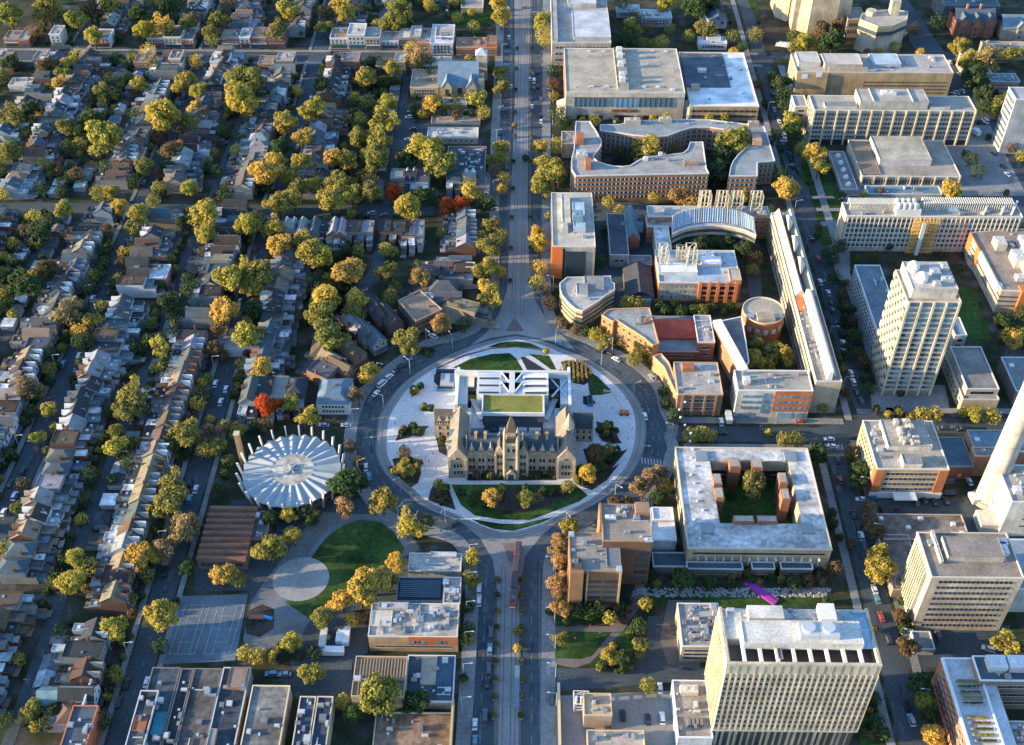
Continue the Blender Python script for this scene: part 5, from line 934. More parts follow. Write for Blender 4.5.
# drum
hd = 12.5; cxp, cyp = G(763.5, 311, hd); rd = (G(784.5, 311, hd)[0]-G(742.5, 311, hd)[0])/2
t = thing('building', 'round orange brick drum with a flat roof', 'building', cxp, cyp)
MB().cyl(cxp, cyp, 0, hd, rd, n=48).build('wall', 'brick', t, (.45, .17, .075)); MB().cyl(cxp, cyp, hd, hd+.15, rd-.3, n=48).build('roof', 'roof', t, (.30, .28, .23))
m = MB()
for i in range(48):
    a0, a1 = 6.2832*i/48, 6.2832*(i+1)/48; m.prism([(cxp+(rd+.1)*math.cos(a0), cyp+(rd+.1)*math.sin(a0)), (cxp+(rd+.1)*math.cos(a1), cyp+(rd+.1)*math.sin(a1)), (cxp+(rd-.4)*math.cos(a1), cyp+(rd-.4)*math.sin(a1)), (cxp+(rd-.4)*math.cos(a0), cyp+(rd-.4)*math.sin(a0))], hd, hd+.6)
m.build('parapet', 'plain', t, (.5, .4, .3))
for i in range(15):
    a0 = math.pi+.2+i*.2; w2 = MB().box(-1.0, 1.0, -.15, .15, -1.3, 1.3).mesh('window', 'plain'); inst(w2, 'window', t, (rd*math.cos(a0), rd*math.sin(a0), 7.5), a0+math.pi/2, (.5, .5, .48)) if i % 2 else None
MB().box(cxp-4, cxp+4, cyp-rd*.85, cyp-rd*.3, hd, hd+1.8).build('penthouse', 'wall', t, (.35, .3, .22))
for dx in (-7, 6): MB().box(cxp+dx-1.8, cxp+dx+1.8, cyp-rd*.6, cyp-rd*.35, hd, hd+1.2).build('rooftop_unit', 'steel', t, (.3, .32, .35))
# orange pillared block with steel frames
b = B('laboratory block with orange piers and steel frames on its roof', 659, 741, 251, 283, 301, wall=(.50, .20, .09), roof=(.30, .36, .41), wm='brick', cap=(.55, .54, .5)); w_ = b.x1-b.x0
b.block(0, .48, .22, .5, 2.2, (.6, .6, .6), (.58, .6, .62), 'white_roof_step'); b.block(.55, .8, .5, .72, 2, (.62, .62, .62), (.6, .6, .6)); b.block(.62, .72, .72, .9, 2, (.62, .62, .62), (.6, .6, .6)); b.block(.86, 1.0, .0, .35, 2, (.5, .2, .09), (.35, .3, .25))
for i in range(3):
    for j in range(8): q = b.x0+w_*(.03+.44*(j+.5)/8); z = 2.6+i*3.3; m = MB(); b.strip('S', q-.7, q+.7, z-.9, z+.9, 0, .06, m); m.build('window', 'glassblue', b.t)
m = MB(); b.strip('S', b.x0+w_*.02, b.x0+w_*.47, 1, b.h-1.6, 0, .04, m); m.build('beige_panel', 'wall', b.t, (.42, .37, .28))
for j in range(4): q = b.x0+w_*(.56+j*.11); m = MB(); b.strip('S', q-1.7, q+1.7, 2, b.h-1, .0, .05, m); m.build('recess', 'dark', b.t)
for j in range(5): q = b.x0+w_*(.505+j*.11); m = MB(); b.strip('S', q-.8, q+.8, 0, b.h+1, .0, 1.0, m); m.build('pier', 'brick', b.t, (.55, .2, .08))
for i in range(3): m = MB(); b.strip('S', b.x0+w_*.5, b.x1-w_*.04, 3.6+i*3.1, 4.3+i*3.1, .0, .8, m); m.build('floor_band', 'plain', b.t, (.5, .22, .1))
def steel_frame(t, x, y, z, w, d, h, c=(.5, .44, .32)):
    m = MB(); 
    for i in (0, 1):
        for j in (0, 1): m.box(x+i*w-.2, x+i*w+.2, y+j*d-.2, y+j*d+.2, z, z+h)
    for zz in (z+h*.3, z+h*.62, z+h):
        for i in (0, 1): m.bar((x+i*w, y, zz), (x+i*w, y+d, zz), .25); m.bar((x, y+i*d, zz), (x+w, y+i*d, zz), .25)
    m.bar((x, y, z), (x+w, y, z+h*.62), .18); m.bar((x, y+d, z+h*.62), (x+w, y+d, z+h), .18)
    n_ = max(1, int(w/1.6))
    for i in range(n_): m.cyl(x+(i+.5)*w/n_, y+d/2, z, z+h*1.12, .45, n=8)
    tb = t['_b']
    m.build('flue_frame', 'plain', t, c)
for fx, fw in ((.03, .1), (.36, .12)): steel_frame(b.t, b.x0+w_*fx, b.y0+11, b.h, w_*fw, 9, 9)
steel_frame(b.t, b.x0+w_*.25, b.y0+16, b.h, 5, 5, 7)
b.clutter(6, 14, fx=(.55, .95)); 
b = B('pale stained flat link between the frames and curved glass roof', 657, 672, 227, 252, h=10, wall=(.45, .4, .33), roof=(.42, .43, .43), rm='stained')
# curved glass roofed building
def curve(pts, n=6): return smooth(pts, False, n)
top = curve([(672, 222), (685, 217), (703, 214.5), (722, 214.5), (740, 218), (753, 224)], 4); bot = curve([(756, 236), (742, 230), (722, 226.5), (703, 226.5), (686, 229), (672, 235)], 4)
b = polyb('curved terrace block under a long arc of glass roofing', top+bot, 13, (.44, .37, .28), (.3, .35, .38), cap=(.55, .5, .42), bandrows=3, frac=.5)
T_ = [Vector((*G(p_[0], p_[1], 13), 0)) for p_ in top]; S_ = [Vector((*G(p_[0], p_[1], 13), 0)) for p_ in bot[::-1]]
m = MB(); bars = MB(); n_ = len(T_)
for i in range(n_-1):
    A_ = [T_[i], T_[i+1]]; C_ = [S_[i].lerp(T_[i], .25), S_[i+1].lerp(T_[i+1], .25)]
    m.add([C_[0]+Vector((0, 0, 13.6)), C_[1]+Vector((0, 0, 13.6)), A_[1]+Vector((0, 0, 17)), A_[0]+Vector((0, 0, 17)), A_[1]+Vector((0, 0, 13)), A_[0]+Vector((0, 0, 13))], [(0, 1, 2, 3), (3, 2, 4, 5)])
    bars.bar(C_[0]+Vector((0, 0, 13.7)), A_[0]+Vector((0, 0, 17.1)), .25); q = C_[0].lerp(C_[1], .5), A_[0].lerp(A_[1], .5); bars.bar(q[0]+Vector((0, 0, 13.7)), q[1]+Vector((0, 0, 17.1)), .15)
m.build('glass_roof', 'glassblue', b.t); bars.build('glazing_bars', 'plain', b.t, (.55, .55, .5))
b = B('flat roofed block with flue frames behind the curved glass roof', 648, 770, 207, 217, h=13, wall=(.36, .2, .12), roof=(.33, .34, .34), wm='brick', cap=(.5, .5, .48)); w_ = b.x1-b.x0
for fx in (.42, .56, .68, .84): steel_frame(b.t, b.x0+w_*fx, b.y0+3, b.h, 5.5, 5, 11)
b.clutter(10, 15); b.windows('S', 3, 20, 1.2, 1.4); m = MB(); rr = random.Random(8)
b.unit(.93, .2, 5, 5, 2, (.35, .3, .25))
b = B('brick end block of the curved glass building', 647, 672, 216, 227, 243, wall=(.33, .16, .1), roof=(.30, .31, .32), wm='brick', cap=(.5, .5, .5)); b.clutter(6, 16)
# ---------------------------------------------------------------- campus, right side
b = B('pale concrete slab with tall vertical fins and a penthouse', 814, 976, 96.5, 110.5, 144, wall=(.36, .33, .28), roof=(.29, .275, .24), cap=(.52, .48, .4)); w_ = b.x1-b.x0
b.bands('S', 6, z0=3.5, frac=.5, mull=1.8, fins=15, finc=(.55, .47, .34), find=.9, finw=.9, mat='glass'); b.bands('W', 6, z0=3.5, frac=.5, mull=2, fins=4, finc=(.55, .47, .34), find=.6, finw=.8); b.block(.28, .70, .1, .95, 5, (.42, .4, .35), (.33, .31, .27))
for fx in (.36, .6): b.unit(fx, .5, .5, 14, .5, (.6, .58, .52), z=b.h+5.2, name='roof_rib')
b.unit(.47, .62, 8, 4, 1.4, (.62, .6, .56), z=b.h+5.2); b.block(.07, .27, .12, .4, 1.6, (.5, .47, .4)); b.block(.72, .84, .1, .3, 1.5, (.5, .5, .5)); b.windows('E', 6, 4, 1.6, 1.6, z0=3.5)
m = MB(); b.strip('S', b.x0+1, b.x1-1, 0, 3.2, 0, .05, m); m.build('painted_base_shade', 'dark', b.t)  # dark strip along the foot, shade put into its colour
c = B('narrow end wing left of the finned concrete slab', 795, 808, 96, 107, h=17, wall=(.48, .44, .36), roof=(.28, .27, .25)); c.windows('S', 5, 3, 1.5, 1.5); c.windows('W', 5, 5, 1.5, 1.5)
b = B('flat theatre block with a raised gravel roof', 862, 960.5, 141, 176.8, 186, wall=(.46, .41, .32), roof=(.29, .26, .22), cap=(.55, .52, .45)); b.block(.215, .745, .3, .97, 3.6, (.5, .5, .5), (.34, .32, .26)); b.bands('S', 1, z0=1, frac=.7, fins=9, finc=(.55, .48, .36), find=.5, finw=.7)
b.block(.0, .2, .05, .95, .35, (.2, .17, .14), (.20, .165, .13), 'brown_roof')
c = B('low teal wing in front of the theatre block', 868, 942, 186.5, 194.5, h=4, wall=(.4, .4, .38), roof=(.12, .2, .25), cap=(.5, .52, .52)); c.clutter(5, 21)
c = B('small pavilion between the theatre and the finned slab', 859, 929, 128, 136, 142, wall=(.5, .46, .4), roof=(.36, .34, .3)); c.clutter(8, 22, big=2)
c = B('sunken terrace with five round white skylights', 842, 858, 152, 190, h=2.2, wall=(.4, .38, .34), roof=(.22, .21, .21), cap=(.42, .45, .48))
for i in range(5): x = c.x0+(c.x1-c.x0)*.5; y = c.y1-5-i*7.2; MB().cyl(x, y, 2.2, 2.9, 1.5, n=16).dome(x, y, 2.9, 1.4, k=3).build('skylight', 'plain', c.t, (.62, .62, .62))
# pergola block
b = B('long white windowed slab with a pergola of fins along its roof', 846.5, 1022, 204, 216.5, 251, wall=(.46, .40, .31), roof=(.27, .26, .24), cap=(.58, .55, .48)); w_ = b.x1-b.x0
b.windows('S', 6, 38, 1.5, 1.7, z0=2.5, cap=100, trim=(.6, .6, .58), m0=1, m1=1)
for i in range(39): q = b.x0+1+(w_-2)*i/38; m = MB(); b.strip('S', q-.22, q+.22, 1.5, b.h-.5, 0, .35, m); m.build('fin', 'plain', b.t, (.55, .51, .43))
for k in range(2):
    m = MB(); n_ = 40
    for i in range(n_): x = b.x0+w_*(.03+(.36 if k == 0 else .52)*i/n_)+(0 if k == 0 else w_*.42); m.box(x-.2, x+.2, b.y1-6, b.y1-.6, b.h+(3.2 if k == 0 else 4), b.h+(3.7 if k == 0 else 4.6)); m.box(x-.15, x+.15, b.y1-6, b.y1-5.6, b.h, b.h+3.4); m.box(x-.15, x+.15, b.y1-1, b.y1-.7, b.h, b.h+4)
    m.build('pergola', 'plain', b.t, (.6, .56, .48))
b.block(.28, .42, .05, .8, 3.2, (.6, .58, .54), (.5, .5, .5))
for i in range(4):
    for j in range(2): x = b.x0+w_*(.295+.026*i*1.2); y = b.y0+3+j*4; MB().cyl(x, y, b.h+3.3, b.h+5.2, 1.3, n=12).dome(x, y, b.h+5.2, 1.25, k=3).build('cooling_drum', 'steel', b.t, (.6, .58, .54))
b.unit(.62, .5, 5, 3, 1.2, (.62, .63, .65)); b.clutter(20, 23)
for q in (.78, .88, .94): x = b.x0+w_*q; MB().bar((x, b.y0+2, b.h), (x+4, b.y1-3, b.h+4), 1.0).build('slanted_duct', 'steel', b.t, (.6, .58, .54))
s_ = MB(); x0_, x1_ = b.x0+w_*.385, b.x0+w_*.53
for i in range(9): x = x0_+(x1_-x0_)*i/8; s_.box(x-.09, x+.09, b.y0-2.2, b.y0-2.0, 0, b.h); s_.box(x-.09, x+.09, b.y0-.9, b.y0-.7, 0, b.h)
for k in range(9): z = 1+k*(b.h-1)/9; s_.box(x0_, x1_, b.y0-2.3, b.y0-.7, z, z+.16)
t = thing('scaffold', 'yellow scaffolding standing against the long white windowed slab', 'scaffold', (x0_+x1_)/2, b.y0-1.4); s_.build('frame', 'plain', t, (.6, .38, .12))
m = MB(); m.box(x0_+4, x0_+6, b.y0-3.2, b.y0-2.4, 0, b.h-2); m.build('hoist_tower', 'plain', t, (.45, .47, .5))
# labs at the right edge
b = polyb('beige laboratory with orange corner panels at the right edge', [(971, 233), (1030, 229), (1046, 293), (1001.4, 291), (981, 252), (974, 243)], 13, (.42, .34, .26), (.23, .2, .17), cap=(.55, .48, .38), bandrows=3, frac=.35, bz=(3, 11))
q0, q1 = Vector(G(971, 233, 13)), Vector(G(981, 252, 13)); d = (q1-q0).normalized(); nn = Vector((d.y, -d.x))
MB().prism([tuple(q0+nn*.1), tuple(q1+nn*.1), tuple(q1+nn*.7), tuple(q0+nn*.7)], 4, 13.7).build('orange_panel', 'plain', b.t, (.55, .15, .05))
q0, q1 = Vector(G(981, 252, 13)), Vector(G(1001.4, 291, 13)); d = (q1-q0).normalized(); nn = Vector((d.y, -d.x)); q1 = q0+(q1-q0)*.9
MB().prism([tuple(q0+nn*.1), tuple(q1+nn*.1), tuple(q1+nn*.5), tuple(q0+nn*.5)], 8.8, 13.6).build('white_panel', 'plain', b.t, (.6, .58, .52))
b.unit(.08, .1, 3, 5, 0.1); MB().box(b.x0+11, b.x0+17, b.y0-.5, b.y0+5, 0, 13.8).build('orange_corner_tower', 'plain', b.t, (.5, .15, .05))
for fx, fy, w2, d2, h2 in ((.35, .7, 5, 7, 4), (.5, .45, 5, 9, 5), (.62, .3, 6, 8, 4.5), (.75, .65, 6, 12, 5), (.42, .2, 4, 4, 2), (.7, .15, 7, 5, 3)): b.unit(fx, fy, w2, d2, h2, (.6, .56, .48))
b.clutter(14, 24, fx=(.4, .9), fy=(.1, .9))
# apartment tower
b = B('tall beige apartment tower with two white domes on its roof', 907.3, 961.2, 271, 302.5, 394.5, wall=(.30, .27, .22), roof=(.32, .28, .22), cap=(.55, .48, .36)); w_ = b.x1-b.x0; d_ = b.y1-b.y0
nf = 18; fh = (b.h-3)/nf
for j in range(5): q = b.x0+.6+(w_-1.2)*j/4; m = MB(); b.strip('S', q-.45, q+.45, 0, b.h+.4, 0, .8, m); m.build('fin', 'wall', b.t, (.56, .48, .35))
k = 0
for i in range(nf):
    z = 3+i*fh
    m = MB(); b.strip('S', b.x0+.4, b.x1-.4, z-.1, z+.75, 0, .55, m); m.build('balcony_band', 'wall', b.t, (.48, .43, .34))
    for j in range(4):
        for s2 in (-.25, .25):
            q = b.x0+.6+(w_-1.2)*(j+.5)/4+s2*(w_/4-1); m = MB(); b.strip('S', q-1.15, q+1.15, z+.85, z+2.55, 0, .06, m)
            if k < 100: m.build('window', 'glassblue' if (i*7+j*3+k) % 5 else 'glass', b.t)
            k += 1
m = MB()
for i in range(nf):
    z = 3+i*fh
    for j in range(4):
        for s2 in (-.25, .25):
            if (i*4+j)*2+(0 if s2 < 0 else 1) >= 100: q = b.x0+.6+(w_-1.2)*(j+.5)/4+s2*(w_/4-1); b.strip('S', q-1.15, q+1.15, z+.85, z+2.55, 0, .06, m)
tag(m.build('windows', 'glassblue', b.t), kind='stuff')
m = MB(); g_ = MB()
for i in range(nf):
    z = 3+i*fh; b.strip('W', b.y0, b.y1, z-.15, z+.55, 0, .25, m)
    for j in range(9):
        y = b.y0+d_*(j+.5)/9
        if (i+j) % 2: b.strip('W', y-1.15, y+1.15, z+.5, z+fh-.2, 0, .35, m)
        else: b.strip('W', y-1.0, y+1.0, z+.6, z+2.4, 0, .05, g_)
m.build('balcony_screen', 'wall', b.t, (.58, .48, .33)); tag(g_.build('west_windows', 'glass', b.t), kind='stuff')
b.block(.08, .92, .12, .98, 5, (.55, .5, .42), (.42, .40, .37))
for fx, fy in ((.22, .74), (.3, .4)):
    x, y = b.x0+w_*fx, b.y0+d_*fy; MB().cyl(x, y, b.h+5, b.h+6.6, 2.5, n=20).dome(x, y, b.h+6.6, 2.5).build('dome', 'plain', b.t, (.6, .59, .56))
for fx, fy, w2, d2, h2 in ((.6, .6, 4, 5, 1.5), (.75, .35, 5, 3, 2), (.55, .25, 3, 3, 1.2), (.8, .75, 3, 4, 2)): b.unit(fx, fy, w2, d2, h2, z=b.h+5.2)
b = B('long white edged wing beneath the apartment tower', 878, 905, 266, 335, h=13, wall=(.42, .42, .42), roof=(.13, .17, .2), cap=(.55, .57, .58)); b.windows('W', 4, 18, 1.4, 1.5); b.clutter(5, 25)
b = B('side wing stepping out right of the apartment tower', 955, 967, 318, 336, h=12, wall=(.4, .4, .4), roof=(.16, .2, .24)); b.windows('S', 3, 3, 1.5, 1.4)
b = B('dark roofed assembly hall at the foot of the apartment tower', 963, 999, 352, 400, 412, wall=(.42, .34, .24), roof=(.26, .25, .23), cap=(.48, .46, .42)); c = B('', 967, 999, 347.5, 389.5, h=b.h+4, z0=b.h, parent=b.t, wall=(.4, .36, .28), roof=(.19, .18, .17), cap=(.5, .48, .42))
c.t['_nw'] = 0; c.windows('S', 1, 9, 1.2, 1.8, z0=b.h+.6, z1=c.h-.4, mat=('dark', 'plain')); b.windows('W', 2, 8, 1.2, 1.6)
b = B('plain grey roofed hall right of the dark assembly hall', 1016, 1050, 358, 391.6, 404, wall=(.2, .16, .14), roof=(.17, .18, .19), cap=(.45, .5, .55)); b.unit(.2, .75, 2, 2, .6, (.6, .6, .6))
# brick block with orange ends
b = B('tan brick block with orange corners and a cluttered roof', 877, 949, 421.5, 469.6, 497, wall=(.46, .33, .17), roof=(.30, .28, .24), cap=(.58, .54, .46), wm='brick'); w_ = b.x1-b.x0
for f0, f1 in ((0, .11), (.87, 1)): m = MB(); b.strip('S', b.x0+w_*f0, b.x0+w_*f1, 0, b.h-.2, 0, .3, m); m.build('orange_corner', 'brick', b.t, (.44, .16, .07))
m = MB(); b.strip('W', b.y0, b.y0+3, 0, b.h-.2, 0, .3, m); m.build('orange_corner', 'brick', b.t, (.44, .16, .07))
b.windows('S', 4, 11, 1.5, 1.6, z0=3.4, m0=4, m1=4); b.windows('W', 4, 10, 1.4, 1.6, z0=3.4, m0=4)
m = MB(); b.strip('S', b.x0-.3, b.x1+.3, 0, 3.2, 0, .6, m); m.build('white_base', 'plain', b.t, (.55, .55, .55)); m = MB(); m.box(b.x0+w_*.3, b.x0+w_*.62, b.y0-5, b.y0-.7, 3.6, 4.1).build('entrance_canopy', 'plain', b.t, (.5, .55, .55))
b.block(.22, .84, .38, .93, 2.6, (.6, .57, .5), (.27, .25, .22)); b.block(.36, .62, .03, .22, 2.6, (.6, .58, .54))
r_ = random.Random(26)
for _ in range(26): b.unit(r_.uniform(.42, .66), r_.uniform(.42, .88), r_.uniform(.8, 2.6), r_.uniform(.8, 2.6), r_.uniform(.6, 2.4), (.55, .5, .42), z=b.h+2.7)
b.clutter(10, 27, fx=(.05, .2))
b = B('low teal roofed brick shed beside the staff parking', 946, 973.5, 438, 467, 479, wall=(.25, .12, .09), roof=(.08, .13, .17), wm='brick', cap=(.2, .25, .28)); m = MB(); b.strip('S', b.x0+6, b.x0+7.4, 1.2, 3.4, 0, .08, m); m.build('arched_window', 'plain', b.t, (.4, .3, .3))
b = B('brick hall with slate blue roof behind the chimney', 975, 1040, 431, 452, h=11, wall=(.42, .2, .12), roof=(.14, .19, .24), wm='brick', cap=(.3, .27, .24)); b.unit(.1, .55, 2, 2, .6, (.6, .6, .6))
b = B('small brick stair tower in front of the slate blue hall', 975, 1000, 448, 457, 476, wall=(.45, .22, .12), roof=(.24, .22, .2), wm='brick'); b.unit(.4, .5, 1, 1, 1.6)
x, y = G(986, 500); t = thing('chimney', 'tall tapering pale concrete chimney', 'chimney', x, y)
MB().cyl(x, y, 0, 95, 4.7, 3.4, n=32, cap=False).build('shaft', 'wall', t, (.52, .47, .39)); MB().cyl(x, y, 0, 2.2, 5.6, 5.4, n=32).build('plinth', 'wall', t, (.42, .38, .32)); m = MB()
for i in range(12): rr_ = 4.7-1.3*(6+i*7)/95; m.cyl(x, y, 6+i*7, 6.35+i*7, rr_+.08, rr_+.07, n=32)
m.build('band_ring', 'wall', t, (.40, .36, .30)); m = MB()
for i in range(40): m.box(x+4.6-i*.033, x+5.0-i*.033, y-.3, y+.3, 3+i*2.3, 3.15+i*2.3)
m.box(x+4.9, x+5.0, y-.35, y-.25, 2, 4); m.build('ladder_rungs', 'steel', t, (.3, .3, .3))
b = B('tall white boiler house beside the chimney', 1012, 1075, 466, 502.5, 536, wall=(.60, .58, .52), roof=(.3, .28, .25), cap=(.6, .6, .58)); b.windows('S', 2, 4, 2.6, 1, z0=4, z1=12, m0=6)
for i in range(6): m = MB(); b.strip('W', b.y0+8+i*3.2, b.y0+9+i*3.2, 4+i*1.8, 5+i*1.8, 0, .05, m); m.build('small_window', 'dark', b.t)
b.unit(.14, .28, 3, 3, 2, (.6, .6, .6)); b.clutter(16, 28, fx=(.2, .5)); m = MB(); m.box(b.x0-7, b.x0, b.y0+1, b.y0+9, 0, 5).build('side_annex', 'wall', b.t, (.55, .52, .45))
b = B('low brown roofed garage with white vents', 884, 970, 515, 540, h=4.5, wall=(.25, .2, .17), roof=(.15, .125, .105), cap=(.35, .3, .25), rm='stained')
for fx, fy in ((.03, .8), (.42, .2), (.32, .45), (.52, .1), (.5, .8), (.86, .6), (.93, .25)): b.unit(fx, fy, 1.7, 1.7, 1.0, (.62, .62, .62), name='roof_vent')
b = B('brown roofed garage wing beside the campus street', 893, 925, 535, 590, h=4.4, wall=(.25, .2, .17), roof=(.15, .125, .105), rm='stained', lip=.3)
# striped office slab
b = B('beige office slab with dark ribbon windows', 931.4, 1023.5, 533.5, 578, 630, wall=(.50, .42, .31), roof=(.22, .19, .16), cap=(.55, .48, .38)); w_ = b.x1-b.x0
b.bands('S', 9, z0=1.5, z1=b.h-.6, frac=.42, m0=3, m1=3, mull=1.6, finc=(.2, .18, .15)); d_ = b.y1-b.y0
for j in range(9):
    y = b.y0+3+(d_-6)*(j+.5)/9; m = MB(); b.strip('W', y-.42, y+.42, 4, b.h-3, 0, .06, m); m.build('window_slot', 'glass', b.t); m = MB(); b.strip('W', y+.6, y+1.2, 3, b.h-2, 0, .7, m); m.build('fin', 'wall', b.t, (.58, .49, .36))
b.block(.22, .84, .35, .8, 3, (.42, .38, .32), (.23, .2, .175)); b.unit(.86, .6, 4, 5, 2, (.62, .62, .62)); b.unit(.9, .75, 3, 3, 2, (.6, .6, .6)); b.clutter(10, 29)
b.block(.14, .17, .3, .99, 1.6, (.55, .5, .42), (.5, .48, .42), 'roof_rib')
b = B('small flat annex at the foot of the striped office slab', 916, 935, 632, 650, 655, wall=(.4, .38, .34), roof=(.15, .155, .15), cap=(.45, .48, .5))
b = B('white wing at the lower right edge beside the office slab', 1017, 1050, 540, 590, 612, wall=(.55, .53, .48), roof=(.2, .25, .3), cap=(.6, .6, .6))
# rooftop garden block
b = B('rooftop garden block with rows of planters in the bottom corner', 945, 975, 659, 672, h=14, wall=(.33, .15, .1), roof=(.40, .43, .46), wm='brick', make=False); b.y0 = 175
MB().box(b.x0, b.x0+16, b.y0, b.y1, 0, 14).build('wall', 'brick', b.t, (.36, .15, .09)); MB().box(b.x0+.3, b.x0+15.7, b.y0, b.y1-.3, 14, 14.12).build('roof', 'roof', b.t, (.44, .46, .48)); m = MB(); m.box(b.x0-.1, b.x0+.7, b.y0, b.y1, 13.9, 15).box(b.x0+.7, b.x0+16, b.y1-.5, b.y1, 13.9, 15).box(b.x0+11, b.x0+11.5, b.y0, b.y1-8, 14, 15.2).build('parapet', 'plain', b.t, (.62, .63, .64))
b.x1 = b.x0+16; b.windows('W', 4, 14, 1.4, 1.7); r_ = random.Random(31)
for i in range(11):
    y = b.y1-9-i*2.1-(3 if i > 4 else 0); q = thing('planter', 'long planter on the rooftop garden block', 'planter', b.x0+6, y, 14.12, 'planters on the rooftop garden'); AUTO.append(q); q['label'] = f'long wooden planter, {ordinal(i+1)} from the top on the rooftop garden'
    MB().box(b.x0+2.4, b.x0+9.6, y-.45, y+.45, 14.12, 14.8).build('box', 'plain', q, (.3, .28, .24)); m = MB()
    for _ in range(60): x = b.x0+2.7+6.6*r_.random(); yy = y+r_.uniform(-.4, .4); m.add([(x-.2, yy-.2, 14.85+r_.random()*.3), (x+.2, yy-.1, 15+r_.random()*.3), (x+.1, yy+.2, 15.1), (x-.2, yy+.2, 14.9)], [(0, 1, 2, 3)])
    m.build('plants', 'leaf', q, r_.choice(((.08, .1, .03), (.3, .25, .05), (.2, .1, .04))))
c = B('dark roofed block right of the rooftop garden', 980, 1060, 657, 681, h=17, wall=(.25, .17, .13), roof=(.08, .1, .12), wm='brick', cap=(.6, .63, .66)); c.unit(.25, .6, 6, 5, 3, (.6, .6, .6)); c.unit(.5, .6, 6, 5, 3, (.6, .6, .6)); c.clutter(6, 32); c.windows('S', 3, 14, 1.4, 1.6)
c = B('flat block with roof pipes in the bottom right corner', 1000, 1060, 722, 770, h=12.4, wall=(.45, .4, .3), roof=(.33, .31, .27), cap=(.55, .5, .42)); c.clutter(26, 33, big=4)
# courtyard block
b = polyb('large square courtyard block with weathered grey roof', [(676.7, 448.5), (809, 448.5), (831.5, 549), (688, 549)], hsolve(760, 549, 571), (.46, .38, .26), (.40, .40, .385), rm='stained', cap=(.52, .46, .36)) if False else None
hq = hsolve(760, 549, 568); x0_, yf = G(688, 549, hq); x1_ = G(831.5, 549, hq)[0]; yk = G(745, 448.5, hq)[1]; ci = [G(720, 523, hq), G(791.5, 461.6, hq)]
t = thing('building', 'large square courtyard block with weathered grey roof', 'building', (x0_+x1_)/2, (yf+yk)/2)
cx0, cy0, cx1, cy1 = ci[0][0], ci[0][1], G(778, 461.6, hq)[0]+4, ci[1][1]
m = MB(); r1 = MB(); pa = MB()
for q in ((x0_, x1_, yf, cy0), (x0_, x1_, cy1, yk), (x0_, cx0, cy0, cy1), (cx1, x1_, cy0, cy1)): m.box(*q, 0, hq)
r1.box(x0_+.3, x1_-.3, yf+.3, cy0-.3, hq, hq+.12); r1.box(x0_+.3, x1_-.3, cy1+.3, yk-.3, hq, hq+.12); r1.box(x0_+.3, cx0-.3, cy0-.3, cy1+.3, hq, hq+.12); r1.box(cx1+.3, x1_-.3, cy0-.3, cy1+.3, hq, hq+.12)
for q in ((x0_-.15, x1_+.15, yf-.15, yf+.35), (x0_-.15, x1_+.15, yk-.35, yk+.15), (x0_-.15, x0_+.35, yf+.35, yk-.35), (x1_-.35, x1_+.15, yf+.35, yk-.35)): pa.box(*q, hq-.1, hq+.6)
m.build('wall', 'wall', t, (.48, .39, .26)); r1.build('roof', 'stained', t, (.40, .405, .40)); pa.build('parapet', 'plain', t, (.52, .44, .32))
MB().box(cx0+.05, cx1-.05, cy0+.05, cy1-.05, .06, .1).build('court_ground', 'lawn', t)
bq = B.__new__(B); bq.t = t; bq.h = hq; bq.x0, bq.x1, bq.y0, bq.y1 = x0_, x1_, yf, yk; bq.wall = (.48, .39, .26); bq.z0 = 0
bq.windows('S', 1, 30, 1.6, 1.1, z0=hq-3.6, z1=hq-1.2, mat=('dark', 'plain'), trim=(.5, .42, .3)); bq.windows('W', 2, 30, 1.4, 1.8, z0=1.5, trim=(.5, .42, .3))
for i in range(15): x = x0_+4+(x1_-x0_-8)*i/14; MB().box(x-.25, x+.25, yf-1.6, yf, hq-4.8, hq-4.2).box(x-.25, x+.25, yf-.6, yf, 2.4, hq-4.8).build('bracket_column', 'plain', t, (.58, .54, .46))
for qx, qy, w2, d2 in ((735, 463, 4.4, 4.5), (757, 464, 4.4, 4.5), (717.5, 479, 3.2, 5.5), (719.5, 493, 3.2, 5.5), (783, 478, 3.2, 5.5), (785.5, 494, 3.2, 5.5), (744, 519, 7.6, 3.2), (767, 519, 7.6, 3.2)):
    x, y = G(qx, qy, hq+1.5); o = MB().box(x-w2/2, x+w2/2, y-d2/2, y+d2/2, .1, hq+1.7).build('stair_tower', 'brick', t, (.30, .145, .085)); q = MB().box(x-w2/2+.4, x+w2/2-.4, y-d2/2+.4, y+d2/2-.4, hq+1.7, hq+1.9).build('roof_cap', 'roof', t, (.3, .28, .25))
for qx, qy in ((707, 529), (807, 529), (701, 457), (790, 457)):
    x, y = G(qx, qy, hq); MB().box(x-2.4, x+2.4, y-2.6, y+2.6, hq, hq+.9).build('skylight', 'steel', t, (.25, .27, .28))
r_ = random.Random(41)
for i in range(18): MB().cyl(x0_+3+r_.uniform(0, 5), yf+5+i*4.6, hq, hq+.6, .45, n=8).build('roof_vent', 'plain', t, (.6, .6, .6))
for zz in (2.4, 5.2): MB().box(cx0, cx1, cy1-.35, cy1-.02, zz-1, zz+.6).build('gallery_window', 'dark', t)
for qx0, qx1, lbl in ((687, 743, 'low teal roofed front wing, left of three below the courtyard block'), (752, 775, 'low teal roofed front wing, middle of three below the courtyard block'), (781, 813, 'low teal roofed front wing, right of three below the courtyard block')):
    c = B(lbl, qx0, qx1, 562.5, 569.5, 577, wall=(.22, .12, .09), roof=(.07, .11, .13), wm='brick', cap=(.5, .54, .56)); c.windows('S', 1, max(2, int((qx1-qx0)/9)), 2.2, 1.1, z0=1, z1=c.h-.5, mat=('dark', 'plain'))
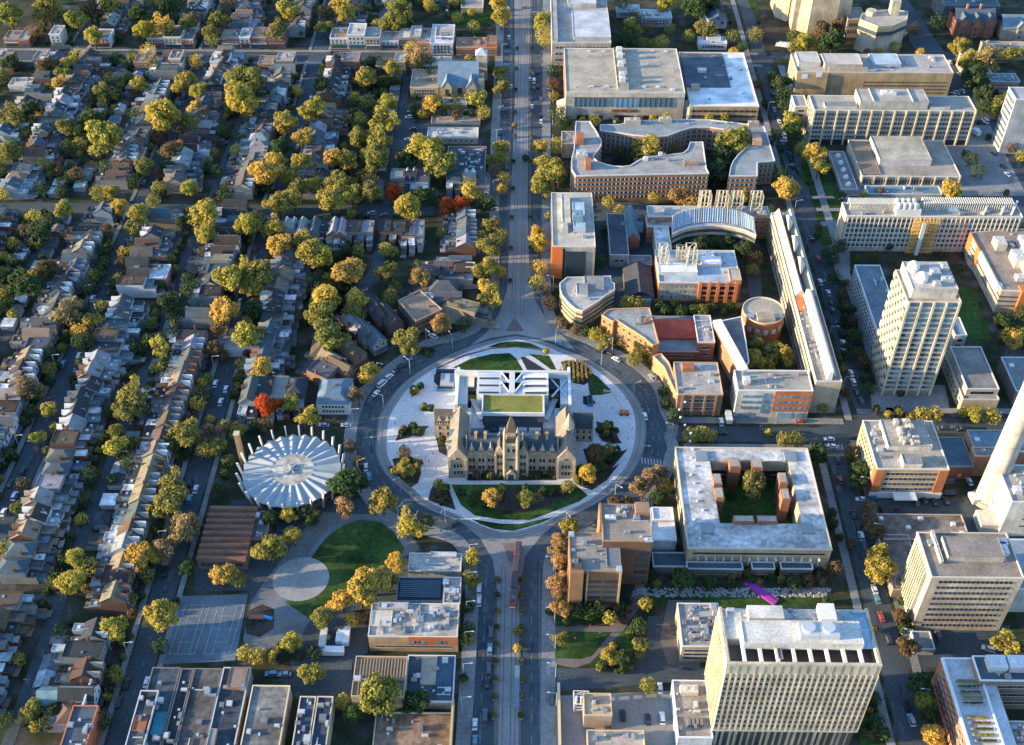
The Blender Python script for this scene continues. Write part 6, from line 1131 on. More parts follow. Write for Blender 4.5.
# twin brown blocks
BR = (.22, .135, .08)
b = B('upper of two linked brown office blocks by the avenue', 603, 652.5, 505, 541.5, 584, wall=(.155, .095, .065), roof=(.25, .22, .185), cap=(.3, .2, .13), wm='brick'); w_ = b.x1-b.x0
for i in range(5): m = MB(); b.strip('S', b.x0+w_*.68, b.x1-.6, 3+i*3.6, 4.8+i*3.6, 0, .06, m); m.build('window_band', 'glass', b.t)
m = MB(); b.strip('W', b.y0+8, b.y1, 0, b.h+1.2, 0, .8, m); m.build('sun_tinted_end_wall', 'brick', b.t, (.33, .17, .09)); MB().box(b.x1-5.5, b.x1-.4, b.y1-6, b.y1-1, b.h, b.h+3).build('stair_head', 'brick', b.t, (.33, .2, .13)); b.clutter(12, 51); b.unit(.35, .8, 1, 1, 1.8, (.65, .65, .65)); b.unit(.18, .62, 4, 1.6, 1.2, (.65, .65, .65))  # end wall: orange sunlight on the west face put into the brick colour
b.unit(.93, .04, 3, 2, .6, (.45, .48, .5))
b = B('lower of two linked brown office blocks by the avenue', 570, 621.5, 533.5, 571.6, 607, wall=BR, roof=(.24, .22, .20), cap=(.33, .2, .12), wm='brick'); w_ = b.x1-b.x0
for i in range(5):
    for f0, f1 in ((.36, .63), (.67, .95)): m = MB(); b.strip('S', b.x0+w_*f0, b.x0+w_*f1, 2.2+i*3.1, 3.8+i*3.1, 0, .06, m); m.build('window_band', 'glass', b.t)
m = MB(); b.strip('S', b.x0+w_*.0, b.x0+w_*.26, 0, b.h+1.2, 0, 1.6, m); m.build('blank_stair_tower', 'brick', b.t, (.27, .155, .085)); m = MB(); b.strip('S', b.x0+w_*.27, b.x0+w_*.33, 0, b.h-1, 0, .05, m); m.build('window_slot', 'dark', b.t)
for f in (.345, .985): m = MB(); b.strip('S', b.x0+w_*f-.35, b.x0+w_*f+.35, 0, b.h, 0, .7, m); m.build('pier', 'wall', b.t, (.46, .33, .2))
b.block(.72, 1.0, .1, .62, -3.5+3.9, (.3, .25, .2), (.14, .17, .2), 'lower_roof'); b.block(.02, .22, .02, .3, 1.2, (.3, .2, .15), (.12, .1, .09)); b.unit(.05, .94, 2, 2, 1.2, (.45, .47, .48)); b.unit(.96, .06, 2, 2.6, .6, (.45, .48, .5)); b.clutter(8, 52)
b = B('bright white roofed annex right of the brown office blocks', 652.5, 676.5, 509, 541, h=9, wall=(.4, .4, .42), roof=(.60, .60, .59), cap=(.5, .52, .54)); c = B('', 653, 674, 508, 520.5, h=10.2, z0=9, parent=b.t, wall=(.5, .5, .5), roof=(.6, .59, .56))
b = B('sunken dark link roof below the white annex', 653, 688, 553, 567, h=4, wall=(.15, .13, .12), roof=(.07, .10, .12), cap=(.4, .45, .5))
# gridded tower
b = B('huge beige tower with a dense grid of windows', 726.7, 881.5, 609, 665.3, 748, wall=(.50, .42, .29), roof=(.45, .44, .4), cap=(.6, .58, .52), make=False)
w_ = b.x1-b.x0; d_ = b.y1-b.y0; H_ = b.h; zb = hsolve(800, 729, 748)
print('gridded tower h', H_, zb)
MB().box(b.x0+1, b.x1-1, b.y0+1.0, b.y1, 0, H_-3.6).build('wall', 'wall', b.t, (.42, .36, .26))
MB().box(b.x0+.2, b.x1-.2, b.y0+9.5, b.y1, H_-3.6, H_).build('upper_wall', 'wall', b.t, (.52, .47, .37)); MB().box(b.x0+.5, b.x1-.5, b.y0+9.8, b.y1-.5, H_, H_+.1).build('roof', 'roof', b.t, (.45, .45, .42))
MB().box(b.x0, b.x1, b.y0, b.y0+.9, zb, H_+.8).build('front_wall', 'wall', b.t, (.52, .46, .35)); MB().box(b.x0, b.x0+.9, b.y0+.9, b.y1, zb, H_+.8).build('side_wall', 'wall', b.t, (.58, .48, .33)); MB().box(b.x1-.9, b.x1, b.y0+.9, b.y1, zb, H_+.8).build('side_wall', 'wall', b.t, (.54, .45, .31))
MB().box(b.x0+1, b.x1-1, b.y0+1, b.y0+9.4, H_-3.6, H_-3.5).build('roof_trench', 'roof', b.t, (.17, .13, .105))
for i in range(10): x = b.x0+.6+(w_-1.2)*i/9; MB().box(x-.55, x+.55, b.y0+.9, b.y0+9.5, H_-.4, H_+.6).build('roof_beam', 'plain', b.t, (.6, .58, .52))
nc, nr = 26, 11; cw = w_/nc; zt = H_-6; rh_ = (zt-zb-.8)/nr; rest = MB(); k = 0
wm_ = MB().box(-cw*.24, cw*.24, -.03, .05, -rh_*.24, rh_*.24).mesh('window', 'glass'); bb = Vector(b.t['_b'])
for i in range(nr-1, -1, -1):
    for j in range(nc):
        x = b.x0+cw*(j+.5); z = zb+.8+rh_*(i+.5)
        if k < 100: inst(wm_, 'window', b.t, Vector((x, b.y0, z))-bb)
        else: rest.box(x-cw*.24, x+cw*.24, b.y0-.04, b.y0, z-rh_*.24, z+rh_*.24)
        k += 1
tag(rest.build('windows', 'glass', b.t), kind='stuff')
for j in range(nc+1): x = b.x0+cw*j; MB().box(max(b.x0, x-.28), min(b.x1, x+.28), b.y0-.55, b.y0, zb, H_-4.4).build('fin', 'wall', b.t, (.52, .45, .34))
m = MB()
for i in range(nr+1): z = zb+.8+rh_*i; m.box(b.x0+.1, b.x1-.1, b.y0-.25, b.y0, z-rh_*.14, z+rh_*.14)
m.build('spandrels', 'wall', b.t, (.50, .43, .32)); m = MB()
for j in range(18): x = b.x0+w_*(j+.5)/18; m.box(x-.08, x+.08, b.y0-.1, b.y0, H_-4.4, H_-.2)
m.build('panel_joints', 'wall', b.t, (.2, .17, .12))
m = MB(); n_ = int(d_/1.6)
for j in range(n_): y = b.y0+.8+(d_-1)*(j+.5)/n_; m.box(b.x0-.5, b.x0, y-.25, y+.25, zb, H_-3)
m.build('side_fins', 'wall', b.t, (.6, .5, .35)); m = MB(); r_ = random.Random(61)
for j in range(22):
    x = b.x0+w_*(j+.4)/22; ww = r_.choice((.8, 1.3, 1.6)); m.box(x-ww/2, x+ww/2, b.y0+.9, b.y0+1.05, 0, zb-.5)
m.build('lobby_openings', 'dark', b.t); MB().box(b.x0-.1, b.x1+.1, b.y0-.1, b.y0+1, zb-1.2, zb).build('ledge', 'plain', b.t, (.45, .42, .36))
b.block(.12, .9, .28, .68, 3, (.6, .58, .52), (.52, .5, .45)); b.block(.34, .37, .1, .3, .5, (.6, .6, .6))
for fx in (.55, .68): MB().box(b.x0+w_*fx-3, b.x0+w_*fx+3, b.y0+d_*.35, b.y0+d_*.6, H_+3.1, H_+5).cyl(b.x0+w_*fx, b.y0+d_*.5, H_+5, H_+5.6, 2.0, n=16).build('cooling_unit', 'steel', b.t, (.55, .56, .56))
x = b.x0+w_*.18; MB().box(x, x+11, b.y0+d_*.72, b.y0+d_*.95, H_, H_+3.2).build('plant_room', 'wall', b.t, (.6, .57, .5)); x = b.x0+w_*.65; MB().box(x, x+5, b.y0+d_*.68, b.y0+d_*.97, H_, H_+4).build('lift_room', 'plain', b.t, (.62, .6, .55)); b.clutter(26, 62, fx=(.02, .9), fy=(.7, .97))
MB().box(b.x0+w_*.83, b.x1-1, b.y0+d_*.3, b.y1-1, H_+.1, H_+.3).build('blue_roof_panel', 'roof', b.t, (.30, .40, .48))
b = B('low wing with pipes and ducts left of the gridded tower', 682, 724, 604, 647, 662, wall=(.48, .40, .27), roof=(.30, .29, .27), cap=(.6, .58, .52)); b.windows('S', 3, 14, .9, 1.3, m0=1, m1=1); b.clutter(44, 63, big=3.5)
b = B('low flat wing with a row of fans at the foot of the tower', 678, 713, 681, 738, h=8, wall=(.42, .45, .48), roof=(.24, .23, .22), cap=(.6, .63, .65)); b.unit(.45, .8, 6, 3, 2, (.6, .58, .48)); b.clutter(10, 64)
for i in range(4): b.unit(.35+.12*i, .25, 1.1, 2.6, 1.2, (.2, .2, .2), name='fan_housing')
b.block(.0, 1, .36, .4, .7, (.6, .6, .6))
# bottom centre lot
b = B('small brick and tan service building on the gravel lot', 584, 612, 694, 716, 728, wall=(.42, .30, .2), roof=(.38, .3, .2), cap=(.45, .36, .25)); b.clutter(8, 65, big=2); steel_frame(b.t, b.x0-3, b.y0+6, 0, 5, 5, 5, (.55, .55, .55))
b = B('low brick office at the bottom of the gravel lot', 588, 646, 731, 760, h=4.5, wall=(.42, .2, .12), roof=(.33, .3, .26), cap=(.5, .42, .25)); b.clutter(14, 66)
x, y = G(559, 720); t = thing('wall', 'long low yellow capped wall along the lower avenue pavement', 'wall', x, y); MB().box(x-.4, x+.4, y-30, y+13, 0, 2.2).build('wall_body', 'brick', t, (.3, .22, .17)); MB().box(x-.5, x+.5, y-30, y+13, 2.2, 2.4).build('coping', 'plain', t, (.55, .45, .25))
# magenta ramp: a bright strip down the slope
t = thing('ramp', 'bright magenta ramp below the courtyard block', 'ramp', *G(760, 590)); m = MB(); pq = [Vector((*G(*q_, .4), .4)) for q_ in ((745, 582), (750, 584), (761, 592.5), (776, 603))]
for a0, a1 in zip(pq, pq[1:]): m.bar(a0, a1, 3.0, .5)
tint_mat('magenta', base=(.32, .05, .33), a1=.08, a2=.06); m.build('deck', 'magenta', t); m = MB()
for a0, a1 in zip(pq, pq[1:]): nn = (a1-a0).cross(Vector((0, 0, 1))).normalized()*1.5; m.bar(a0+nn+Vector((0, 0, .9)), a1+nn+Vector((0, 0, .9)), .12); m.bar(a0-nn+Vector((0, 0, .9)), a1-nn+Vector((0, 0, .9)), .12)
m.build('handrail', 'magenta', t)
rk = MB(); r_ = random.Random(71)
for _ in range(760):
    x, y = G(r_.uniform(632, 830), r_.uniform(588, 597)); s_ = r_.uniform(.25, .8); a0 = r_.uniform(0, 3); rk.add([(x+s_*math.cos(a0+i*1.57)*r_.uniform(.7, 1.2), y+s_*math.sin(a0+i*1.57), 0) for i in range(4)]+[(x+s_*.6*math.cos(a0+i*1.57), y+s_*.6*math.sin(a0+i*1.57), s_*.5) for i in range(4)], [(0, 1, 5, 4), (1, 2, 6, 5), (2, 3, 7, 6), (3, 0, 4, 7), (4, 5, 6, 7)])
tag(rk.build('rocks', 'plain', None, (.27, .28, .29)), 'pale rocks of a dry stream bed between the courtyard block and tower', 'rocks', kind='stuff')
# ---------------------------------------------------------------- the gothic castle on the ring island
ST = (.42, .34, .25); SL = (.05, .072, .092); SL_SUN = (.17, .15, .125)  # wing slate has the sunlit tan put into its colour
yf = G(510, 478)[1]
X = lambda p_: G(p_, 478)[0]
t = thing('castle', 'gothic stone castle building with central spire on the ring island', 'castle', X(511), yf+14)
he = hsolve(456, 458, 478); hp = hsolve(456, 449.6, 478); xw0, xw1 = X(449.5), X(467.5); xe0, xe1 = X(556.5), X(574.5); xm0, xm1 = X(495.5), X(527.5)
ym = yf+3.2; hm = he+.5; hr = hm+4.6; yback = ym+8
print('castle', he, hp, xw0, xw1, xe0, xe1)
win = MB().box(-.5, .5, -.03, .06, -1.0, .8).add([(-.5, -.03, .8), (.5, -.03, .8), (0, -.03, 1.25), (-.5, .06, .8), (.5, .06, .8), (0, .06, 1.25)], [(0, 1, 2), (5, 4, 3)]).mesh('window', 'dark')
fr = MB().box(-.62, -.5, -.1, 0, -1.0, .8).box(.5, .62, -.1, 0, -1.0, .8).box(-.65, .65, -.16, 0, -1.15, -.95).mesh('window_frame', 'plain')
bb = Vector(t['_b'])
def cwin(x, y, z, rz=0, s=1):
    o = inst(win, 'window', t, Vector((x, y, z))-bb, rz, None, (s, 1, s)); inst(fr, 'window_frame', o, (0, 0, 0), 0, (.5, .42, .3))
def gabled(x0, x1, y0, y1, h, hp_, nm='wall', axis='y', slate=SL):
    m = MB().box(x0, x1, y0, y1, 0, h)
    if axis == 'y':
        for y in (y0, y1-.4): m.add([(x0, y, h), (x1, y, h), ((x0+x1)/2, y, hp_+.5), (x0, y+.4, h), (x1, y+.4, h), ((x0+x1)/2, y+.4, hp_+.5)], [(0, 1, 2), (3, 5, 4), (0, 2, 5, 3), (1, 4, 5, 2)])
        r = MB().gable(x0, x1, y0+.7, y1-.7, h, hp_, over=.3)
    else:
        for x in (x0, x1-.4): m.add([(x, y0, h), (x, y1, h), (x, (y0+y1)/2, hp_+.5), (x+.4, y0, h), (x+.4, y1, h), (x+.4, (y0+y1)/2, hp_+.5)], [(0, 2, 1), (3, 4, 5), (0, 3, 5, 2), (1, 2, 5, 4)])
        r = MB().gable(x0+.7, x1-.7, y0, y1, h, hp_, 'x', over=.3)
    o = m.build(nm, 'wall', t, ST); return r.build('slate_roof', 'shingle', t, slate)
yn = G(459, 406.6, hp)[1]
gabled(xw0, xw1, yf, yn, he, hp, 'west_wing_wall', slate=SL_SUN); gabled(xe0, xe1, yf, yn, he, hp, 'east_wing_wall', slate=SL_SUN)
gabled(xw1-.5, xe0+.5, ym, yback, hm, hr, 'front_range_wall', 'x')
# cross wings at the back left and right
yc1 = yn; hc = 9.5; yc0 = G(445, 438)[1]
hc = hsolve(445, 421.6, 438)
xa = G(435, 438)[0]; xb_ = G(592.5, 442)[0]
gabled(xa, xw0+1, yc0, yc1, hc, hp-.6, 'cross_wing_wall', 'x', (.13, .12, .12)); gabled(xe1-1, xb_, yc0-1.5, yc1-1.5, hc, hp-.6, 'cross_wing_wall', 'x', (.055, .075, .10))
def dormer(x, y, z, w=2.3, hh=2.6, d=5, s=1, stone=True):
    m = MB().box(x-w/2, x+w/2, y, y+d*.5, z-1, z+1.2).add([(x-w/2, y, z+1.2), (x+w/2, y, z+1.2), (x, y, z+1.2+hh), (x-w/2, y+.5, z+1.2), (x+w/2, y+.5, z+1.2), (x, y+.5, z+1.2+hh)], [(0, 1, 2), (3, 5, 4), (0, 2, 5, 3), (1, 4, 5, 2)])
    o = m.build('dormer', 'wall', t, (.46, .38, .25)); q = MB().gable(x-w/2, x+w/2, y+.55, y+d, z+1.2, z+1.0+hh, over=.15).build('dormer_roof', 'shingle', None, (.13, .18, .23)); q.parent = o
    for v in q.data.vertices: v.co -= bb
    cwin(x-.5, y, z+.4, s=.8); cwin(x+.5, y, z+.4, s=.8)
    MB().cyl(x, y+.25, z+hh+1.1, z+hh+2.2, .16, .02, 6).build('finial', 'plain', t, ST)
for side in (0, 1):
    a0, a1 = (xw1, xm0) if side == 0 else (xm1, xe0)
    for i in range(3):
        x = a0+(a1-a0)*(i+.5)/3; dormer(x, ym-.15, hm-.6)
        for z in (2.8, 7.0):
            for dx in (-.65, .65): cwin(x+dx, ym, z)
        MB().box(x+(a1-a0)/6-.35 if i < 2 else x+(a1-a0)/6-.6, x+(a1-a0)/6+.1, ym-.9, ym, 0, hm-1.5).build('buttress', 'wall', t, ST)
    MB().box(a0, a1, ym-.25, ym+.1, hm-.5, hm).build('cornice', 'plain', t, (.5, .42, .3)); MB().box(a0, a1, ym-.3, ym, 4.6, 4.85).build('string_course', 'plain', t, (.5, .42, .3))
    for i in range(2):
        x = a0+(a1-a0)*(i+1)/3-.3; MB().box(x-.5, x+.5, yback-4.9, yback-3.7, hr-2.0, hr+2.0).box(x-.65, x+.65, yback-5.05, yback-3.55, hr+2.0, hr+2.4).build('chimney', 'brick', t, (.5, .36, .2))
    # pavilion with a narrow steep gable
    p0, p1 = (xm0, X(504.3)) if side == 0 else (X(518), xm1)
    gabled(p0, p1, yf+1.2, yback-2, hm+1.2, hm+4.6, 'pavilion_wall', slate=(.11, .10, .10)); xc = (p0+p1)/2
    for z in (2.8, 7.0, 11.2):
        for dx in (-.6, .6): cwin(xc+dx, yf+1.2, z)
    for x in (p0+.1, p1-.1): MB().box(x-.4, x+.4, yf+.6, yf+1.2, 0, hm).cyl(x, yf+.9, hm, hm+2, .4, .03, 6).build('buttress', 'wall', t, ST)
    # wing front
    w0, w1 = (xw0, xw1) if side == 0 else (xe0, xe1); xc = (w0+w1)/2
    for z in (2.8, 6.8):
        for dx in (-1.3, 0, 1.3): cwin(xc+dx, yf, z)
    for dx in (-.45, .45): cwin(xc+dx, yf, 11, s=.7)
    for x in (w0+.3, w1-.3): MB().box(x-.5, x+.5, yf-.6, yf, 0, he-1).build('buttress', 'wall', t, ST)
    MB().box(w0, w1, yf-.2, yf+.1, 4.4, 4.65).build('string_course', 'plain', t, (.5, .42, .3)); MB().box(xc-.3, xc+.3, yf-.1, yf+.3, hp+.5, hp+1.6).build('gable_cross', 'plain', t, ST)
    # outer side dormers and windows
    xs = w0 if side == 0 else w1; sg = -1 if side == 0 else 1
    for i in range(6):
        y = yf+5+i*5.2
        for z in (2.8, 6.8): cwin(xs, y, z, -math.pi/2 if side == 0 else math.pi/2)
    for y, w_ in ((yf+13, 3.6), (yf+4.5, 1.4), (yf+8, 1.4), (yf+22, 1.4)):
        z = he-.4; o = MB().box(min(xs, xs-sg*w_), max(xs, xs-sg*w_), y-w_/2, y+w_/2, z, z+1.3).build('side_dormer', 'wall', t, (.46, .38, .25)); q = MB().gable(min(xs+sg*.2, xs-sg*w_*1.3), max(xs+sg*.2, xs-sg*w_*1.3), y-w_/2, y+w_/2, z+1.3, z+1.3+w_*.55, 'x', over=.1).build('dormer_roof', 'shingle', None, (.13, .18, .23)); q.parent = o
        for v in q.data.vertices: v.co -= bb
    c0, c1, cy = (xa, xw0, yc0) if side == 0 else (xe1, xb_, yc0-1.5)
    for i in range(2 if side == 0 else 3):
        x = c0+(c1-c0)*(i+.7)/(2.2 if side == 0 else 3.2)
        for z in (2.4, 6.0): cwin(x, cy, z)
        if side == 0: dormer(x, cy-.1, hc-.8, 1.9, 2)
# central tower
x0, x1 = X(504.6), X(517.6); xc = (x0+x1)/2; ht = hsolve(511, 442.6, 478); y0 = yf-.6; y1 = y0+(x1-x0)*.95
MB().box(x0, x1, y0, y1, 0, ht).build('tower_shaft', 'wall', t, (.48, .39, .25)); MB().box(x0-.3, x1+.3, y0-.3, y1+.3, ht-.8, ht+.1).box(x0-.2, x1+.2, y0-.2, y1+.2, ht*.62, ht*.62+.35).build('tower_cornice', 'plain', t, (.52, .43, .3))
for sx in (x0+.1, x1-.1):
    for sy_ in (y0+.1, y1-.1): MB().cyl(sx, sy_, 0, ht+1, .75, .7, 8).cyl(sx, sy_, ht+1, ht+4.4, .75, .05, 8).build('corner_turret', 'wall', t, ST)
MB().hip(x0+.6, x1-.6, y0+.6, y1-.6, ht+.1, ht+3.4, top=.55, over=.3).build('mansard', 'shingle', t, (.12, .085, .06)); MB().box(xc-1.7, xc+1.7, (y0+y1)/2-1.7, (y0+y1)/2+1.7, ht+3.2, ht+5.6).build('lantern', 'wall', t, (.5, .42, .3))
top = ht+5.6; yc_ = (y0+y1)/2; hs = 7.6; MB().add([(xc-1.95, yc_-1.95, top), (xc+1.95, yc_-1.95, top), (xc+1.95, yc_+1.95, top), (xc-1.95, yc_+1.95, top), (xc-.2, yc_-.2, top+hs), (xc+.2, yc_-.2, top+hs), (xc+.2, yc_+.2, top+hs), (xc-.2, yc_+.2, top+hs)], [(0, 1, 5, 4), (1, 2, 6, 5), (2, 3, 7, 6), (3, 0, 4, 7), (4, 5, 6, 7)]).build('spire', 'shingle', t, (.10, .08, .068)); MB().cyl(xc, yc_, top+hs, top+hs+1.6, .15, .03, 6).build('finial', 'plain', t, ST)
for z in (ht-4.6, ht-3.2):
    for dx in (-1, 1): o = MB().box(xc+dx-.5, xc+dx+.5, y0-.05, y0, z-1.4, z+1.4).build('tower_window', 'steel', t, (.35, .36, .36))
for dx in (-1.1, -.35, .4, 1.15): cwin(xc+dx, y0, ht*.55, s=.6)
cwin(xc, y0, 6.4, s=1.5); MB().box(xc-1, xc+1, y0-.08, y0, 0, 2.8).build('door', 'plain', t, (.05, .16, .13)); MB().box(xc-1.9, xc-1.2, y0-1.2, y0, 0, 4).box(xc+1.2, xc+1.9, y0-1.2, y0, 0, 4).add([(xc-1.9, y0-1.2, 4), (xc+1.9, y0-1.2, 4), (xc, y0-1.2, 6.2), (xc-1.9, y0, 4), (xc+1.9, y0, 4), (xc, y0, 6.2)], [(0, 1, 2), (0, 2, 5, 3), (1, 4, 5, 2)]).build('porch', 'wall', t, ST)
# octagonal stone turret at the back right
tx, ty = G(568.5, 428, 16); MB().cyl(tx, ty, 0, 17, 2.1, n=8).build('stone_turret', 'wall', t, (.50, .42, .30)); MB().cyl(tx, ty, 17, 17.6, 2.4, n=8).build('turret_cornice', 'plain', t, (.52, .45, .33)); MB().cyl(tx, ty, 17.6, 24.5, 2.0, .1, 8).build('turret_spire', 'wall', t, (.45, .38, .27))
for i in range(8): a = i*.785+.4; MB().cyl(tx+2.15*math.cos(a), ty+2.15*math.sin(a), 15, 19.8, .3, .04, 6).build('pinnacle', 'wall', t, ST)
# courtyard roofs and the new white addition
n = thing('pavilion_addition', 'white sawtooth roofed addition with a green roof behind the castle', 'building', xc, yn)
WH = (.55, .57, .60)
def slab(name, l, r, yk, yt, z, mat='plain', c=WH, base=0, wallc=None):
    xx0, yy0 = G(l, yt, z); xx1 = G(r, yt, z)[0]; yy1 = G((l+r)/2, yk, z)[1]
    return MB().box(xx0, xx1, yy0, yy1, base, z).build(name, mat, n, c), (xx0, xx1, yy0, yy1)
slab('terrace_roof', 466, 557, 436.5, 441.2, 7.6, c=(.45, .50, .54)); slab('terrace_roof', 463, 470, 408, 436, 7.7, c=(.45, .50, .54)); slab('terrace_roof', 555, 561, 408, 436, 7.7, c=(.45, .50, .54))
slab('courtyard_roof', 470, 484, 394, 428, 6.4, c=(.5, .52, .54)); slab('courtyard_roof', 541, 556, 394, 428, 6.4, c=(.5, .52, .54)); slab('courtyard_roof', 484, 541, 422, 435, 5.6, c=(.3, .35, .39))
for l, r, c_ in ((489, 497, SL), (499, 504, WH), (519, 527, (.4, .5, .55)), (529, 541, (.5, .53, .56))): slab('courtyard_skylight', l, r, 424, 430, 7.2, c=c_)
slab('clerestory', 484, 543, 413, 421.5, 10.5, mat='glass')
o, q = slab('green_roof_block', 481.5, 544.5, 394.5, 414, 13.5, c=(.56, .58, .6), base=12.4); MB().box(q[0]+.4, q[1]-.4, q[2]+.6, q[3], 0, 12.4).build('studio_glazing', 'glass', n); tint_mat('greenroof', base=(.165, .17, .035), a1=.15, s1=.25, s2=1.6, a2=.3)
MB().box(q[0]+.8, q[1]-.8, q[2]+.8, q[3]-.8, 13.5, 13.65).build('green_roof', 'greenroof', n); m = MB(); m.box(q[0], q[1], q[2], q[2]+.5, 13.5, 14.3).box(q[0], q[1], q[3]-.5, q[3], 13.5, 14.3).box(q[0], q[0]+.5, q[2]+.5, q[3]-.5, 13.5, 14.3).box(q[1]-.5, q[1], q[2]+.5, q[3]-.5, 13.5, 14.3); m.build('parapet', 'plain', n, (.6, .62, .64))
zs = 14.5; o, q = slab('studio_body', 476.5, 548.5, 373, 394, zs, c=(.5, .52, .54))
L_, Rr, y0_, y1_ = q; wx = Rr-L_
for k, (f0, f1, dr) in enumerate(((0, .34, 1), (.64, 1, -1))):
    for i in range(3):
        ya, yb_ = y0_+(y1_-y0_)*i/3, y0_+(y1_-y0_)*(i+1)/3; xa_, xb2 = L_+wx*f0, L_+wx*f1
        m = MB(); m.add([(xa_, ya+.2, zs), (xb2, ya+.2, zs), (xb2, yb_, zs), (xa_, yb_, zs), (xa_, ya+.2, zs+(2.2 if dr > 0 else 1.2)), (xb2, ya+.2, zs+(1.2 if dr > 0 else 2.2)), (xb2, yb_-.2, zs+.3), (xa_, yb_-.2, zs+.3)], [(0, 1, 5, 4), (1, 2, 6, 5), (2, 3, 7, 6), (3, 0, 4, 7), (4, 5, 6, 7)])
        m.build('sawtooth_roof', 'plain', n, (.62, .63, .64)); MB().box(xa_+1, xb2-1, ya+.08, ya+.2, zs+.3, zs+1.3).build('clerestory_window', 'glass', n)
xm_ = L_+wx*.49; MB().box(xm_-1.2, xm_+1.2, y0_, y1_, zs, zs+1.2).build('roof_spine', 'plain', n, (.5, .5, .5))
for s_ in (-1, 1):
    for i in range(2):
        ya, yb_ = y0_+(y1_-y0_)*(.04+.46*i), y0_+(y1_-y0_)*(.5+.46*i); m = MB(); m.add([(xm_+s_*1.2, ya, zs+.5), (xm_+s_*1.2, yb_, zs+.5), (xm_+s_*wx*.14, yb_-.3, zs+.45), (xm_+s_*1.3, ya+.3, zs+.46)], [(0, 1, 2) if s_ < 0 else (0, 2, 1)]); m.add([(xm_+s_*1.2, yb_, zs+.5), (xm_+s_*wx*.14, yb_, zs+.5), (xm_+s_*1.2, ya+1, zs+.5)], [(0, 1, 2), (0, 2, 1)]); m.build('blue_skylight', 'glassblue', n)
        MB().bar((xm_+s_*1.2, ya, zs+.9), (xm_+s_*wx*.15, yb_, zs+.9), .5).build('roof_truss', 'plain', n, (.6, .62, .64))
MB().box(L_-10, Rr+9, y1_, y1_+1.0, 0, zs+.6).build('north_wall', 'plain', n, (.5, .5, .49))
for l, r, sd in ((454.5, 457.5, 1), (568.5, 571.5, -1)): slab('white_fin_wall', l, r, 367, 404, 13, c=(.62, .63, .64))
slab('side_roof', 458, 467, 371, 404, 11.5, c=(.33, .40, .45)); slab('side_roof', 560.5, 568, 371, 404, 11.5, c=(.45, .50, .55)); slab('dark_court_frame', 467, 476, 373, 391, 11.4, mat='dark'); slab('pale_court_box', 466.5, 474, 376, 386, 12.2, c=(.5, .48, .42)); slab('dark_court_frame', 549, 559, 374, 389, 11.4, mat='dark')
for s_ in (0, 1): MB().bar((Rr+1.5, y0_+(y1_-y0_)*(.1 if s_ else .9), 12), (Rr+8, y0_+(y1_-y0_)*(.9 if s_ else .1), 12), .6).build('roof_truss', 'plain', n, (.5, .55, .6))
for l, r, a_, b_ in ((467, 478, 391, 396), (548, 559, 389, 396)): slab('green_roof_strip', l, r, a_, b_, 9, mat='greenroof')
for px0, px1, py0, py1 in ((472, 482, 398, 420), (556, 546, 398, 420)):
    p0, p1 = Vector((*G(px0, py0, 7), 7)), Vector((*G(px1, py1, 7), 7)); MB().bar(p0, p1, 2.2, .8).build('ramp_roof', 'plain', n, (.58, .59, .6))
MB().bar((*G(520, 421, 9), 9), (*G(531, 414, 10), 10), 1.4).bar((*G(531, 414, 10), 10), (*G(540, 416, 9), 9), 1.4).build('curved_duct', 'steel', n, (.6, .6, .6))
slab('retaining_box', 436, 455, 369, 372, 1.2, mat='dark'); o, q = slab('mechanical_pit_box', 440, 454, 373, 385, 2.4, c=(.25, .30, .34)); MB().box(q[0]+2, q[1]-2, q[2]+1.5, q[3]-1.5, 2.4, 3.4).build('pit_equipment', 'steel', n, (.4, .42, .45))
# plants in the brown garden bed: rows of corn-like stems
m = MB(); r_ = random.Random(81)
for i in range(1100):
    a, b = r_.uniform(562, 590), r_.uniform(361.5, 384)
    if (a-576)**2/210+(b-372.5)**2/125 > 1: continue
    x, y = G(a, b); x = round(x/1.9)*1.9+r_.uniform(-.3, .3); z = r_.uniform(.5, 1.5)
    for _ in range(4): m.add([(x+r_.uniform(-.6, .6), y+r_.uniform(-.6, .6), z+r_.uniform(-.3, .3)) for _k in range(3)], [(0, 1, 2)])
tag(m.build('garden_plants', 'leaf', None, (.34, .26, .09)), 'rows of yellowing plants in the rounded garden bed', 'plants', kind='stuff')
# people-lift on the plaza, blue skips
x, y = G(624, 414); t = thing('boom_lift', 'orange boom lift parked on the white plaza', 'lift', x, y)
MB().box(x-2, x+2, y-1.1, y+1.1, .5, 1.6).build('chassis', 'plain', t, (.5, .14, .05)); MB().bar((x, y, 1.8), (x-5.5, y+8, 6), .5).bar((x-5.5, y+8, 6), (x-8, y+9, 5), .4).build('boom', 'plain', t, (.5, .4, .3))
for dx in (-1.4, 1.4):
    for dy in (-1.1, 1.1): MB().box(x+dx-.5, x+dx+.5, y+dy-.2, y+dy+.2, .14, 1.1).build('wheel', 'dark', t)
MB().box(x-8.8, x-7.4, y+8.5, y+9.7, 4.2, 5.4).build('basket', 'plain', t, (.35, .2, .1))
for i, (a, b, w_, l_) in enumerate(((445, 390, 7, 2.2), (590, 402, 2.2, 6))):
    x, y = G(a, b); t = thing('skip', f'blue skip on the plaza {"left" if i == 0 else "right"} of the castle addition', 'skip', x, y); MB().box(x-w_/2, x+w_/2, y-l_/2, y+l_/2, .14, 1.5).build('container', 'plain', t, (.05, .2, .42)); MB().box(x-w_/2+.2, x+w_/2-.2, y-l_/2+.2, y+l_/2-.2, 1.5, 1.56).build('load', 'soil', t)
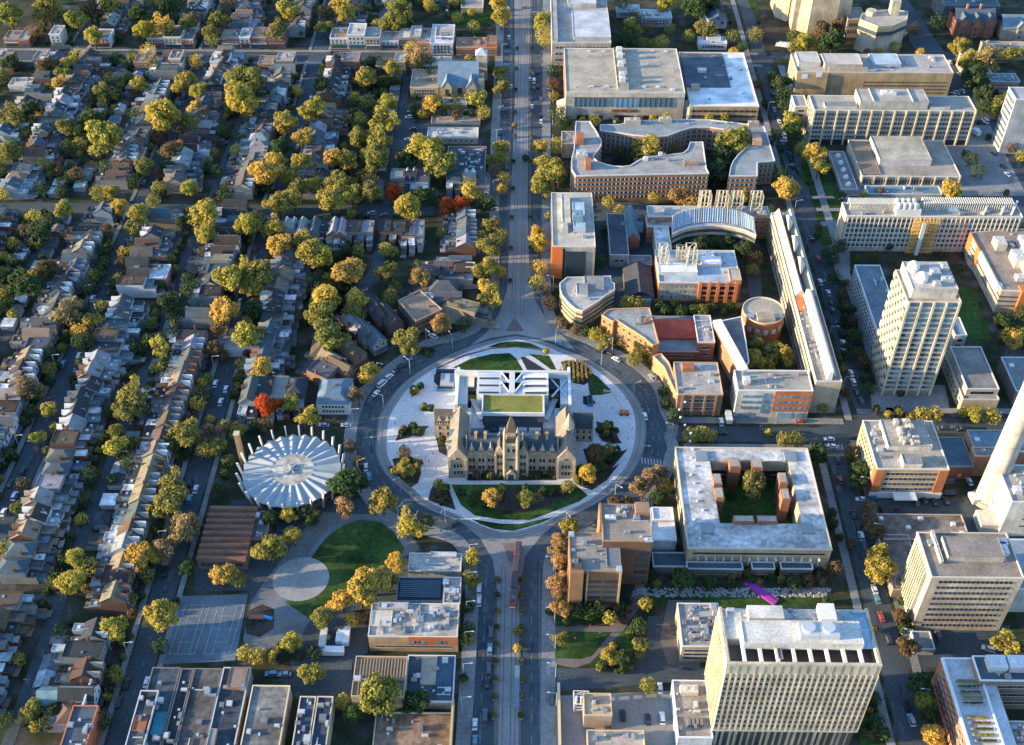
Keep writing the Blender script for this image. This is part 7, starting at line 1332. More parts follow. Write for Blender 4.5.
# ---------------------------------------------------------------- round school with pleated roof
cx, cy = G(291.5, 469, 7); Ro = (G(340, 469, 7)[0]-G(243, 469, 7)[0])/2; Ri = Ro*.44
t = thing('school', 'round school with a pleated white roof like a paper fan', 'school', cx, cy)
MB().cyl(cx, cy, 0, 5.6, Ro*.93, n=48).build('wall', 'brick', t, (.20, .12, .09)); NP = 24
for i in range(NP):
    a0, a1 = 6.2832*i/NP, 6.2832*(i+1)/NP; am = (a0+a1)/2
    pt3 = lambda r, a, z: (cx+r*math.cos(a), cy+r*math.sin(a), z)
    m = MB(); m.add([pt3(Ri, a0, 6.5), pt3(Ri, am, 7.0), pt3(Ri, a1, 6.5), pt3(Ro, a0, 5.6), pt3(Ro*1.02, am, 6.95), pt3(Ro, a1, 5.6)], [(0, 3, 4, 1), (1, 4, 5, 2), (3, 5, 4), (0, 1, 2)])
    m.add([pt3(Ri, a0, 6.3), pt3(Ri, a1, 6.3), pt3(Ro, a1, 5.4), pt3(Ro, a0, 5.4)], [(0, 1, 2, 3)]); m.build('roof_pleat', 'plain', t, (.27, .31, .33))
    p = Vector(pt3(Ro*1.0, a0, 0)); q = Vector(pt3(Ro*1.10, a0, 10.2))
    if i % 1 == 0: MB().bar(p, q, .55, .9).build('pylon', 'plain', t, (.50, .49, .46))
MB().cyl(cx, cy, 6, 6.7, Ri+.4, n=40).build('central_roof', 'stained', t, (.33, .31, .27)); m = MB()
for i in range(6): a = i*1.05; m.bar((cx, cy, 7.3), (cx+3*math.cos(a), cy+3*math.sin(a), 7), .6)
m.cyl(cx, cy, 6.7, 8.4, 1, .7); m.build('roof_plant', 'steel', t, (.4, .4, .4))
m = MB()
for i in range(48): a = 6.2832*i/48; m.bar(pt3(Ro*.935, a, 3.4), pt3(Ro*.935, a+.08, 3.4), .1, 1.8)
m.build('window_ring', 'glass', t)
x, y = G(244, 466); t = thing('chimney', 'slim brown brick chimney beside the round school', 'chimney', x, y); MB().box(x-1, x+1, y-1, y+1, 0, 19).build('shaft', 'brick', t, (.40, .24, .13)); MB().box(x-1.15, x+1.15, y-1.15, y+1.15, 19, 19.6).build('cap', 'plain', t, (.5, .4, .28))
b = B('low wing with a ribbed brown roof beside the round school', 196, 247, 504, 557, 572, wall=(.2, .14, .11), roof=(.12, .07, .05), make=False); b.h = 5.2
b.x0, b.y0 = G(197, 560, 5.5); b.x1 = G(245, 560, 5.5)[0]; b.y1 = G(225, 505, 5.5)[1]
MB().box(b.x0, b.x1, b.y0, b.y1, 0, 5).build('wall', 'brick', b.t, (.24, .17, .13)); L_ = b.y1-b.y0
for i in range(9): ya = b.y0+L_*i/9; yb_ = b.y0+L_*(i+1)/9; m = MB().add([(b.x0-.4, ya, 5), (b.x1+.4, ya, 5), (b.x1+.4, yb_, 5), (b.x0-.4, yb_, 5), (b.x0-.4, ya+.5, 6.6), (b.x1+.4, ya+.5, 6.6)], [(0, 1, 5, 4), (4, 5, 2, 3), (0, 4, 3), (1, 2, 5)]); m.build('roof_rib', 'shingle', b.t, (.21, .115, .08))
b.bands('S', 1, z0=1.5, z1=4.2, frac=.7, mull=2)
b = B('dark brick link between the ribbed roof wing and the round school', 250, 266, 512, 540, h=4.5, wall=(.16, .1, .08), roof=(.11, .10, .10), wm='brick'); b.clutter(4, 71)
b = B('broad blue slate roofed house with a white windowed front', 317.6, 350.8, 387, 405, 415, wall=(.5, .5, .48), roof=SL, make=False, name='house', cat='house'); b.h = 6.5
x0, y0 = G(318, 414.5); x1 = G(350, 414.5)[0]; y1 = y0+16; bb2 = b.t; m = MB().box(x0, x1, y0, y1, 0, 6.4); m.build('wall', 'plain', b.t, (.50, .49, .46)); MB().hip(x0, x1, y0, y1, 6.4, 9, top=.45).build('roof', 'shingle', b.t, (.10, .15, .20)); b.x0, b.x1, b.y0, b.y1 = x0, x1, y0, y1; b.windows('S', 2, 7, 1.0, 1.4, z0=.8, z1=6); b.unit(.5, .55, 1, 1, 1.2, (.3, .3, .3), z=9)
# ---------------------------------------------------------------- blocks left of the lower avenue
def down(x, yk, h): return P(G(x, yk, h)[0], G(x, 760, h)[1], h)[0]
def flat(lbl, xl, xr, yk, yt, yb=None, h=None, wall=(.3, .25, .2), roof=(.24, .22, .2), n=8, seed=1, **k):
    b = B(lbl, xl, xr, yk, yt, yb, h=h, wall=wall, roof=roof, **k); b.clutter(n, seed) if n else None; return b
b = flat('pale flat roofed shop block at the lower left of the ring road', 408, 461, 554, 571.5, 578, roof=(.40, .38, .34), wall=(.45, .42, .36), n=10, seed=72, cap=(.5, .48, .42)); b.block(.4, .9, .75, 1.0, 1.2, (.5, .48, .44), (.42, .45, .48))
b = flat('narrow shop strip facing the lower avenue beside the dark roof', 443, 460, 578, 604, h=7, roof=(.28, .27, .26), n=14, seed=73, cap=(.5, .48, .45))
b = flat('dark blue roofed hall behind the avenue shops', 396, 443, 578, 602, h=5, roof=(.035, .055, .08), wall=(.12, .13, .14), n=0)
m = MB()
for i in range(9): y = b.y0+2+(b.y1-b.y0-4)*i/8; m.box(b.x0+1, b.x1-1, y-.3, y+.3, 5.12, 5.8)
m.build('roof_louvres', 'plain', b.t, (.05, .08, .11))
b = flat('long commercial block with white roof units and an orange front', 368, 457.5, 604, 637, 651, roof=(.33, .31, .27), wall=(.42, .30, .18), n=26, seed=74, cap=(.5, .45, .38), rm='stained'); w_ = b.x1-b.x0
m = MB(); b.strip('S', b.x0+w_*.45, b.x1, b.h*.5, b.h+.5, 0, .25, m); m.build('orange_band', 'brick', b.t, (.44, .15, .07)); b.windows('S', 1, 16, 1.4, 1.2, z0=1.8, z1=b.h*.5)
for u in (.5, .55, .6, .8, .85): m = MB(); q = b.x0+w_*u; b.strip('S', q-1, q+1, b.h*.62, b.h*.8, .25, .3, m); m.build('window', 'glassblue', b.t)
b.block(.02, .25, .3, .75, .6, (.5, .48, .42), (.45, .42, .36)); b.block(.08, .42, .8, .98, 1.2, (.45, .44, .4), (.3, .3, .3)); b.clutter(20, 75, fx=(.35, .85), fy=(.5, .95), big=4)
b = flat('shop block with a ribbed brown roof', 351, 404, 657, 697, 712, roof=(.24, .17, .11), wall=(.36, .28, .18), n=4, seed=76, cap=(.4, .3, .2)); m = MB(); L_ = b.y1-b.y0
for i in range(16): x = b.x0+1+(b.x1-b.x0-2)*i/15; m.box(x-.2, x+.2, b.y0+.8, b.y1-.8, b.h+.1, b.h+.35)
m.build('roof_ribs', 'plain', b.t, (.26, .19, .12)); b.block(0, 1, .38, .42, .8, (.3, .22, .16))
b = flat('shop block with blue patched roof on the lower avenue', 404, 453, 656, 702, 709, roof=(.065, .09, .115), wall=(.4, .36, .28), n=14, seed=77, cap=(.55, .58, .6)); b.block(.3, .62, .35, .95, .5, (.4, .35, .28), (.36, .31, .24), 'tan_roof_patch'); b.block(.62, .98, .02, .98, .4, (.12, .2, .28), (.05, .09, .125), 'blue_roof_patch')
b = flat('ruined brown lot behind a tall party wall', 371, 450, 713, 760, h=3, roof=(.17, .12, .085), wall=(.32, .26, .18), n=12, seed=78, rm='stained', cap=(.48, .4, .27))
t_ = b.t; x, y = G(446, 730); MB().box(b.x1-.2, b.x1+.5, b.y0, b.y1+3, 3, 8).build('party_wall', 'brick', t_, (.5, .38, .2))
b = flat('left one of two long dark roofs with beige end parapets', down(301, 693, 7), down(317, 693, 7), 697, 760, h=7, roof=(.04, .06, .085), wall=(.42, .34, .22), n=14, seed=79, cap=(.5, .42, .3))
b = flat('right one of two long dark roofs with beige end parapets', down(318.5, 693, 7), down(334, 693, 7), 697, 760, h=7, roof=(.04, .055, .08), wall=(.42, .34, .22), n=8, seed=80, cap=(.5, .42, .3))
b = flat('pale concrete roof with a sunlit parapet at the bottom', down(253, 685, 7), down(290.5, 685, 7), 686, 760, h=7, roof=(.15, .145, .135), wall=(.5, .42, .28), n=5, seed=82, rm='stained', cap=(.55, .47, .33))
for i, (xl, xr, yk, rc, nm) in enumerate(((141, 159, 691, (.06, .065, .07), 'narrow block with white party wall and rust roof at the bottom'), (153, 181, 668, (.05, .065, .08), 'dark flat roofed shop with pale side beside the third street corner'), (182, 194, 669, (.035, .045, .055), 'black roofed shop, second in the row below the tennis courts'), (195, 223, 669, (.085, .08, .075), 'wide gravel roofed shop in the row below the tennis courts'), (224, 251, 668, (.05, .065, .085), 'dark blue roofed shop at the end of the row below the courts'))):
    if i == 0: xr -= 0
    b = flat(nm, down(xl, yk, 6), down(xr, yk, 6), yk if i else 691, 760, h=6 if i else 7.5, roof=rc, wall=(.2, .12, .09) if i % 2 else (.3, .29, .27), n=9, seed=83+i, cap=(.42, .44, .45) if i in (0, 4) else (.16, .14, .13), rm='stained')
    if i == 1: b.block(.55, .95, .25, .5, .5, (.1, .2, .25), (.045, .16, .21), 'teal_roof_patch')
    if i == 0: b.block(.15, .85, .4, .62, .4, (.25, .15, .1), (.27, .10, .055), 'rust_roof_patch')
    if i == 4: b.block(.05, .3, .1, .3, 1.5, (.35, .25, .15)); b.block(.3, .95, .75, .98, 1.6, (.3, .2, .15), (.2, .15, .12))
b = B('long barn-like blue gabled roof near the bottom left', 36, 86, 686, 704, h=5, wall=(.3, .33, .34), roof=BLU, make=False); MB().box(b.x0, b.x1, b.y0, b.y1, 0, 4.5).build('wall', 'plain', b.t, (.3, .33, .34)); MB().gable(b.x0, b.x1, b.y0, b.y1, 4.5, 7.5, 'x').build('roof', 'shingle', b.t, (.13, .23, .26)); MB().box(b.x1-.1, b.x1+.5, b.y0-2, b.y1+1, 0, 8).build('end_wall', 'plain', b.t, (.55, .56, .56))
b = flat('long dark roofed block with a red brick side wall at bottom left', 56, 82, 706, 760, h=9, roof=(.07, .09, .11), wall=(.42, .13, .07), n=8, seed=90, wm='brick', cap=(.45, .15, .08))
# pale special roofs among the houses
for lbl, a in (('pale flat warehouse roof standing out among the row houses', (126, 166, 265, 279, 288, (.42, .45, .48))), ('white and blue flat roof between two lanes', (172, 204, 337, 349, 356, (.52, .54, .56))), ('orange brick block with tan roof at upper left', (114, 143, 148, 157, 164, (.34, .2, .12))), ('beige hipped corner house at upper left', (8, 30, 78, 86, 92, (.40, .35, .26)))):
    b = flat(lbl, a[0], a[1], a[2], a[3], a[4], roof=a[5], wall=(.36, .2, .13) if 'brick' in lbl or 'ware' in lbl else (.45, .45, .45), n=4, seed=91, cap=(.5, .5, .5))
# brown flat apartment house behind the ring, church block near the upper avenue
b = polyb('brown flat roofed apartment house behind the ring road houses', [(398, 301), (420, 290.5), (442.6, 310), (416, 322)], 8, (.22, .14, .10), (.23, .165, .12), bandrows=2, frac=.35, cap=(.3, .22, .16)); b.unit(.75, .75, 1, 1, 1); b.block(.3, .7, .45, .5, .7, (.35, .26, .2))
b = B('large stone church with a steep slate blue roof beside the upper avenue', 438, 478, 64, 86, 97, wall=(.45, .36, .22), roof=SL, make=False, name='church', cat='church'); x0, x1, y0, y1 = b.x0, b.x1, b.y0, b.y1; h_ = 8
MB().box(x0, x1, y0, y1, 0, h_).build('wall', 'wall', b.t, (.44, .36, .24)); MB().gable(x0, x1, y0, y1, h_, h_+8.5, 'x').build('roof', 'shingle', b.t, (.13, .19, .25))
for fx in (.22, .84):
    x = x0+(x1-x0)*fx; m = MB().box(x-3, x+3, y0-2.5, y0+2, 0, h_).add([(x-3, y0-2.5, h_), (x+3, y0-2.5, h_), (x, y0-2.5, h_+4.6)], [(0, 1, 2)]); m.build('transept', 'wall', b.t, (.46, .38, .25)); MB().gable(x-3, x+3, y0-2.4, y0+6, h_, h_+4.5).build('transept_roof', 'shingle', b.t, (.13, .18, .23)); MB().box(x-1, x+1, y0-2.6, y0-2.5, 2, 6.5).build('window', 'glass', b.t)
tx, ty = x1+1.5, y1-4; MB().box(tx-3.4, tx+3.4, ty-3.4, ty+3.4, 0, 17).build('tower', 'wall', b.t, (.48, .42, .32)); MB().hip(tx-3.4, tx+3.4, ty-3.4, ty+3.4, 17, 20.5, top=.0).build('tower_roof', 'shingle', b.t, (.35, .40, .43))
for yy in (y0+2, y0+9): MB().box(x1, x1+3.6, yy-1.2, yy+1.2, 0, h_+3).build('buttress', 'wall', b.t, (.5, .42, .3))
b.x0, b.x1, b.y0, b.y1 = x0, x1, y0, y1; b.windows('S', 1, 6, 1.2, 4, z0=1.5, z1=7, m0=12, m1=10)
b = flat('beige stone parish house left of the slate roofed church', 410, 438, 70, 88, 97, roof=(.30, .25, .18), wall=(.48, .38, .22), n=6, seed=93, cap=(.5, .42, .3)); b.windows('S', 2, 8, 1.1, 1.5)
b = flat('long low tan roofed hall below the church', 431, 480, 110, 124, 127, roof=(.27, .21, .16), wall=(.35, .28, .2), n=6, seed=94)
b = flat('tan flat building with small windows right below the church', 443, 467, 98, 105, 110, roof=(.32, .27, .2), wall=(.45, .36, .25), n=2, seed=94)
b = flat('long pale roofed hall below the tan hall', 427, 478, 128, 138, 144, roof=(.42, .40, .36), wall=(.42, .37, .3), n=10, seed=95, cap=(.5, .48, .42)); b.windows('S', 1, 8, 1.4, 1.2)
b = flat('dark roofed row of town houses below the pale hall', 446, 485, 147, 172, 180, roof=(.055, .07, .09), wall=(.15, .12, .12), n=26, seed=96)
for i, (xp, yp) in enumerate(((455, 183), (470, 183), (484, 183), (400, 181), (412, 181), (424, 181))):
    x, y = G(xp, yp); HOUSES.append(house(x, y, math.pi/2, 'above the small cross street near the avenue', k=(3, 0, 7)[i % 3]))
b = flat('red brick college with gabled end at the top beside the avenue', 456, 497, 38, 48, 56, roof=(.27, .17, .11), wall=(.36, .15, .08), n=8, seed=97, wm='brick'); b.windows('S', 2, 12, 1, 1.4); b.block(.75, 1, .05, .9, 2.5, (.42, .16, .08), (.25, .15, .1))
b = flat('white fronted four storey building above the church', 430, 453, 25, 44, 55, roof=(.45, .47, .5), wall=(.52, .53, .54), n=10, seed=98, cap=(.55, .56, .58)); b.windows('S', 3, 5, 1.4, 1.8)
b = flat('orange brick shop left of the white fronted building', 418, 430, 36, 43, 53, roof=(.36, .34, .3), wall=(.42, .2, .1), n=3, seed=99, wm='brick'); b.windows('S', 2, 3, 1.4, 1.4)
b = flat('plain beige block on the lawn at the top', 461, 483, -6, 8, 13, roof=(.3, .28, .24), wall=(.45, .37, .27), n=0)
# shops along the upper cross street
rs = random.Random(12); k = 0; x = -338
SPEC = {3: 'white', 9: 'beige'}
while x < -52:
    wd = rs.uniform(6, 14)
    if any(abs(x+wd/2-s_) < 11 for s_ in (-290, -204.5, -133)): x += 3; continue
    for side in (1, -1):
        if rs.random() < (.5 if side == -1 else .22): continue
        y0, y1 = (688+rs.uniform(0, 2), 698+rs.uniform(0, 5)) if side == 1 else (655.5, 667); h_ = rs.uniform(5, 10); pxx = P(x+wd/2, 694)[0]
        wc, wn = rs.choice((((.45, .45, .44), 'white'), ((.34, .30, .23), 'beige'), ((.25, .13, .08), 'red brick'), ((.24, .2, .16), 'brown brick'), ((.17, .12, .10), 'dark brick')))
        if 96 < pxx < 140: wc, wn = (.55, .55, .54), 'white'
        if 166 < pxx < 204: wc, wn = (.44, .38, .27), 'beige'
        t = thing('shop_building', f'{wn} shop, {ordinal(1+k//2)} along the {"upper" if side == 1 else "lower"} side of the upper cross street', 'shop', x+wd/2, y0, 0, 'shops on the upper cross street'); k += 1
        b = B.__new__(B); b.t = t; b.h = h_; b.x0, b.x1, b.y0, b.y1 = x+.1, x+wd-.1, y0, y1+rs.uniform(0, 5)*side*(1 if side == 1 else 0); b.wall = wc; b.z0 = 0
        MB().box(b.x0, b.x1, b.y0, b.y1, 0, h_).build('wall', 'brick', t, wc); b.roofing(rs.choice(((.3, .28, .25), (.15, .15, .16), (.4, .38, .34), (.22, .17, .13)))); b.clutter(3, k, big=2)
        if side == 1:
            b.windows('S', 2, max(2, int(wd/2.4)), 1.1, 1.6, z0=3.2, m0=.5, m1=.5); m = MB(); b.strip('S', b.x0+.6, b.x1-.6, .4, 2.8, 0, .06, m); m.build('shop_window', 'glass', t); m = MB(); b.strip('S', b.x0+.3, b.x1-.3, 2.8, 3.4, 0, .7, m); m.build('awning', 'plain', t, rs.choice(((.3, .05, .04), (.4, .4, .38), (.05, .12, .2), (.1, .2, .1))))
        else: b.windows('S', 2, 3, 1.1, 1.4, z0=1)
    x += wd
# ---------------------------------------------------------------- top right
xy = G(822, 33)
t = thing('library', 'massive beige concrete library tower cut by the top edge', 'library', *xy)
x, y = xy
def pier(x0, x1, y0, y1, h, c=(.46, .37, .25), nm='pier', rz=0): MB().box(x0, x1, y0, y1, 0, h).build(nm, 'wall', t, c)
xl, yl = G(797, 33); xr = G(846, 33)[0]
pp_ = [(xl-2, yl+6), (xl+6, yl-2), (xr-10, yl-3), (xr-2, yl+3), (xr+2, yl+14), (xr-6, yl+40), (xl+2, yl+40)]
MB().prism(pp_, 0, 42).build('main_wall', 'wall', t, (.40, .34, .25))
for i in range(14):
    f = i/13; a = Vector(pp_[1]).lerp(Vector(pp_[2]), f); MB().box(a.x-.5, a.x+.5, a.y-1.3, a.y+.2, 0, 42).build('fin', 'wall', t, (.5, .42, .3))
    if i < 13:
        c = a+(Vector(pp_[2])-Vector(pp_[1]))/26
        for z in (5, 12, 19, 26): MB().box(c.x-.7, c.x+.7, c.y-.1, c.y+.05, z, z+4.6).build('window_slot', 'dark', t)
for q in ((xr-3, yl+2), (xl-2, yl+4)): MB().box(q[0]-1.5, q[0]+3.5, q[1], q[1]+8, 0, 42).build('corner_pier', 'wall', t, (.55, .44, .28))
xl2, yl2 = G(786, 20); MB().prism([(xl2-7, yl2+4), (xl2, yl2-3), (xl2+5, yl2+3), (xl2+5, yl2+24), (xl2-7, yl2+24)], 0, 40).build('side_tower', 'wall', t, (.44, .36, .25)); MB().box(xl2+1, xl2+4, yl2-4, yl2+2, 0, 42).build('side_pier', 'wall', t, (.55, .44, .28))
b = polyb('polygonal concrete library wing with a tall pylon', [(862, 14), (877, 11), (893, 10), (908, 12), (907, 20), (893, 26), (878, 27), (860, 20)], 20, (.50, .44, .34), (.33, .31, .27), bandrows=0, cap=(.52, .42, .28))
m = MB(); cx_, cy_ = b.t.location[0], b.t.location[1]; pr = [(cx_+(a_-cx_)*1.03, cy_+(c_-cy_)*1.03) for a_, c_ in b.p]; m.prism(pr, 12.5, 19.4, bottom=True); m.build('overhanging_storey', 'wall', b.t, (.46, .36, .22)); m = MB(); pr = [(cx_+(a_-cx_)*1.04, cy_+(c_-cy_)*1.04) for a_, c_ in b.p]; m.prism(pr, 14, 16.6, bottom=True); m.build('window_band', 'glass', b.t)
x, y = G(888, 48); MB().box(x-2.5, x+3, y+4, y+9, 0, 30).build('pylon', 'wall', b.t, (.55, .47, .33)); MB().cyl(cx_-8, cy_+4, 20, 23, 3.4, n=8).build('roof_drum', 'wall', b.t, (.5, .43, .32))
b = B('low concrete bridge between the library tower and its wing', 848, 866, 8, 20, h=12, wall=(.3, .25, .19), roof=(.25, .22, .19)); b.bands('S', 2)
b = B('wide tan office block with rows of slit windows near the library', 797, 953, 55, 72.5, 98.5, wall=(.42, .31, .18), roof=(.33, .31, .29), cap=(.5, .44, .34)); w_ = b.x1-b.x0
b.bands('S', 4, z0=3, z1=b.h-5, frac=.35, m0=w_*.44, m1=2, mull=1.4); b.windows('W', 6, 10, .8, 1.4); b.block(.18, .42, .15, .75, 3.6, (.45, .4, .33), (.42, .38, .33)); b.block(.02, .16, .3, .9, 3, (.5, .46, .4), (.4, .38, .34)); b.block(.5, .68, .3, .9, 2, (.35, .4, .45), (.32, .40, .46)); b.clutter(34, 101, big=4); m = MB(); b.strip('S', b.x0+w_*.0, b.x0+w_*.2, 2, b.h-.5, 0, 1.2, m); m.build('blank_bay', 'wall', b.t, (.46, .32, .17))
for u, z in ((.05, 14), (.14, 15)): m = MB(); q = b.x0+w_*u; b.strip('S', q-1.8, q+1.8, z, z+3, 1.2, 1.25, m); m.build('white_panel', 'plain', b.t, (.6, .62, .64))
m = MB()
for i in range(26): q = b.x0+w_*(.2+.25*i/26); m.box(q, q+.5, b.y0+.5, b.y0+1, b.h, b.h+3.4)
m.build('roof_screen', 'plain', b.t, (.45, .38, .28))
for j, (lbl, a) in enumerate((('pale terrace of town houses above the arena', (617, 640, 5, 12, 18)), ('stepped pale town houses at the top above the arena', (640, 672, 10, 18, 27)))):
    b = flat(lbl, *a, roof=(.36, .42, .46), wall=(.36, .38, .40), n=18, seed=110+j, cap=(.5, .54, .57)); b.windows('S', 2, 8, 1.1, 1.4)
b = flat('white villa-like pavilion above the white edged roof', 699, 727, 37, 44, 50, roof=(.5, .52, .55), wall=(.55, .56, .57), n=5, seed=112, cap=(.6, .6, .62)); b.windows('S', 1, 8, 1.4, 1.6); b.block(.3, .8, .4, .95, 2, (.58, .58, .58), (.5, .5, .52))
x, y = G(717, 30); h0 = house(x, y, -1.5, 'alone above the white pavilion', k=4, roof=6, wall=5, sc=1.9); HOUSES.append(h0)
def gothic(lbl, xl, xr, yk, yb_, h, wc, rc, cat='building', dorm=3):
    x0, y0 = G(xl, yb_); x1 = G(xr, yb_)[0]; y1 = y0+yk; t = thing('church' if cat == 'church' else 'building', lbl, cat, (x0+x1)/2, (y0+y1)/2)
    MB().box(x0, x1, y0, y1, 0, h).build('wall', 'brick', t, wc); MB().gable(x0, x1, y0, y1, h, h+6, 'x').build('roof', 'shingle', t, rc)
    for i in range(dorm):
        x = x0+(x1-x0)*(i+.5)/dorm; MB().box(x-2.2, x+2.2, y0-1.2, y0+3, 0, h+1).add([(x-2.2, y0-1.2, h+1), (x+2.2, y0-1.2, h+1), (x, y0-1.2, h+4.6)], [(0, 1, 2)]).build('gable_bay', 'brick', t, wc); MB().gable(x-2.2, x+2.2, y0-1.1, y0+6, h+1, h+4.6).build('bay_roof', 'shingle', t, rc)
        for z in (2.5, 6): MB().box(x-.8, x+.8, y0-1.3, y0-1.2, z-.9, z+.9).build('window', 'glass', t)
        if i: MB().box(x-6, x-4.8, y0+8, y0+9.2, h+3, h+9).build('chimney', 'brick', t, (.4, .18, .1))
    return t
gothic('dark red gothic college with slate roof at the top right', 953, 992, 18, 37, 10, (.28, .12, .08), (.075, .10, .13))
t = gothic('slate roofed chapel cut by the right edge at the top', 1000, 1034, 16, 40, 8, (.30, .27, .23), (.13, .18, .22), dorm=1); t['category'] = 'chapel'
b = flat('teal shadowed hall behind the red gothic college', 945, 1000, -10, 6, h=12, roof=(.06, .1, .12), wall=(.1, .11, .12), n=6, seed=115)
b = flat('long brown roofed range at the upper right edge', 985, 1034, 42, 49, 60, roof=(.30, .25, .2), wall=(.32, .24, .17), n=6, seed=116); b.windows('S', 2, 12, 1.1, 1.4)
b = flat('bluish brick range with flat roof in the upper right grove', 991, 1020, 74, 82, 93, roof=(.14, .17, .2), wall=(.25, .17, .14), n=6, seed=117, wm='brick', cap=(.3, .34, .38)); b.windows('S', 2, 7, 1.1, 1.4)
b = flat('paler range stretching up behind the bluish brick range', 972, 992, 52, 74, h=9, roof=(.2, .22, .24), wall=(.3, .25, .2), n=6, seed=118)
b = B('grey tower cut by the right edge in the upper right', 1016, 1060, 88, 100, h=34, wall=(.36, .37, .38), roof=(.3, .3, .3)); b.bands('W', 9, frac=.45, mull=2)
# ---------------------------------------------------------------- cars, trams, lamps, people
def car_parts(kind):
    L_, W_, H_ = {'car': (4.5, 1.8, 1.4), 'suv': (4.7, 1.95, 1.75), 'van': (5.6, 2.05, 2.3)}[kind]
    b = MB(); hb = H_*.55; y = lambda f: -L_/2+L_*f
    ring = [(y(0), .35, .86), (y(.02), hb, .94), (y(.28), hb+.06, 1), (y(.72), hb+.06, 1), (y(.98), hb-.1, .93), (y(1), .35, .86)]
    vs = []; 
    for yy, z, k in ring: vs += [(-W_/2*k, yy, z), (W_/2*k, yy, z)]
    lo = [(-W_/2*.9, y(0), .28), (W_/2*.9, y(0), .28), (W_/2*.9, y(1), .28), (-W_/2*.9, y(1), .28)]
    fs = [(i*2, i*2+1, i*2+3, i*2+2) for i in range(5)]; n = len(vs); vs += lo; fs += [(0, n, n+1, 1), (10, 11, n+2, n+3), (0, 2, 4, 6, 8, 10, n+3, n), (1, n+1, n+2, 11, 9, 7, 5, 3)]; b.add(vs, fs)
    f0, f1, f2, f3 = {'car': (.12, .24, .60, .74), 'suv': (.04, .12, .62, .76), 'van': (.02, .05, .72, .86)}[kind]
    g = MB(); z0, z1 = hb+.04, H_; g.add([(-W_/2*.92, y(f0), z0), (W_/2*.92, y(f0), z0), (W_/2*.92, y(f3), z0), (-W_/2*.92, y(f3), z0), (-W_/2*.72, y(f1), z1), (W_/2*.72, y(f1), z1), (W_/2*.72, y(f2), z1), (-W_/2*.72, y(f2), z1)], [(0, 1, 5, 4), (1, 2, 6, 5), (2, 3, 7, 6), (3, 0, 4, 7), (4, 5, 6, 7)])
    r = MB().box(-W_/2*.73, W_/2*.73, y(f1)-.05, y(f2)+.05, z1, z1+.05)
    wh = MB()
    for i in range(12): a = 6.2832*i/12; wh.v += [(-.11, .33*math.cos(a), .33*math.sin(a)), (.11, .33*math.cos(a), .33*math.sin(a))]
    wh.f = [(2*i, 2*i+1, (2*i+3) % 24, (2*i+2) % 24) for i in range(12)]+[tuple(range(0, 24, 2)), tuple(range(23, 0, -2))]; wh.m = [0]*14
    hl = MB().box(-.2, .2, -.05, .05, -.1, .1)
    return dict(L=L_, W=W_, hb=hb, body=b.mesh('body', 'carpaint'), cabin=g.mesh('cabin_glass', 'glass'), roof=r.mesh('roof', 'carpaint'), wheel=wh.mesh('wheel', 'dark'), hl=hl.mesh('headlight', 'plain'))
CP = {k: car_parts(k) for k in ('car', 'suv', 'van')}
CC = [((.62, .63, .64), 'white'), ((.35, .36, .38), 'silver'), ((.02, .02, .024), 'black'), ((.02, .02, .024), 'black'), ((.09, .095, .1), 'dark grey'), ((.03, .08, .17), 'blue'), ((.33, .03, .02), 'red'), ((.62, .63, .64), 'white'), ((.10, .24, .33), 'light blue')]
rc_ = random.Random(21); NC = [0]
def car(x, y, rz, ci=None, kind=None, z=.03, grp='cars on the city streets'):
    kind = kind or rc_.choice(('car', 'car', 'suv', 'suv', 'car', 'van') if rc_.random() < .4 else ('car', 'suv')); c, cn = CC[rc_.randrange(len(CC)) if ci is None else ci]; p = CP[kind]
    t = thing('parked_car' if kind != 'van' else 'van', f'{cn} {"van" if kind == "van" else "car"} {anchor(x, y)}', 'van' if kind == 'van' else 'car', x, y, z, grp, rz=rz+.0001); NC[0] += 1; AUTO.append(t)
    inst(p['body'], 'body', t, (0, 0, 0), 0, c); inst(p['cabin'], 'cabin_glass', t); inst(p['roof'], 'roof', t, (0, 0, 0), 0, c)
    for sx in (-1, 1):
        for sy_ in (-.31, .31): inst(p['wheel'], 'wheel', t, (sx*(p['W']/2-.1), sy_*p['L'], .33))
        inst(p['hl'], 'headlight', t, (sx*p['W']*.33, p['L']/2*.98, p['hb']*.75), 0, (.6, .6, .55))
    return t
placed = []
def carpx(a, b, rz=0, ci=None, kind=None):
    x, y = G(a, b)
    if any((x-u)**2+(y-v)**2 < 12 for u, v in placed): return
    placed.append((x, y)); car(x, y, rz, ci, kind)
W_, S_, K_, D_, U_, R_, T_ = 0, 1, 2, 4, 5, 6, 8
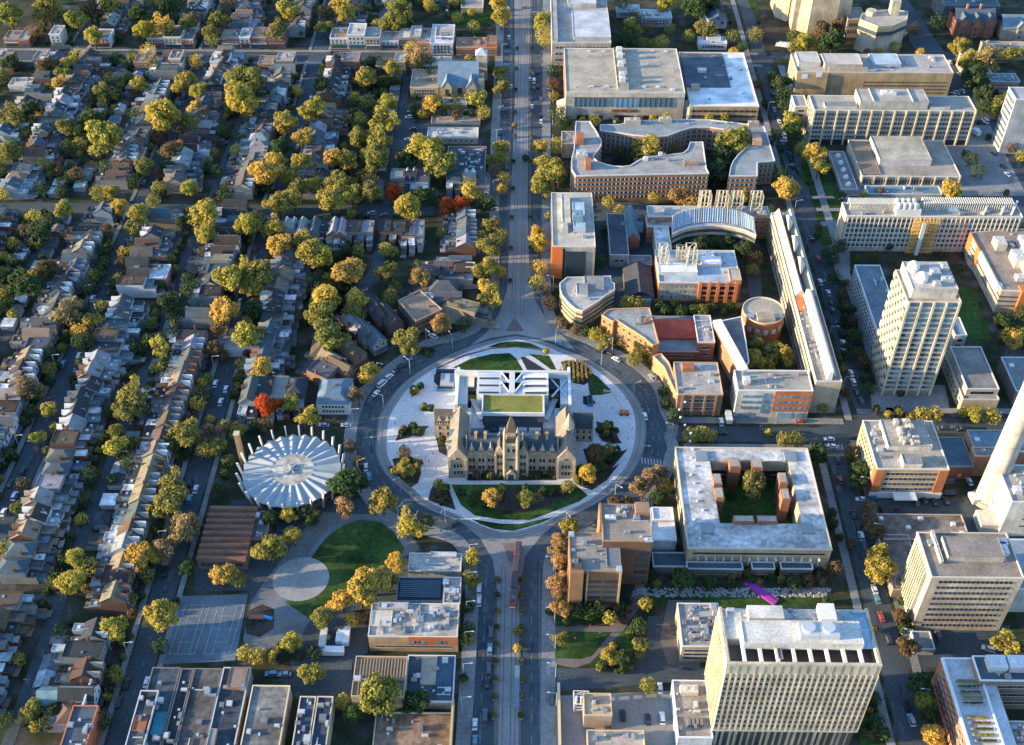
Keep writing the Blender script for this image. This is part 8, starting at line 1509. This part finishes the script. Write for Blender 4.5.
# moving and parked cars read off the photograph
for s in """479,590,0,0 479,602,0,0 491,633,0,4 490,650,0,8 489,669,0,4 487,684,0,2 485,716,0,4 475,725,0,0 475,742,0,8 484,740,0,2 479,711,0,2 523,8,0,6 534,14,0,1 509,38,0,0 508,46,0,2 530,80,0,1 538,73,0,2 534,82,0,0 534,89,0,4 538,82,0,0 531,90,0,2 532,107,0,0 538,87,0,2 541,116,0,2 541,122,0,0 511,87,0,0 503,105,0,2 503,112,0,4 505,97,0,2 500,134,0,2 500,145,0,0 501,3,0,4 508,10,0,0 541,100,0,4 531,99,0,2 538,102,0,4 533,75,0,4
376,394,-.5,0 382,385,-.6,0 389,378,-.7,0 370,401,-.3,4 396,372,-.8,2 402,367,-.9,2 408,361,-.95,8 420,352,-1.1,4 428,350,-1.1,2 600,352,1.1,2 609,354,1.0,2 616,360,.9,0 645,417,.15,0 596,524,-.5,2 369,477,.3,8 366,468,.1,0 346,426,1.57,0 324,426,1.57,1 455,524,-1.0,4 559,344,.9,8 365,404,-.2,0 652,378,.5,1 656,372,.3,4
820,283,.08,0 824,283,.08,4 828,294,.08,0 831,305,.08,2 832,311,.08,4 838,325,.08,8 840,334,.08,2 843,344,.08,0 844,352,.08,0 846,359,.08,4 851,374,.08,0 853,383,.08,0 856,393,.08,2 861,402,.08,4 818,260,.08,6 811,240,.08,2 811,340,.08,1
850,376,.08,0 829,440,1.57,0 832,447,1.3,0 838,461,0,2 840,481,0,6 853,516,0,2 858,527,0,2 861,537,0,0 864,547,0,4 874,590,.1,0 877,600,.1,8 881,618,.1,6 888,640,.1,2 906,706,.1,2 911,721,.1,1 861,500,1.57,0 871,500,1.57,5
943,429,1.57,2 952,429,1.57,4 962,430,1.57,2 884,513,.1,2 891,513,.1,2 898,513,.1,2 906,513,.1,2 916,503,.1,4 924,501,.1,2 934,503,.1,2 940,503,.1,4 946,502,.1,2 947,483,1.57,4 947,489,1.57,2 948,495,1.57,2 969,482,.1,0
777,100,.1,6 772,95,.1,2 774,110,.1,0 777,118,.1,2 779,122,.1,0 782,128,.1,4 784,136,.1,0 785,140,.1,0 787,148,.1,2 789,155,.1,5 790,160,.1,2 792,167,.1,2 778,80,.1,4 782,143,.1,1
953,95,.3,0 957,93,.3,0 962,92,.3,0 952,108,.3,4 994,154,.4,2 1003,167,.4,2 1007,175,.4,0 985,122,.3,0 977,131,.3,0 1012,45,.3,2 960,75,.3,0 949,63,.3,0 905,35,.3,2 920,60,.3,2
409,118,1.57,0 416,122,1.57,2 413,130,1.57,4 420,141,1.57,0 411,112,1.57,1 408,140,1.57,0 414,148,1.57,2 435,7,0,0 447,12,.1,0 437,2,0,2 434,10,0,0 449,8,.1,4
272,675,1.57,8 285,675,1.57,1 284,670,1.57,2 660,689,0,0 662,719,0,0 648,720,0,2 641,722,0,2 623,716,0,2 607,724,0,4 616,726,0,0 907,633,1.57,0 919,636,0,2 925,640,0,6 931,641,0,2 938,636,0,4 911,642,0,2 943,643,0,2 988,650,1.2,0 721,423,0,0 727,423,0,2 733,421,0,4 722,434,1.57,2
800,422,1.57,6 170,470,0,0 190,484,.0,2 195,480,0,0 196,490,0,0 190,500,0,8 165,573,0,2 119,703,0,2 147,683,0,0 53,383,0,2 24,472,0,2 15,497,0,0 4,513,0,0 15,493,0,5 221,403,0,0 226,390,0,0 233,352,0,0 236,347,0,2 241,352,0,4 237,373,0,1 98,290,0,2 80,358,0,0 52,100,0,0 211,75,0,0 208,78,0,2 305,75,0,4 325,68,0,6 330,70,0,6 215,58,1.57,2 200,57,1.57,0 172,56,1.57,2 120,56,1.57,2 65,55,1.57,2 150,54,1.57,0 290,57,1.57,5 372,214,1.57,1 365,217,1.57,2 385,216,1.57,4 420,330,1,0 426,333,1,2 433,337,1,0 552,700,0,4""".split():
    a, b, r, c = s.split(','); carpx(float(a), float(b), float(r), int(c))
# parked rows along the three long streets and the lanes
for x, y0, y1, nn in ((-207.8, 296, 660, 20), (-201.2, 300, 660, 20), (-136.4, 210, 650, 26), (-129.6, 300, 650, 18), (-286.7, 560, 660, 7)):
    for _ in range(nn):
        y = rc_.uniform(y0, y1)
        if 496 < y < 518 or any((x-u)**2+(y-v)**2 < 36 for u, v in placed): continue
        placed.append((x, y)); car(x, y, 0)
# delivery trucks
def truck(a, b, rz, lbl, c=(.6, .6, .6), L_=7.5):
    x, y = G(a, b); t = thing('delivery_truck', lbl, 'truck', x, y, .03, rz=rz+.0001)
    inst(MB().box(-1.2, 1.2, -L_/2, L_/2-2.2, .7, 3.3).mesh('cargo_box', 'plain'), 'cargo_box', t, (0, 0, 0), 0, c); inst(MB().box(-1.1, 1.1, L_/2-2.1, L_/2-.1, .5, 1.5).box(-1.05, 1.05, L_/2-2.1, L_/2-.5, 1.5, 2.4).mesh('cab', 'carpaint'), 'cab', t, (0, 0, 0), 0, c); inst(MB().box(-.95, .95, L_/2-.5, L_/2-.42, 1.5, 2.3).mesh('windscreen', 'glass'), 'windscreen', t)
    for sx in (-1, 1):
        for sy_ in (-L_*.3, L_*.34): inst(CP['van']['wheel'], 'wheel', t, (sx*1.05, sy_, .4), 0, None, (1.4, 1.25, 1.25))
truck(324, 641, 0, 'pale box truck, left of three parked in the yard above the shops', (.5, .48, .44), 9); truck(340.5, 639, 0, 'short white truck, middle of three parked in the yard', (.62, .63, .64), 6); truck(347, 638, 0, 'long white truck, right of three parked in the yard', (.6, .62, .64), 8); truck(332, 654, 1.57, 'white truck parked across the yard below the three others', (.6, .62, .64), 9)
truck(728, 419, 0, 'white truck beside the white laboratory', (.6, .6, .6)); truck(972, 500, .1, 'white truck in the yard beside the tall chimney', (.55, .57, .6), 6); truck(974, 134, .5, 'white lorry parked on the plaza by the diagonal street', (.6, .6, .6)); truck(782, 47, 1.3, 'white lorry on the construction ground', (.6, .62, .62), 9)
# red and white tram
def tram(a, b, rz, lbl):
    x, y = G(a, b); t = thing('tram', lbl, 'tram', x, y, .06, rz=rz+.0001)
    for i in range(4):
        yy = (i-1.5)*7.4; inst(MB().box(-1.25, 1.25, -3.4, 3.4, .4, 3.3).box(-1.0, 1.0, -3.0, 3.0, 3.3, 3.5).mesh('carriage', 'carpaint'), 'carriage', t, (0, yy, 0), 0, (.42, .07, .035) if i in (0, 3) else (.24, .05, .03)); inst(MB().box(-1.28, 1.28, -3.1, 3.1, 1.5, 2.6).mesh('window_band', 'glass'), 'window_band', t, (0, yy, 0)); inst(MB().box(-.95, .95, -3.2, 3.2, 3.31, 3.55).box(-.8, .8, -2.2, 2.2, 3.55, 3.85).mesh('roof_panel', 'plain'), 'roof_panel', t, (0, yy, 0), 0, (.035, .06, .075))
        if i < 3: inst(MB().box(-1.1, 1.1, -.35, .35, .5, 3.2).mesh('bellows', 'dark'), 'bellows', t, (0, yy+3.7, 0))
    inst(MB().box(-1.1, 1.1, -.1, .1, .6, 1.2).mesh('white_nose', 'plain'), 'white_nose', t, (0, -14.6, 0), 0, (.6, .6, .6))
tram(515.5, 577, -.07, 'long red tram running down the lower avenue')
# lamps
LPM = MB().cyl(0, 0, 0, 8.6, .13, .09, 8).bar((0, 0, 8.5), (2.4, 0, 9), .12).mesh('pole', 'plain'); LHM = MB().box(-.5, .5, -.2, .2, -.1, .06).mesh('lamp_head', 'plain')
def lamp(x, y, rz, where):
    t = thing('street_lamp', f'pale street lamp {where}', 'lamp', x, y, .14, 'street lamps', rz=rz+.0001); inst(LPM, 'pole', t, (0, 0, 0), 0, (.32, .38, .40)); inst(LHM, 'lamp_head', t, (2.8, 0, 9), 0, (.42, .43, .43)); AUTO.append(t)
for i in range(14):
    a = R(20+i*360/14.5)
    if abs(math.degrees(a) % 360-90) < 12 or abs(math.degrees(a) % 360-270) < 10: continue
    lamp(CX+59.5*math.cos(a)*.95, CY+58*math.sin(a), a, 'on the rim of the ring island')
for i in range(11):
    a = R(-30+i*26); 
    if abs(math.degrees(a)-90) < 20: continue
    lamp(CX+68*math.cos(a), CY+68*math.sin(a), a+math.pi, 'on the outer kerb of the ring road')
for i in range(6):
    lamp(12.4, 212+i*11.5, math.pi, 'on the right kerb of the lower avenue'); lamp(-19.6, 210+i*13, 0, 'on the left kerb of the lower avenue')
for i in range(10):
    lamp(14.5+i*.3, 440+i*26, math.pi, 'on the right kerb of the upper avenue'); lamp(-17.6+i*.3, 445+i*26, 0, 'on the left kerb of the upper avenue')
for i in range(8): lamp(141+i*.4, 370+i*34, 0, 'along the upper campus street'); 
for i in range(5): lamp(138.5, 215+i*24, math.pi, 'along the lower campus street')
for x, nm in ((-210, 'second long street'), (-138.6, 'third long street')):
    for i in range(9): lamp(x, 230+i*50, 0, f'along the {nm}')
# utility poles in the house blocks
for x, nm in ((-167.6, 'middle lane'), (-244, 'first lane'), (-199, 'second long street')):
    for i in range(8):
        y = (215 if x > -200 else 400)+i*(36 if x > -240 else 32); t = thing('utility_pole', f'wooden utility pole, {ordinal(i+1)} up the {nm}', 'pole', x, y, 0, 'utility poles', rz=.0001)
        if i == 0: pass
        inst(MB().cyl(0, 0, 0, 9.5, .16, .12, 8).mesh('pole', 'bark'), 'shaft', t); inst(MB().box(-1.2, 1.2, -.08, .08, 8.6, 8.8).mesh('crossarm', 'bark'), 'crossarm', t)
# planters with shrubs on the avenue median
PM = MB().box(-.8, .8, -1.1, 1.1, 0, .8).mesh('box', 'plain'); mb = MB(); bush(mb, 0, 0, .9, 1.3, random.Random(3)); PLM = mb.mesh('shrub', 'leaf')
for i in range(9):
    for x, nm in ((-8.6, 'left'), (.3, 'right')):
        y = 208+i*7.1; t = thing('planter', f'square median planter, {ordinal(i+1)} up the {nm} side of the lower avenue tracks', 'planter', x, y, .15, 'median planters', rz=.0001); inst(PM, 'box', t, (0, 0, 0), 0, (.2, .17, .15)); inst(PLM, 'shrub', t, (0, 0, 0), 0, rc_.choice(((.08, .1, .02), (.18, .18, .03), (.12, .13, .03))))
for i in range(10):
    for x, nm in ((-6.6, 'left'), (3.2, 'right')):
        y = 446+i*27; t = thing('planter', f'square median planter, {ordinal(i+1)} up the {nm} side of the upper avenue tracks', 'planter', x+i*.14, y, .15, 'median planters', rz=.0001); inst(PM, 'box', t, (0, 0, 0), 0, (.2, .17, .15)); inst(PLM, 'shrub', t, (0, 0, 0), 0, rc_.choice(((.08, .1, .02), (.18, .18, .03), (.12, .13, .03))))
# streetcar stop shelters
for a, b, lbl in ((517, 690, 'long glass tram shelter on the right of the lower avenue tracks'), (507, 165, 'glass tram shelter on the left of the upper avenue tracks')):
    x, y = G(a, b); t = thing('tram_shelter', lbl, 'shelter', x, y); MB().box(x-.8, x+.8, y-8, y+8, 2.6, 2.75).build('roof', 'glassblue', t); m = MB()
    for i in range(6): m.box(x-.7, x-.6, y-7.6+i*3, y-7.5+i*3, 0, 2.6)
    m.build('post_row', 'steel', t, (.2, .2, .2))
# playground
x, y = G(258, 619); t = thing('playground', 'blue and red climbing frame on the round play area', 'playground', x, y); m = MB()
for i in range(3): m.box(x-3+i*2.6, x-2.8+i*2.6, y-1, y-.8, 0, 2.8).box(x-3+i*2.6, x-2.8+i*2.6, y+.8, y+1, 0, 2.8)
m.build('posts', 'plain', t, (.05, .15, .35)); MB().box(x-3, x+2.5, y-1, y+1, 1.4, 1.55).build('deck', 'plain', t, (.35, .1, .06)); MB().bar((x+2.4, y, 1.5), (x+5.2, y, .2), 1).build('slide', 'plain', t, (.1, .3, .5))
# people: small walking figures, one continuous body each
def person_mesh(seed):
    r = random.Random(seed); st = r.uniform(.15, .3)
    V = [(0, 0, .95), (0, 0, 1.2), (0, 0, 1.42), (0, .02, 1.52), (0, .03, 1.68), (.1, .0, .88), (.1, st, .48), (.1, st*.9, .06), (-.1, 0, .88), (-.1, -st*.7, .48), (-.1, -st*1.5, .08), (.2, 0, 1.38), (.26, -.08, 1.1), (.27, .03, .85), (-.2, 0, 1.38), (-.26, .08, 1.1), (-.27, .15, .87), (.1, st*.9+.16, .04), (-.1, -st*1.5+.15, .05)]
    E_ = [(0, 1), (1, 2), (2, 3), (3, 4), (0, 5), (5, 6), (6, 7), (0, 8), (8, 9), (9, 10), (2, 11), (11, 12), (12, 13), (2, 14), (14, 15), (15, 16), (7, 17), (10, 18)]
    Rr = [.15, .15, .13, .055, .11, .09, .065, .045, .09, .065, .045, .06, .045, .035, .06, .045, .035, .045, .045]
    me = bpy.data.meshes.new('body'); me.from_pydata(V, E_, []); o = bpy.data.objects.new('tmp', me); COL.objects.link(o)
    md = o.modifiers.new('s', 'SKIN'); 
    for i, sv in enumerate(me.skin_vertices[0].data): sv.radius = (Rr[i], Rr[i]); sv.use_root = (i == 0)
    o.modifiers.new('u', 'SUBSURF').levels = 1
    dg = bpy.context.evaluated_depsgraph_get(); m2 = bpy.data.meshes.new_from_object(o.evaluated_get(dg)); m2.name = 'body'; m2.materials.clear(); m2.materials.append(MATS['plain']); bpy.data.objects.remove(o); return m2
PMs = [person_mesh(i) for i in range(3)]
pr_ = random.Random(4)
PPX = [(395, 425), (401, 437), (410, 443), (418, 447), (426, 459), (429, 462), (436, 470), (433, 455), (632, 430), (628, 440), (618, 452), (597, 488), (560, 511), (512, 482), (480, 482), (640, 395), (626, 400), (612, 410), (455, 355), (482, 350), (575, 640), (590, 627), (600, 634), (548, 650), (546, 700), (462, 690), (465, 640), (462, 600), (700, 445), (760, 428), (775, 425), (840, 300), (835, 280), (822, 240), (817, 215), (470, 700), (548, 590), (549, 560), (552, 150), (549, 180), (497, 180), (496, 120)]
for a, b in PPX:
    x, y = G(a, b); c, cn = pr_.choice((((.03, .04, .07), 'black'), ((.3, .05, .04), 'red'), ((.1, .15, .3), 'blue'), ((.3, .28, .24), 'beige')))
    t = tag(bpy.data.objects.new('person', pr_.choice(PMs)), f'person in {cn} {anchor(x, y)}', 'person', 'people walking in the streets'); COL.objects.link(t); t.location = (x, y, .15); t.rotation_euler.z = pr_.uniform(0, 6.28); t.color = (*c, 1); AUTO.append(t)
    hd = MB().dome(0, .03, 1.66, .13, 10, 3).mesh('hair', 'plain'); inst(hd, 'hair', t, (0, 0, 0), 0, (.04, .03, .02))
autolabel()
dd = {}
for h_ in HOUSES: dd.setdefault(h_['label'], []).append(h_)
for l, os_ in dd.items():
    if len(os_) > 1:
        os_.sort(key=lambda o: P(*o.location)[0])
        for i, o in enumerate(os_): o['label'] = l+f', {ordinal(i+1)} from the left'
print('cars', NC[0])
for o in bpy.data.objects:
    for k in ('_b', '_nw', '_pp', '_b2'):
        if k in o: del o[k]
